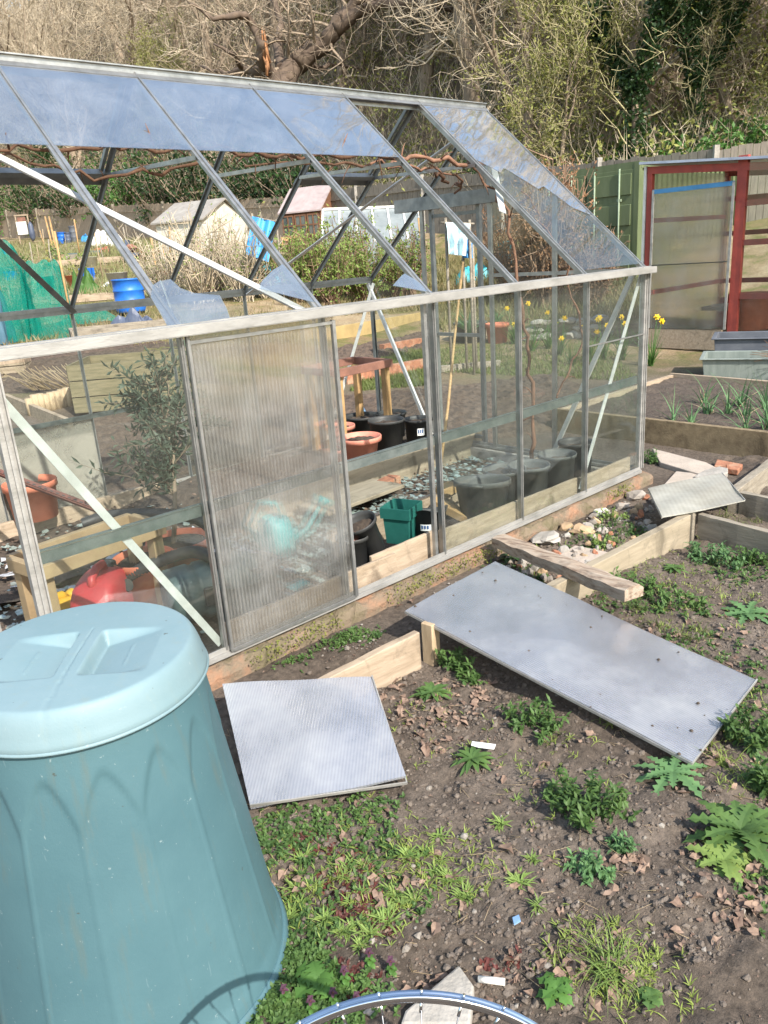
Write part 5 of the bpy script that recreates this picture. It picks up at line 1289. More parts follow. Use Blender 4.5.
# ------------------------------------------------------------------ shrubs
def shrub(name, label, px, py, hpx, wpx, m, tm, n, ls, cat='shrub', base=None, dens=60, seed=1, group=None, dry=0, leafw=.55, s_=None, open_=1.0):
    p = base or G(px, py); rg = random.Random(seed*13+int(px)); D = depth(p); h = hpx*D/FPX; w = wpx*D/FPX/2
    root = thing(name, label, cat, p, 0, group); st = MB(); lf = MB()
    tips = []
    for i in range(dens):
        a = rg.random()*6.28; d = Vector((math.cos(a)*rg.random()**.5*w*1.1, math.sin(a)*rg.random()**.5*w*1.1, h*rg.uniform(.55,1))); q = [p+Vector((rg.gauss(0,w*.12), rg.gauss(0,w*.12), -.03))]
        for k in range(1, 5): q.append(p+Vector((d.x*(k/4)**.8, d.y*(k/4)**.8, d.z*k/4))+rnd_dir(rg)*h*.04)
        st.tube(q, [max(.004, .011*h*(1-k/5.2)) for k in range(5)], 3, cap=False); tips.append(q)
        for _ in range(3):
            k = rg.randint(1, 3); e = q[k].lerp(q[k+1], rg.random()); f = e+rnd_dir(rg, .4)*h*rg.uniform(.1,.25); st.tube([e, (e+f)/2+rnd_dir(rg)*.01, f], [.005*h+.002, .003*h+.0015, .002], 3, cap=False); tips.append([e, e, (e+f)/2, f, f])
    for _ in range(n):
        q = rg.choice(tips); k = rg.randint(1, 3); e = q[k].lerp(q[k+1], rg.random())+rnd_dir(rg)*rg.random()*h*.05; lf.leaf(e, rnd_dir(rg, .2)*ls*rg.uniform(.6,1.4), ls*leafw)
    st.build('stem', tm, root)
    if n: lf.build('foliage', m, root)
    return root
for i, (x, y, h, w, n) in enumerate([(298,303,66,60,1500), (330,306,72,66,1900), (366,303,66,62,1900), (398,298,52,50,1300), (352,296,80,60,1500), (412,296,70,40,900), (312,298,66,50,1200)]):
    shrub('currant_bush', ['leafing currant bush seen at left of the small brown shed gap, under the cross brace', 'bushy currant shrub below the small brown shed', 'full leafy currant bush in front of the pale polytunnel', 'low currant bush just left of the gable door posts', 'tall currant bush in the middle of the leafy row', 'thin currant bush behind the gable door post', 'thin currant bush between two fuller ones below the brown shed'][i], x, y, h, w, LEAFS, TWIGB, int(n*1.8), .065, seed=i, group='currant bushes behind the greenhouse')
for i, (x, y, h, w, n) in enumerate([(170,300,70,80,260), (205,304,92,90,320), (245,304,85,80,500), (265,300,60,50,400), (225,296,70,70,250), (15,330,60,60,500)]):
    shrub('bare_shrub', ['twiggy brown shrub nearly bare right of the blue barrel', 'largest twiggy shrub below the white shed', 'twiggy shrub with small leaves left of the blue sheet', 'small leafing shrub under the hanging blue sheet', 'bare twiggy shrub between the white shed and the blue sheet', 'small shrub beside the green netting at the left edge'][i], x, y, h, w, LEAFS, TWIG, n, .05, seed=i+20, dens=70)
shrub('withered_shrub', 'rust-brown withered climbing shrub left of the green container', 548, 330, 140, 66, BROWNL, TWIGB, 4200, .07, seed=51, base=G(548, 312), dens=120)
shrub('withered_shrub', 'brown withered bush low behind the small turquoise bin', 520, 318, 85, 66, BROWNL, TWIGB, 2200, .06, seed=52, base=G(515, 300), dens=90)
shrub('withered_shrub', 'low brown dry bush at the foot of the climbing shrub', 590, 322, 80, 60, BROWNL, TWIGB, 1300, .06, seed=53, base=G(592, 310), dens=90)
shrub('forsythia', 'yellow blossoming shrub above the red shed roof', 672, 190, 60, 70, leafmat('pale_yellow_blossom', (.6,.48,.2), (.45,.36,.14)), TWIGB, 900, .12, seed=61, base=LS(6.6, 18.0), dens=60)
shrub('laurel_bush', 'glossy dark green bush on the bank right of the yellow shrub', 728, 190, 60, 90, LEAFG, TWIGB, 2600, .16, seed=62, base=LS(9.5, 21.5), dens=60)
# ------------------------------------------------------------------ the plots beyond, seen through the greenhouse
def netting():
    a = G(28, 338); D = depth(a); root = thing('netting_cage', 'green garden netting draped over a tall frame at the left edge', 'netting', a)
    for k, (px0, px1, top, m, nm) in enumerate(((-30, 40, 243, NET, 'net'), (30, 78, 264, NET, 'net'), (-30, 22, 262, NETB, 'blue_net'))):
        w = (px1-px0)*D/FPX; h = (338-top)*D/FPX; c = a+RT*(((px0+px1)/2-28)*D/FPX)-HD*(.35 if k == 2 else 0); mb = MB(); n = 70; mm = 30
        for j in range(mm+1):
            for i in range(n+1):
                ang = math.pi*2*i/n; z = j/mm; rr = w/2*(1-.5*z**2)*(1+.3*noise.noise(Vector((math.cos(ang)*3, math.sin(ang)*3, z*1.2+k*3)))+.1*noise.noise(Vector((math.cos(ang)*14, math.sin(ang)*14, z*4+k*3)))); q = c+RT*math.cos(ang)*rr+HD*math.sin(ang)*rr*.7; mb.v.append((q.x, q.y, a.z-.05+h*math.sin(z*1.57)+.03*math.sin(ang*5)))
        for j in range(mm):
            for i in range(n): p = j*(n+1)+i; mb.f.append((p, p+1, p+n+2, p+n+1)); mb.sm.append(True)
        mb.build(nm, m, root)
    for o_ in (.8, -.3): mb = MB(); mb.tube([a+RT*o_, a+RT*o_+Vector((0,0,1.7))], .02, 6); mb.build('cane', WOODO, root)
    mb = MB(); rg = random.Random(2); c = G(90, 322); n = 20
    for j in range(n+1):
        for i in range(n+1): u, v = i/n-.5, j/n-.5; q = c+RT*u*1.1+HD*v*.6; mb.v.append((q.x, q.y, c.z+max(0,(.32*math.cos(u*3.1)*math.cos(v*3.1)))+.07*noise.noise(q*5)))
    for j in range(n):
        for i in range(n): p = j*(n+1)+i; mb.f.append((p, p+1, p+n+2, p+n+1)); mb.sm.append(True)
    solo(mb, 'netting_heap', NET, 'green netting heaped on the ground between the cage and the blue barrel', 'netting', c)
netting()
def barrel(name, label, px, py, wpx, hpx, m, cat='barrel', ribs=True):
    p = G(px, py); D = depth(p); r = wpx*D/FPX/2; h = hpx*D/FPX; root = thing(name, label, cat, p); b = MB()
    pr = [(r*.9,0),(r*.95,.02),(r,h*.1)]
    if ribs: pr += [(r,h*.3),(r*1.04,h*.32),(r*1.04,h*.35),(r,h*.37),(r,h*.62),(r*1.04,h*.64),(r*1.04,h*.67),(r,h*.69)]
    pr += [(r*1.0,h*.95),(r*1.05,h*.96),(r*1.05,h),(r*.98,h),(r*.95,h*.93),(.001,h*.93)]
    b.lathe((0,0,0), pr, 28); b.build('body', m, root, local=True); return root
barrel('blue_barrel', 'bright blue plastic barrel right of the green netting', 132, 312, 29, 32, BLUEPL)
barrel('blue_barrel', 'small bright blue barrel far off by the leaning fence poles', 63, 244, 8, 11, BLUEPL)
barrel('dark_barrel', 'dark barrel beside the small far blue barrel', 69, 244, 6, 11, NAVY)
barrel('dark_barrel', 'grey barrel right of the far blue barrel, against the fence', 75, 243, 7, 16, DTANK)
barrel('small_compost_bin', 'small turquoise compost bin beyond the gable, among brown bushes', 507, 277, 18, 34, mat('teal_bin', (.04,.24,.28), (.03,.18,.22), 4, .5), 'compost bin', False)
def timber_bed(name, label, px, py, w, d, h, rz, m, soil=True, cat='raised bed', boards=2):
    p = G(px, py); root = thing(name, label, cat, p, rz); rg = random.Random(int(px))
    for k in range(boards):
        for (cx, cy, a, b) in ((0,-d/2,w,.03), (0,d/2,w,.03), (-w/2,0,.03,d-.03), (w/2,0,.03,d-.03)):
            mb = MB(); hh = h/boards; mb.box((cx, cy, hh*(k+.5)), (a, b, hh-.012)); mb.build('side_board', m, root, local=True)
    if soil: mb = MB(); mb.box((0,0,h*.4), (w-.04, d-.04, h*.8-.02)); mb.build('soil', MATS['bed_soil'], root, local=True)
    return root
timber_bed('compost_box', 'slatted mossy timber box behind the greenhouse, left of the post', 138, 402, 1.15, .9, .52, R(-38), mat('mossy_board', (.24,.2,.12), (.14,.125,.07), 5, .9, 0, .3, stretch=(1,1,8)), boards=3)
timber_bed('plank_stack', 'small open timber box at the left edge behind the greenhouse', 8, 372, .55, .5, .3, R(-30), WOODP, boards=3)
timber_bed('raised_bed', 'timber box holding the dark blue tarpaulin', 125, 340, 1.6, .9, .25, R(-20), WOODG, boards=1)
timber_bed('raised_bed', 'low timber bed below the leafy green plants', 100, 300, 2.0, 1.0, .15, R(-25), WOODP, boards=1)
timber_bed('raised_bed', 'low timber edged plot under the far white sheets', 185, 283, 3.0, 1.2, .18, R(-25), WOODP, boards=1)
timber_bed('raised_bed', 'long timber edged plot at the left, above the netting', 95, 264, 3.4, 1.2, .2, R(-30), WOODP, boards=1)
def heap(name, label, px, py, wpx, hpx, m, cat, seed=1, dep=.7, lump=.3):
    c = G(px, py); D = depth(c); w = wpx*D/FPX; h = hpx*D/FPX; mb = MB(); n = 18
    for j in range(n+1):
        for i in range(n+1):
            u, v = i/n*2-1, j/n*2-1; e = max(0, (1-abs(u)**3)*(1-abs(v)**3)); q = c+RT*u*w/2+HD*(v*w/2*dep+w*dep/2); k = 1+lump*noise.noise(Vector((u*2.5, v*2.5, seed*3)))*2; mb.v.append((q.x, q.y, c.z-.04+h*e*k))
    for j in range(n):
        for i in range(n): p = j*(n+1)+i; mb.f.append((p, p+1, p+n+2, p+n+1)); mb.sm.append(False)
    return solo(mb, name, m, label, cat, c)
heap('tarpaulin', 'crumpled dark blue tarpaulin in the timber box behind the greenhouse', 128, 333, 52, 17, NAVY, 'tarpaulin', 1, .7, .6)
heap('fleece_sheet', 'white fleece sheet on the ground above the leafy greens', 110, 287, 26, 6, WHITEP, 'fleece', 2)
heap('fleece_sheet', 'white sheet heap near the far fence, right of the hoop tunnel', 205, 256, 34, 16, WHITEP, 'fleece', 3, .6, .5)
heap('fleece_sheet', 'small white bag lying among plots right of the dark seat', 176, 250, 16, 8, WHITEP, 'bag', 4)
heap('tarpaulin', 'green and white covered heap in the middle of the far plots', 104, 246, 34, 14, WHITEP, 'covered heap', 5)
heap('tarpaulin', 'turquoise green sheet over the far covered heap', 112, 240, 34, 7, mat('sea_green_sheet', (.05,.35,.25), (.03,.26,.2), 4, .5), 'tarpaulin', 6)
heap('tarpaulin', 'light blue sheet left of the far covered heap', 86, 243, 14, 8, BLUET, 'tarpaulin', 7)
heap('tarpaulin', 'red-brown low heap in front of the far covered heap', 100, 252, 22, 5, mat('red_brown_sheet', (.4,.12,.08), (.3,.09,.06), 4, .7), 'tarpaulin', 8)
heap('teal_sheet', 'turquoise sheet on the ground under the hanging blue sheet', 272, 285, 42, 18, TEALSHADE, 'tarpaulin', 9)
heap('teal_sheet', 'turquoise low cover among bushes left of the small turquoise bin', 478, 282, 46, 16, TEALSHADE, 'tarpaulin', 10)
heap('soil_heap', 'pale ochre straw heap among the left plots', 62, 285, 40, 6, DRYG, 'straw', 11)
heap('white_pots', 'pale pile of trays by the big twiggy shrub', 200, 283, 20, 6, WHITEP, 'trays', 12)
def seat_jacket():   # dark blue folded seat with brown load
    c = G(133, 263); root = thing('garden_chair', 'dark blue folding seat with a brown bundle on it among the far plots', 'chair', c); D = depth(c); k = D/FPX
    M = Matrix((RT, HD, Vector((0,0,1)))).transposed()
    def bx(nm, m, x, y, z, a, b, h): mb = MB(); mb.box(c+M@Vector((x*k, y*k, z*k)), (a*k, b*k, h*k), M=M); mb.build(nm, m, root, bevel=.01)
    bx('seat', NAVY, 1, 0, 8, 11, 9, 3); bx('backrest', NAVY, -3, 3, 15, 3, 9, 14)
    for x in (-4, 5):
        for y in (-3, 4): bx('leg', NAVY, x, y, 3.5, 1, 1, 7)
    mb = MB(); rock(mb, c+M@Vector((0, 0, 14*k)), 4.5*k, random.Random(2), 1.1); mb.build('bundle', WOODR, root)
seat_jacket()
def noticeboard():
    c = G(28, 245); root = thing('white_board', 'white board on a timber frame, far left by the fence', 'board', c); D = depth(c); k = D/FPX; M = Matrix((RT, HD, Vector((0,0,1)))).transposed()
    def bx(nm, m, x, z, w, h, y=0, t_=1): mb = MB(); mb.box(c+M@Vector((x*k, y*k, z*k)), (w*k, t_*k, h*k), M=M); mb.build(nm, m, root)
    for x in (-7, 5): bx('post', WOODP, x, 14, 1.1, 28)
    bx('rail', WOODP, -1, 28, 14, 1.2); bx('panel', WHITEP, -2, 16, 10, 12, -1.2); bx('red_panel', WOODR, -1, 24, 8, 4, -1.2)
    mb = MB(); mb.lathe(c+M@Vector((7*k, -2*k, 3*k)), [(.3*k,0),(2.6*k,3*k),(3*k,8*k),(2.4*k,15*k),(1*k,18*k),(.1*k,18.5*k)], 12); solo(mb, 'dark_coat', NAVY, 'dark blue coat hanging on the timber frame by the far fence', 'coat', c+RT*7*k)
noticeboard()
for i, (x0, x1) in enumerate(((45, 52), (49, 55))):
    mb = MB(); a = G(x1+1, 249); b = EYE+ray(x0, 217)*(depth(a)+.5); mb.tube([a, b], .05, 6); solo(mb, 'timber_pole', WOODO, ['left one of two orange poles leaning on the far fence', 'right one of two orange poles leaning on the far fence'][i], 'pole', a)
# sheds
def shed(name, label, px, py, wpx, hpx, ropx, wall, roofm, rz=0, dep=2.0, windows=True, gable=True):
    p = G(px, py); D = depth(p); k = D/FPX; w = wpx*k; h = hpx*k; rh = ropx*k; root = thing(name, label, 'shed', p, 0)
    M = Matrix.Rotation(math.atan2(RT.y, RT.x)+rz, 3, 'Z'); T = lambda x, y, z: p+M@Vector((x, y, z))
    b = MB(); b.box(T(0, dep/2, h/2-.1), (w, dep, h+.2), M=M)
    a0, a1, t0, t1 = T(-w/2,0,h), T(w/2,0,h), T(-w/2,dep,h), T(w/2,dep,h)
    if gable:      # ridge runs left-right
        r0, r1 = T(-w/2,dep/2,h+rh), T(w/2,dep/2,h+rh); b.tri(a0, r0, t0); b.tri(a1, t1, r1)
    b.build('wall', wall, root)
    rf = MB(); o = .12
    if gable:
        r0, r1 = T(-w/2-o,dep/2,h+rh+.03), T(w/2+o,dep/2,h+rh+.03)
        for (c0, c1) in ((T(-w/2-o,-o,h-.03), T(w/2+o,-o,h-.03)), (T(-w/2-o,dep+o,h-.03), T(w/2+o,dep+o,h-.03))):
            z = Vector((0,0,.05)); rf.hexa([c0, c1, r1, r0, c0+z, c1+z, r1+z, r0+z])
    else:
        c0, c1, c2, c3 = T(-w/2-o,-o,h+.02), T(w/2+o,-o,h+.02), T(w/2+o,dep+o,h+rh), T(-w/2-o,dep+o,h+rh); z = Vector((0,0,.06)); rf.hexa([c0, c1, c2, c3, c0+z, c1+z, c2+z, c3+z])
    rf.build('roof', roofm, root)
    if windows:
        n = 3 if windows is True else windows
        for i in range(n):
            x = -w/2+w*(i+.5)/n; f = MB(); f.box(T(x, -.03, h*.62), (w/n*.84, .06, h*.55), M=M); fo = f.build('window', MATS['dark_window_glass'] if 'dark_window_glass' in MATS else mat('dark_window_glass', (.06,.08,.08), (.1,.12,.11), 3, .1, 0, 0, spec=.8), root)
            q = MB()
            for xx in (-.42, 0, .42): q.box(T(x+xx*w/n, -.07, h*.62), (.045, .03, h*.57), M=M)
            for zz in (.34, .62, .9): q.box(T(x, -.072, h*zz), (w/n*.86, .03, .045), M=M)
            q.build('frame', wall, fo)
    return root
shed('white_shed', 'cream shed with grey felt roof behind the largest twiggy shrub', 184, 262, 56, 38, 18, SHEDW, ROOFG, R(-25), 2.6, windows=0)
shed('summerhouse', 'small brown glazed shed with a pinkish pitched roof beyond the bushes', 304, 247, 44, 33, 22, SHEDB, ROOFP, R(-28), 1.7, windows=3)
shed('brown_shed', 'dark red-brown shed roof just left of and behind the pinkish-roofed shed', 270, 236, 30, 26, 14, SHEDB, mat('red_roof', (.26,.1,.07), (.18,.07,.05), 5, .8), R(-25), 2, windows=0)
shed('brown_shed', 'brown boarded shed behind the right side of the pinkish-roofed shed', 338, 240, 30, 36, 10, SHEDB, ROOFG, R(-25), 2, windows=0, gable=False)
def bench():
    c = G(293, 249); k = depth(c)/FPX; root = thing('garden_bench', 'small yellow timber bench in front of the pinkish-roofed shed', 'bench', c); M = Matrix((RT, HD, Vector((0,0,1)))).transposed()
    def bx(nm, x, y, z, a, b, h): mb = MB(); mb.box(c+M@Vector((x*k, y*k, z*k)), (a*k, b*k, h*k), M=M); mb.build(nm, WOODO, root)
    bx('seat', 0, 0, 5, 22, 6, 1); bx('backrest', 0, 3, 10, 22, .6, 4)
    for x in (-10, 10):
        bx('leg', x, -2.5, 2.5, 1.2, 1.2, 5); bx('leg', x, 3, 6, 1.2, 1.2, 12)
bench()
def polytunnel():
    a = G(322, 262); b = G(420, 250); a.z += .0; D = 18.5; a = EYE+ray(322, 246)*D; b = EYE+ray(424, 240)*(D+1.5); za, zb_ = terr(a.x, a.y), terr(b.x, b.y)
    root = thing('cold_greenhouse', 'low glazed lean-to with a pale sloping roof behind the currant bushes', 'greenhouse', Vector((a.x, a.y, za))); dp = HD*2.0
    A0, B0 = Vector((a.x, a.y, za)), Vector((b.x, b.y, zb_)); top = EYE+ray(326, 212)*(D+2); ztop = top.z; lo = (EYE+ray(322, 246)*D).z
    r = MB(); r.hexa([Vector((a.x, a.y, lo)), Vector((b.x, b.y, lo)), Vector((b.x, b.y, ztop))+dp, Vector((a.x, a.y, ztop))+dp, Vector((a.x, a.y, lo+.02)), Vector((b.x, b.y, lo+.02)), Vector((b.x, b.y, ztop+.02))+dp, Vector((a.x, a.y, ztop+.02))+dp])
    r.build('roof', mat('whitewashed_glass', (.26,.29,.3), (.17,.2,.21), 3, .3, 0, .1), root)
    w = MB(); w.hexa([A0, B0, B0+dp, A0+dp, Vector((a.x, a.y, lo)), Vector((b.x, b.y, lo)), Vector((b.x, b.y, lo))+dp, Vector((a.x, a.y, lo))+dp]); w.build('wall', MATS['whitewashed_glass'], root)
    for i in range(7):
        q = A0.lerp(B0, i/6); c0 = Vector((q.x, q.y, lo+.035)); c1 = Vector((q.x, q.y, ztop+.035))+dp; m_ = MB(); m_.beam(c0, c1, .05, .04); m_.build('roof_bar', WHITEP, root)
    m_ = MB(); m_.beam(Vector((a.x, a.y, ztop+.05))+dp, Vector((b.x, b.y, ztop+.05))+dp, .07, .06); m_.build('ridge', WHITEP, root)
polytunnel()
def hanging(name, label, pts, D, m, cat):
    P = [EYE+ray(x, y)*D for x, y in pts]; mb = MB(); n, mm = 10, 12
    for s_ in (0, .02):
        for j in range(mm+1):
            for i in range(n+1):
                u, v = i/n, j/mm; q = (P[0]*(1-u)+P[1]*u)*(1-v)+(P[3]*(1-u)+P[2]*u)*v; mb.v.append(tuple(q+HD*(s_+.12*noise.noise(Vector((u*4, v*3, D)))+.05*math.sin(u*14))))
    o_ = (n+1)*(mm+1)
    for s_ in (0, 1):
        for j in range(mm):
            for i in range(n): p = s_*o_+j*(n+1)+i; mb.f.append((p, p+1, p+n+2, p+n+1)); mb.sm.append(True)
    foot = Vector((P[0].x, P[0].y, terr(P[0].x, P[0].y))); root = thing(name, label, cat, foot); mb.build('cloth', m, root)
    for q in (P[0], P[1]): pm = MB(); pm.tube([Vector((q.x, q.y, terr(q.x, q.y)-.05))+HD*.05, q+HD*.05+Vector((0,0,.05))], .018, 6); pm.build('pole', WOODG, root)
    pm = MB(); pm.tube([P[0]+HD*.05-RT*.06, P[1]+HD*.05+RT*.06], .012, 5); pm.build('rail', WOODG, root)
hanging('blue_sheet', 'bright blue sheet hung up among twiggy shrubs left of the brown shed', [(252,216),(276,222),(268,262),(246,254)], 15.5, BLUET, 'tarpaulin')
# pale blue-white sheet with dark blue marks, hung beyond the gable door
hanging('painted_sheet', 'white and pale blue sheet with dark blue blotches hanging beyond the gable door', [(446,222),(470,224),(466,256),(449,254)], 9.5, mat('blotched_sheet', (.55,.72,.76), (.05,.2,.35), 3.2, .6, 0, 0, lo=.38, hi=.46), 'sheet')
hanging('painted_sheet', 'bright blue cloth strip right of the blotched white sheet', [(463,240),(473,238),(473,258),(464,258)], 9.8, BLUET, 'sheet')
for i, (px, py, pz) in enumerate([(462,300,236), (498,296,226)]):
    pass
# long boards, brick edgings, grass strip behind the greenhouse
def gboard(name, label, p0, p1, h, m, th=.05, cat='board'):
    a, b = G(*p0), G(*p1); mb = MB(); mb.beam(a+Vector((0,0,h/2)), b+Vector((0,0,h/2)), th, h+.06); solo(mb, name, m, label, cat, a, bevel=.004)
gboard('yellow_board', 'long yellow-orange board on edge behind the table frame', (318, 342), (424, 322), .16, mat('yellow_ochre_board', (.42,.31,.14), (.3,.22,.1), 5, .8))
gboard('brick_edging', 'low line of orange bricks edging the soil behind the table frame', (345, 384), (436, 366), .1, BRICK, .1, 'brick edging')
gboard('brick_edging', 'thin brick line behind the grass, right of the table frame', (382, 352), (420, 345), .08, BRICK, .1, 'brick edging')
gboard('log_edging_board', 'timber edge running behind the log roll at left', (8, 405), (72, 432), .1, WOODP)
gboard('grey_board', 'grey board lying behind the soil bed beyond the far glass', (440, 372), (500, 366), .05, WOODG)
def logroll():
    a, b = G(32, 415), G(152, 386); n = 24; root = thing('log_edging', 'row of short upright log edging stakes behind the greenhouse at left', 'log edging', a)
    rg = random.Random(1)
    for i in range(n):
        p = a.lerp(b, i/n); mb = MB(); mb.tube([p-Vector((0,0,.03)), p+Vector((0,0,.2+rg.uniform(-.02,.02)))], .045, 8); mb.build('stake', WOODP2, root)
logroll()
mb = MB(); rg = random.Random(4); c = G(70, 392)
for _ in range(60):
    p = c+RT*rg.uniform(-.45,.45)+Vector((0,0,.05)); d = RT*rg.uniform(.15,.35)*-1+Vector((0,0,rg.uniform(.15,.3)))+HD*rg.uniform(-.1,.1); mb.tube([p, p+d], .006, 4)
solo(mb, 'cane_bundle', DRYG, 'loose bundle of pale canes behind the log edging', 'canes', c)
pot('flower_pot', 'terracotta pot with a green plant on the grass beyond the gable door post', 497, 323, 24, 1.05, .02, TERRA, .72, soil=.9, rim=.06, lip=.03, cat='flower pot')
pot('planter', 'black planter tub full of leaves left of the terracotta pot beyond the glass', 470, 322, 34, .75, .02, TUBP, .85, soil=.9, rim=.03, cat='planter')
def tuft_thing(name, label, px, py, n, ln, w, m, cat, group=None, lean=.4, zoff=0):
    p = G(px, py); rg = random.Random(int(px*3+py)); mb = MB(); blades(mb, p+Vector((0,0,zoff)), n, ln, w, rg, lean, 4); return solo(mb, name, m, label, cat, p, group)
tuft_thing('leafy_plant', 'strappy green plant growing out of the black planter', 470, 345, 60, .5, .03, LEEKM, 'plant', zoff=.18)
tuft_thing('leafy_plant', 'small strappy plant growing in the terracotta pot beyond the glass', 497, 340, 30, .3, .025, LEEKM, 'plant', zoff=.28)
heap('rhubarb_plant', 'clump of big green leaves in front of the white fleece at left', 84, 296, 34, 14, LEAFG, 'plant', 15, .6, 1.2)
heap('green_plot', 'low green crop in the far plots left of the dark seat', 70, 262, 40, 5, LEAFS, 'crop', 16, .6, 1.0)
# dry-stone pile with daffodils
rg = random.Random(6); root = thing('stone_pile', 'low pile of grey stones behind the daffodils', 'stone pile', G(560, 340))
for i in range(34):
    px = rg.uniform(528, 610); lv = rg.choice([0,0,1,2]); p = G(px, 342-(px-530)*.05); mb = MB(); D = depth(p); rock(mb, p+Vector((0,0,.06+lv*.11))+HD*rg.uniform(0,.2), .1*rg.uniform(.7,1.3), rg, .55); mb.build('stone', [STONE, CONC, STONE][i % 3], root)
def daffodil(px, py, hpx, n, label):
    p = G(px, py); rg = random.Random(int(px)); k = depth(p)/FPX; root = thing('daffodil_clump', label, 'daffodils', p, 0, 'daffodils beyond the greenhouse'); mb = MB(); blades(mb, p, 46, hpx*k*.9, .016, rg, .22, 3); mb.build('leaves', LEAFG, root)
    for i in range(n):
        q = p+Vector((rg.gauss(0,.09), rg.gauss(0,.09), hpx*k*rg.uniform(.85,1.1))); s_ = MB(); s_.tube([p+Vector((0,0,.02)), q], .004, 4); f = s_.build('stem', LEAFG, root)
        fl = MB(); dirn = (-HD+rnd_dir(rg)*.5).normalized(); u = dirn.cross(Vector((0,0,1))).normalized(); w = u.cross(dirn)
        for j in range(6): a = j*1.047; e = (u*math.cos(a)+w*math.sin(a)); fl.leaf(q, e*.045, .032, nrm=dirn)
        fl.tube([q, q+dirn*.03], [.012,.018], 8); fl.build('flower', DAFF, f)
for i, a in enumerate([(532,352,46,3), (514,345,20,2), (560,356,34,4), (548,350,40,2), (604,360,40,5), (590,362,34,4), (622,360,40,4), (651,366,44,4), (572,366,24,2), (516,345,34,2)]):
    daffodil(*a[:3], max(1, a[3]-2), ['daffodil clump left of the bare vine stem', 'daffodil clump beside the terracotta pot', 'daffodil clump in front of the stone pile', 'daffodils behind the third glazing post', 'thick daffodil clump behind the last glass pane', 'daffodils left of the thick clump behind the last pane', 'daffodils right by the leaning white brace', 'daffodils poking out right of the greenhouse corner post', 'low daffodils under the stone pile', 'far daffodils above the stone pile'][i])
# grass strips and rough grass
def grass(name, label, quads, n, ln, w, m, seed, cat='grass', zf=None):
    rg = random.Random(seed); mb = MB()
    for _ in range(n):
        A, B, C_, D_ = rg.choice(quads); u, v = rg.random(), rg.random(); x = (A[0]*(1-u)+B[0]*u)*(1-v)+(D_[0]*(1-u)+C_[0]*u)*v; y = (A[1]*(1-u)+B[1]*u)*(1-v)+(D_[1]*(1-u)+C_[1]*u)*v
        p = G(x, y); k = rg.uniform(.5, 1.3); sd = Vector((rg.gauss(0,1), rg.gauss(0,1), 0)).normalized()*w/2; t_ = p+Vector((rg.gauss(0,.4), rg.gauss(0,.4), 1))*ln*k; mb.tri(p-sd, p+sd, t_)
    solo(mb, name, m, label, cat, G(*quads[0][0]), kind='stuff')
grass('lawn_grass', 'bright green grass strip behind the greenhouse', [((382,352),(600,340),(640,382),(430,372)), ((370,362),(440,350),(440,385),(350,392))], 13000, .055, .014, GRASSM, 1)
grass('rough_grass', 'rough grass and dry stems over the far plots', [((0,262),(260,250),(300,300),(0,300)), ((0,245),(220,238),(260,252),(0,262))], 12000, .22, .05, leafmat('rough_plot_grass', (.2,.24,.08), (.3,.25,.15)), 2)
grass('rough_grass', 'yellowing stems over the plots nearer the left', [((0,300),(300,300),(300,345),(0,350)), ((260,285),(440,270),(440,310),(300,320))], 7000, .13, .025, leafmat('rough_grass_near', (.2,.2,.08), (.3,.22,.13)), 3)
grass('rough_grass', 'tall straw-coloured grass under the fence at right', [((430,262),(650,240),(650,320),(430,335))], 8000, .3, .03, leafmat('straw_grass', (.3,.24,.12), (.16,.18,.07)), 4)
rg = random.Random(70); CG = 'garden canes standing in the far plots'
for i in range(46):
    px, py = rg.uniform(0, 440), rg.uniform(252, 292)
    if 250 < px < 420 and py > 262: continue
    p = G(px, py); h = rg.uniform(.6, 1.5); mb = MB(); mb.tube([p-Vector((0,0,.05)), p+Vector((rg.gauss(0,.08), rg.gauss(0,.08), h))], rg.choice([.012,.018,.03]), 5)
    solo(mb, 'garden_cane', rg.choice([WOODO, DRYG, WOODG]), 'thin upright cane or stake standing in the far plots', 'cane', p, CG)
CRM = [WHITEP, WOODG, BLUEPL, BLACKP, TERRA, DGREEN, WOODB, CONC]; NMS = ['pale tub', 'grey timber crate', 'blue crate', 'black tub', 'terracotta pot', 'dark green crate', 'brown timber crate', 'grey block']
PLC = ['beside the far white sheet', 'near the dark blue seat', 'close to the far fence', 'among canes at the far left', 'between two timber edgings', 'below the cream shed', 'near the leaning orange poles', 'by the twiggy shrubs']
for i in range(34):
    px, py = rg.uniform(2, 250), rg.uniform(250, 296); p = G(px, py); k = i % 8; w = rg.uniform(.25,.55); h = rg.uniform(.15,.4); rt = R(rg.uniform(-60,60))
    if k in (0, 3, 4):
        mb = MB(); mb.lathe(p, [(w*.36,0),(w*.5,h),(w*.53,h),(w*.47,h*.97),(w*.35,.03),(.001,.03)], 14)
    else:
        mb = MB(); M = Matrix.Rotation(rt, 3, 'Z')
        for (x, y, a, b) in ((0,-.5,1,.06),(0,.5,1,.06),(-.5,0,.06,.94),(.5,0,.06,.94),(0,0,.9,.9)): mb.box(p+M@Vector((x*w, y*w*.7, h/2 if a+b < 1.5 else .03)), (a*w, b*w*.7, h if a+b < 1.5 else .04), M=M)
    solo(mb, ['tub','crate','crate','tub','flower_pot','crate','crate','block'][k], CRM[k], 'small '+NMS[k]+' '+PLC[(i//8+i) % 8], ['tub','crate','crate','tub','flower pot','crate','crate','block'][k], p, 'small tubs and crates in the far plots')
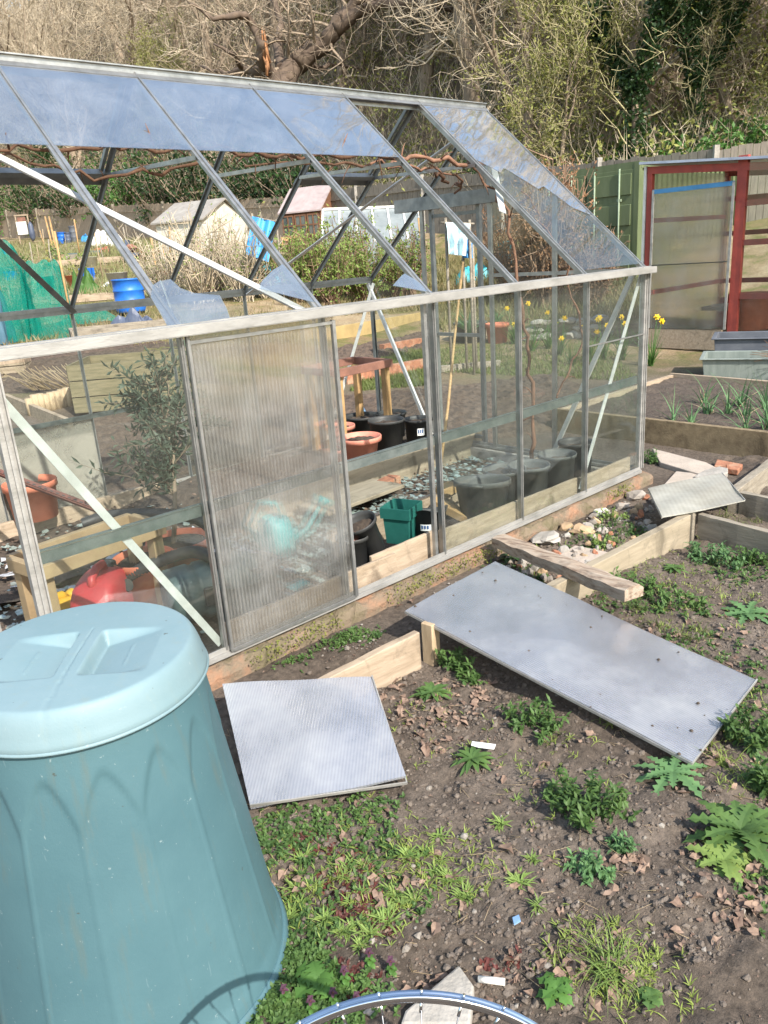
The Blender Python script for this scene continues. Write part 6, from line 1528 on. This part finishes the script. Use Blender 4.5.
for i in range(26):
    px, py = rg.uniform(0, 440), rg.uniform(254, 300)
    if 255 < px < 420 and py > 262: continue
    shrub('low_plant', 'low leafy or dry plant growing in the far plots', px, py, rg.uniform(8,20), rg.uniform(14,34), rg.choice([LEAFS, LEAFG, LEAFB, LEAFY, BROWNL]), TWIG, 160, .09, cat='plant', seed=90+i, dens=14, group='low plants in the far plots')
# freshly dug dark soil behind the greenhouse
def dug(name, label, pix, lift, seed):
    P = [G(*p) for p in pix]; mb = MB(); n = 90
    for j in range(n+1):
        for i in range(n+1):
            u, v = i/n, j/n; p = (P[0]*(1-u)+P[1]*u)*(1-v)+(P[3]*(1-u)+P[2]*u)*v; e = min(1, 12*min(u, 1-u, v, 1-v)); mb.v.append((p.x, p.y, terr(p.x, p.y)-.03+e*(lift+.05+noise.noise(p*3+Vector((seed,0,0)))*.04+noise.noise(p*9)*.035+noise.noise(p*24)*.02)))
    for j in range(n):
        for i in range(n): a = j*(n+1)+i; mb.f.append((a, a+1, a+n+2, a+n+1)); mb.sm.append(False)
    return solo(mb, name, MATS['dug_earth'] if 'dug_earth' in MATS else mat('dug_earth', (.13,.095,.07), (.06,.042,.032), 16, .95, 0, .8, 50), label, 'soil', P[0], kind='structure')
dug('dug_soil', 'freshly dug dark soil behind the greenhouse', [(300,400),(560,372),(690,420),(250,470)], .02, 1)
dug('dug_soil', 'dark bare soil behind the left end of the greenhouse', [(0,432),(150,408),(250,470),(-40,520)], .0, 2)
dug('dug_soil', 'dark soil strip in front of the yellow board', [(318,352),(440,330),(440,345),(318,372)], .01, 3)
dug('dug_soil', 'brown soil plot right of the blue barrel', [(-20,352),(210,338),(230,385),(-40,400)], .01, 4)
for i, (px, ln_, h) in enumerate([(60, 3.2, 3.6), (92, 3.6, 4.4), (128, 3.4, 4.8), (160, 3.0, 4.0), (205, 3.2, 4.6), (240, 3.4, 3.8), (20, 3.0, 3.0), (330, 3.0, 3.8), (300, 2.6, 3.2)]):
    an = math.atan((px-384)/FPX*1.0); s_ = 30.0
    for _ in range(40): s_ = sfence(math.tan(an)*s_)*.5+s_*.5
    s_ += 2.5; shrub('evergreen_bush', 'dark evergreen bush rising just beyond the far board fence', 0, 0, h*FPX/s_, 2*ln_*FPX/s_, LEAFI if i % 3 else LEAFG, BARK, 2600, .2, base=LS(math.tan(an)*s_, s_), dens=50, seed=300+i, group='dark evergreens behind the far fence')
#@@WEEDS
# ------------------------------------------------------------------ weeds, dead leaves and crumbs on the plot
def gz(px, py, dz=0.0):
    p = onZ(px, py, 0); p.z = nearbump(p.x, p.y)+dz; return p
def strip_leaf(mb, p, d, ln, w, bend=.6, seg=5, lobes=0, rg=random, prof=None, fold=.15):
    d = Vector(d).normalized(); sd = d.cross(Vector((0,0,1)))
    if sd.length < .05: sd = Vector((1,0,0))
    sd.normalize(); p = Vector(p); prev = None; n = seg if not lobes else lobes*2
    for k in range(n+1):
        u = k/n; ww = w/2*(math.sin(math.pi*min(1, .08+u*.92))**.7 if prof is None else prof(u))
        if lobes and k % 2 == 1: ww *= .42
        if lobes: ww *= rg.uniform(.8, 1.15)
        up = sd.cross(d).normalized(); c = (tuple(p+sd*ww+up*ww*fold), tuple(p), tuple(p-sd*ww+up*ww*fold))
        if prev:
            b = len(mb.v); mb.v += [prev[0], prev[1], c[1], c[0], prev[1], prev[2], c[2], c[1]]; mb.f += [(b,b+1,b+2,b+3), (b+4,b+5,b+6,b+7)]; mb.sm += [False]*2
        prev = c; d = (d+Vector((0,0,-bend*1.6/n))+Vector((rg.gauss(0,.03), rg.gauss(0,.03), 0))).normalized(); p = p+d*ln/n
def rosette(name, label, px, py, rpx, n, w, m, cat='weed', lobes=0, tilt=.75, group=None, layers=1):
    c = gz(px, py, .005); k = depth(c)/FPX; rg = random.Random(int(px*3+py*7)); mb = MB(); ln = rpx*k*1.15
    for i in range(n):
        a = 6.283*(i*.381966)+rg.uniform(-.2,.2); u = i/n; t = tilt*(.25+.75*u)+rg.uniform(-.1,.1); d = Vector((math.cos(a), math.sin(a), t)); strip_leaf(mb, c+Vector((0,0,.008+.006*i/n)), d, ln*1.25*rg.uniform(.75,1.05)*(1-.4*u), w*rg.uniform(.9,1.2), .28+.14*(1-u)+t*.25, 6, lobes, rg, prof=(None if lobes else (lambda q: max(.06, math.sin(math.pi*min(1, .12+q*.88))**.8))))
    return solo(mb, name, m, label, cat, c, group)
WEEDG = leafmat('weed_green', (.12,.205,.055), (.06,.12,.035), scale=14)
WEEDL = leafmat('light_weed_green', (.27,.36,.1), (.16,.25,.06), scale=14)
WEEDB = leafmat('bluish_weed_green', (.14,.26,.1), (.09,.18,.07), scale=14)
rosette('weed_rosette', 'green rosette of narrow leaves just below the split peg', 433, 697, 19, 22, .018, WEEDG)
rosette('weed_rosette', 'green rosette of narrow leaves left of the white plant label', 473, 762, 22, 22, .018, WEEDG)
rosette('weed_rosette', 'small rosette at the edge of the smaller sheet, below its right corner', 424, 699, 11, 12, .014, WEEDG)
rosette('weed_rosette', 'rosette at the edge of the shaded soil below the long edging board', 674, 572, 12, 16, .02, WEEDG)
rosette('weed_rosette', 'dark green rosette tucked behind the rough plank by the sill', 512, 560, 14, 14, .03, LEAFI)
rosette('lobed_weed', 'large bright green lobed-leaf plant at the right edge of the plot', 740, 838, 48, 24, .05, WEEDG, lobes=6, tilt=.9)
rosette('lobed_weed', 'second part of the lobed clump, nearest the bottom of it', 724, 866, 32, 14, .042, WEEDL, lobes=6, tilt=.6)
rosette('lobed_weed', 'pale lobed-leaf weed just below the corner of the large sheet', 672, 778, 36, 13, .036, WEEDB, lobes=6, tilt=.45)
rosette('lobed_weed', 'pale lobed-leaf weed at the right edge below the peg', 748, 612, 32, 13, .045, WEEDB, lobes=6, tilt=.5)
rosette('lobed_weed', 'young lobed weed beside the bicycle rim on the left', 318, 985, 24, 12, .06, LEAFG, lobes=4, tilt=.6)
rosette('lobed_weed', 'low leafy weed right of the bicycle rim', 556, 1000, 20, 12, .03, LEAFG, lobes=3, tilt=.5)
rosette('lobed_weed', 'lower leafy weed pair at the bottom edge near the grass tuft', 650, 1004, 14, 10, .03, WEEDG, lobes=3, tilt=.5)
def bushy(name, label, px, py, wpx, hpx, n, ls, m, stems=26, cat='weed', group=None, asp=.42):
    c = gz(px, py); k = depth(c)/FPX; rg = random.Random(int(px+py*5)); root = thing(name, label, cat, c, 0, group); st = MB(); lf = MB(); W, H = wpx*k/2, hpx*k
    for i in range(stems):
        a = rg.random()*6.28; r = rg.random()**.6*W; b = c+Vector((math.cos(a)*r*.6, math.sin(a)*r*.6*1.3, -.005)); t = c+Vector((math.cos(a)*r*1.15, math.sin(a)*r*1.5, H*rg.uniform(.4,1)*(1-.5*(r/W)**2))); q = [b, b.lerp(t,.5)+rnd_dir(rg)*.006, t]; st.tube(q, [.0018,.0014,.0008], 3, cap=False)
        for j in range(n//stems):
            u = rg.random()**.7; e = (q[0].lerp(q[1], u*2) if u < .5 else q[1].lerp(q[2], u*2-1)); d = rnd_dir(rg, .5); strip_leaf(lf, e, d, ls*rg.uniform(.6,1.3), ls*asp, .4, 2, 0, rg)
    st.build('stem', m, root); lf.build('foliage', m, root); return root
FT = 'feathery weeds on the bare soil'
bushy('feathery_weed', 'feathery green weed between the white label and the large sheet', 535, 728, 52, 34, 420, .026, WEEDG, group=FT)
bushy('feathery_weed', 'wide feathery green weed in the middle of the bare soil', 590, 818, 72, 40, 700, .026, WEEDG, 40, group=FT)
bushy('feathery_weed', 'small feathery weed upper left of the wide one', 562, 800, 30, 20, 260, .022, WEEDG, group=FT)
bushy('feathery_weed', 'feathery weed below the wide one', 592, 878, 36, 22, 300, .022, WEEDB, group=FT)
bushy('feathery_weed', 'thin feathery weed right of the one below the wide clump', 623, 856, 22, 20, 160, .022, WEEDB, group=FT)
bushy('feathery_weed', 'dark clump at the right edge beside the large sheet corner', 752, 742, 44, 40, 420, .03, WEEDG, group=FT)
bushy('feathery_weed', 'clump at the right edge behind the lobed plant', 760, 790, 30, 40, 300, .03, WEEDG, group=FT)
bushy('feathery_weed', 'leafy clump in front of the peg under the cloudy sheet', 712, 560, 44, 26, 420, .03, WEEDB, group=FT)
bushy('feathery_weed', 'leafy clump right of the peg, by the grey edging board', 748, 560, 30, 20, 240, .028, WEEDG, group=FT)
bushy('feathery_weed', 'leafy clump against the long edging board near the plank', 632, 590, 40, 20, 300, .028, WEEDG, group=FT)
bushy('feathery_weed', 'trailing weed below the long edging board, right of the plank end', 668, 606, 60, 24, 420, .028, WEEDG, group=FT)
bushy('feathery_weed', 'weed under the left tip of the large sheet by the split peg', 456, 668, 36, 22, 260, .028, WEEDG, group=FT)
bushy('feathery_weed', 'weed in the corner between peg and large sheet', 474, 680, 22, 18, 160, .024, WEEDG, group=FT)
bushy('feathery_weed', 'weed on the rubble next to the sill, behind the plank', 602, 545, 30, 12, 240, .02, WEEDL, group=FT)
bushy('feathery_weed', 'weed at the foot of the far corner post', 650, 462, 14, 22, 140, .03, WEEDG, group=FT)
bushy('feathery_weed', 'mossy weed beside the white stone in the rubble', 612, 520, 26, 12, 200, .02, WEEDL, group=FT)
bushy('feathery_weed', 'small weed between rubble and cloudy sheet', 634, 535, 24, 10, 160, .02, WEEDG, group=FT)
# long grass tuft
def tuft(name, label, px, py, n, ln, w, m, lean, group=None, sp=.02):
    c = gz(px, py); rg = random.Random(int(px*11+py)); mb = MB()
    for _ in range(n):
        a = rg.random()*6.28; d = Vector((math.cos(a)*lean*rg.random(), math.sin(a)*lean*rg.random(), 1)); strip_leaf(mb, c+Vector((rg.gauss(0,sp), rg.gauss(0,sp), 0)), d, ln*rg.uniform(.5,1.1), w, rg.uniform(.5,1.4), 5, 0, rg, prof=lambda u: 1-u*.95)
    return solo(mb, name, m, label, 'grass tuft', c, group)
tuft('grass_tuft', 'long grass tuft at the bottom, right of the bicycle rim', 610, 975, 80, .13, .0035, WEEDL, 2.0)
tuft('grass_tuft', 'grass tuft growing against the near edge of the large sheet', 605, 727, 26, .09, .003, GRASSY, 1.6)
tuft('grass_tuft', 'small yellowish grass tuft by the rosette near the plant label', 556, 738, 30, .08, .003, GRASSY, 1.6)
tuft('grass_tuft', 'grass tuft under the large sheet corner at the right', 722, 765, 40, .1, .003, GRASSY, 1.6)
for i, (x, y) in enumerate([(700,630),(660,628),(640,612),(724,520),(756,522),(742,530),(690,640),(715,560)]): tuft('grass_tuft', 'short grass tuft on the soil by the timber edging at right', x, y, 30, .09, .004, GRASSM, 1.6, group='short grass tufts by the right timber edging')
# starry pale tufts: one plant, copied
def star_proto(seed):
    rg = random.Random(seed); mb = MB()
    for i in range(34):
        a = rg.random()*6.28; d = Vector((math.cos(a), math.sin(a), rg.uniform(.25,1.6))); strip_leaf(mb, (rg.gauss(0,.006), rg.gauss(0,.006), 0), d, rg.uniform(.025,.045), .0042, .5, 3, 0, rg)
    o = mb.build('starry_weed', WEEDL); return tag(o, 'small pale green starry weed on the soil below the smaller sheet', 'weed', 'pale starry weeds')
sp = [(302,860),(338,858),(314,885),(343,882),(299,893),(408,862),(441,839),(441,866),(466,893),(517,889),(519,796),(291,917),(404,909),(373,944),(361,897),(517,888),(536,865),(350,905),(388,917),(330,925),(446,884),(395,895),(300,905),(365,870),(355,932),(428,853),(412,902),(455,880),(341,940),(386,930),(436,872),(470,899),(360,950),(372,925),(500,830),(536,915),(345,868)]
pr_ = [star_proto(i) for i in range(3)]; rg = random.Random(9)
for i, (x, y) in enumerate(sp):
    o = pr_[i] if i < 3 else pr_[i % 3].copy()
    if i >= 3: COL.objects.link(o)
    o.location = gz(x+rg.uniform(-3,3), y+rg.uniform(-3,3), .002); o.rotation_euler = (0,0,rg.random()*6); o.scale = [rg.uniform(.7,1.2)]*3
# purple dead-nettles and reddish seedlings by the rim
def nettle(px, py, label):
    c = gz(px, py); rg = random.Random(int(px)); root = thing('dead_nettle', label, 'weed', c, 0, 'purple dead-nettles by the bicycle rim'); s_ = MB(); s_.tube([c, c+Vector((0,0,.05))], .0015, 5); s_.build('stem', REDL, root); lf = MB(); fl = MB()
    for j in range(5):
        for i in range(4): a = i*1.57+j*.78; d = Vector((math.cos(a), math.sin(a), .3+.1*j)); strip_leaf(lf if j < 3 else fl, c+Vector((0,0,.01+.01*j)), d, .018-.002*j, .013-.0015*j, .6, 3, 0, rg)
    lf.build('leaves', LEAFG, root); fl.build('flower_head', PURP, root)
for i, (x, y) in enumerate([(346,988),(392,978),(371,972),(334,1002),(358,1010),(312,1012),(286,1004)]): nettle(x, y, ['purple dead-nettle above the rim at centre left', 'purple dead-nettle nearest the brown stone', 'pale-topped dead-nettle between its two neighbours', 'purple dead-nettle touching the rim', 'purple dead-nettle inside the rim arc', 'purple dead-nettle near the bin foot', 'purple dead-nettle right against the bin foot'][i])
# ground-covering chickweed, seedlings, dead leaves, crumbs: nobody could count them
def scatter(name, label, cat, m, clusters, maker, seed):
    rg = random.Random(seed); mb = MB()
    for (x, y, rx, ry, n) in clusters:
        for _ in range(n):
            a = rg.random()*6.283; r = rg.random()**.5*(1 if rg.random() < .8 else 1.4); px, py = x+math.cos(a)*r*rx, y+math.sin(a)*r*ry
            p = onZ(px, py, 0)
            if p.y > YW-.09 or p.x < -.6: continue
            if math.hypot(p.x-.505, p.y-1.565) < .36: continue
            p.z = nearbump(p.x, p.y)
            if p.y > 2.3: p.z += .004
            maker(mb, p, rg)
    return solo(mb, name, m, label, cat, gz(clusters[0][0], clusters[0][1]), kind='stuff')
def mk_small(mb, p, rg):
    for _ in range(5): strip_leaf(mb, p+Vector((0,0,rg.random()*.012)), rnd_dir(rg, 1.0), rg.uniform(.009,.018), .009, .5, 2, 0, rg)
def mk_fine(mb, p, rg):
    for _ in range(5): strip_leaf(mb, p, rnd_dir(rg, 1.3), rg.uniform(.015,.035), .003, .6, 3, 0, rg)
def mk_red(mb, p, rg):
    for _ in range(5): strip_leaf(mb, p, rnd_dir(rg, .8), rg.uniform(.012,.022), .008, .5, 2, 0, rg)
def mk_dead(mb, p, rg, s0=1.0):
    s_ = rg.uniform(.008,.024)*s0*(1.25 if rg.random() < .15 else 1); k = 9; a0 = rg.random()*6.28; nrm = (Vector((0,0,1))+rnd_dir(rg)*.45).normalized(); u = nrm.cross(Vector((1,0,0))).normalized(); w = nrm.cross(u); c = p+Vector((0,0,.006+s_*.18)); b = len(mb.v); mb.v.append(tuple(c)); cr = rg.uniform(.1,.8)*s_
    for i in range(k):
        a = a0+6.283*i/k; rr = s_*(1 if i % 2 == 0 else rg.uniform(.6,.95))*rg.uniform(.7,1.1); x, y = math.cos(a-a0)*rr, math.sin(a-a0)*rr*.62; q = c+(u*math.cos(a0)+w*math.sin(a0))*x+(w*math.cos(a0)-u*math.sin(a0))*y+nrm*(cr*(y/s_)**2*1.6+rg.gauss(0,.17)*s_); mb.v.append(tuple(q))
    for i in range(k): mb.f.append((b, b+1+i, b+1+(i+1) % k)); mb.sm.append(False)
def mk_clod(mb, p, rg):
    r = .0022/(rg.random()+.16)**.95; b = len(mb.v); o = [rg.uniform(.6,1.2) for _ in range(12)]
    for i, (x, y, z) in enumerate(ICO): mb.v.append((p.x+x*r*o[i]*1.2, p.y+y*r*o[i], p.z+r*.25+z*r*o[i]*.75))
    for f in ICF: mb.f.append(tuple(b+i for i in f)); mb.sm.append(False)
bm = bmesh.new(); bmesh.ops.create_icosphere(bm, subdivisions=1, radius=1); ICO = [tuple(v.co) for v in bm.verts]; ICF = [tuple(v.index for v in f.verts) for f in bm.faces]; bm.free()
scatter('chickweed', 'mat of small green chickweed below the smaller sheet, along the sill and by the rim', 'chickweed', WEEDG, [(290,826,45,22,170),(360,812,40,14,90),(330,845,60,20,90),(270,850,20,20,60),(270,652,45,14,320),(320,640,40,10,240),(350,636,30,8,140),(300,985,40,34,380),(270,1010,26,20,200),(340,1005,50,22,220),(380,848,22,30,60),(325,900,60,40,90),(400,890,40,40,50),(300,940,30,30,110),(520,575,30,12,160),(490,545,18,8,100),(610,536,30,14,160),(585,548,22,8,110),(640,600,50,14,220),(740,570,34,12,160),(690,650,50,20,130),(752,700,20,40,120),(760,860,30,60,120)], mk_small, 1)
scatter('seedling_grass', 'fine pale grass seedlings dotted over the plot', 'grass', GRASSY, [(340,880,90,60,260),(440,870,60,40,110),(600,560,80,40,160),(560,790,60,60,60),(600,960,60,40,160),(690,600,70,40,240),(740,740,30,60,120),(500,600,60,20,60),(640,1000,60,24,50),(430,730,60,40,50)], mk_fine, 2)
scatter('reddish_seedlings', 'small dark red seedlings among the weeds below the smaller sheet', 'seedlings', REDL, [(310,842,34,10,50),(350,880,30,30,80),(378,912,20,20,60),(355,915,20,18,60),(385,930,14,12,30),(500,965,20,12,16),(690,672,30,8,24),(340,985,40,16,60)], mk_red, 3)
scatter('dead_leaves', 'curled brown dead leaves lying over the weedy soil', 'dead leaves', DRYL, [(432,724,26,34,60),(455,700,28,30,40),(478,684,18,16,24),(395,700,12,30,20),(640,640,40,16,34),(690,610,30,20,16),(745,900,28,30,44),(700,850,16,24,12),(628,868,24,14,16),(600,965,34,40,20),(660,930,60,60,16),(530,990,50,30,12),(400,905,50,40,22),(350,850,60,50,26),(290,870,24,40,12),(430,985,24,20,14),(500,980,20,14,8),(560,800,50,60,14),(450,610,60,20,14),(520,860,60,60,10),(500,740,40,40,12),(730,650,34,40,24),(700,780,40,30,14),(760,760,12,60,14),(560,560,90,20,20),(540,900,120,90,14)], mk_dead, 4)
scatter('leaf_fragments', 'tiny brown leaf and twig fragments all over the soil', 'leaf crumbs', DRYL, [(300,700,90,30,120),(330,648,60,14,260),(520,580,60,16,220),(520,830,260,190,1900),(650,620,120,80,700),(440,700,70,60,400)], lambda mb, p, rg: mk_dead(mb, p-Vector((0,0,.004)), rg, .22), 5)
scatter('soil_clods', 'crumbled lumps of dry grey-brown soil over the open plot', 'soil', mat('soil_clod', (.18,.148,.12), (.1,.078,.062), 30, .95, 0, .5, 90), [(520,830,270,190,6500),(660,610,120,90,3200),(440,700,80,60,1100),(580,540,80,30,700)], mk_clod, 6)
PEB = mat('pebbles', (.36,.33,.29), (.2,.17,.14), 60, .9, 0, .2, rnd=.2)
scatter('pebbles', 'small pale pebbles scattered in the soil', 'pebbles', PEB, [(520,850,260,170,240),(660,620,120,80,100),(580,530,80,36,420),(440,600,120,20,160),(340,640,70,14,120),(470,585,50,14,100),(610,500,60,30,240)], mk_clod, 7)
scatter('twigs', 'thin dry twigs lying on the soil', 'twigs', DRYG, [(520,840,250,170,150),(700,640,80,70,70)], lambda mb, p, rg: mb.tube([p+Vector((0,0,.006)), p+Vector((rg.gauss(0,.02), rg.gauss(0,.02), .01)), p+Vector((rg.gauss(0,.035), rg.gauss(0,.035), .008))], [.0012,.001,.0006], 3), 8)
#@@END
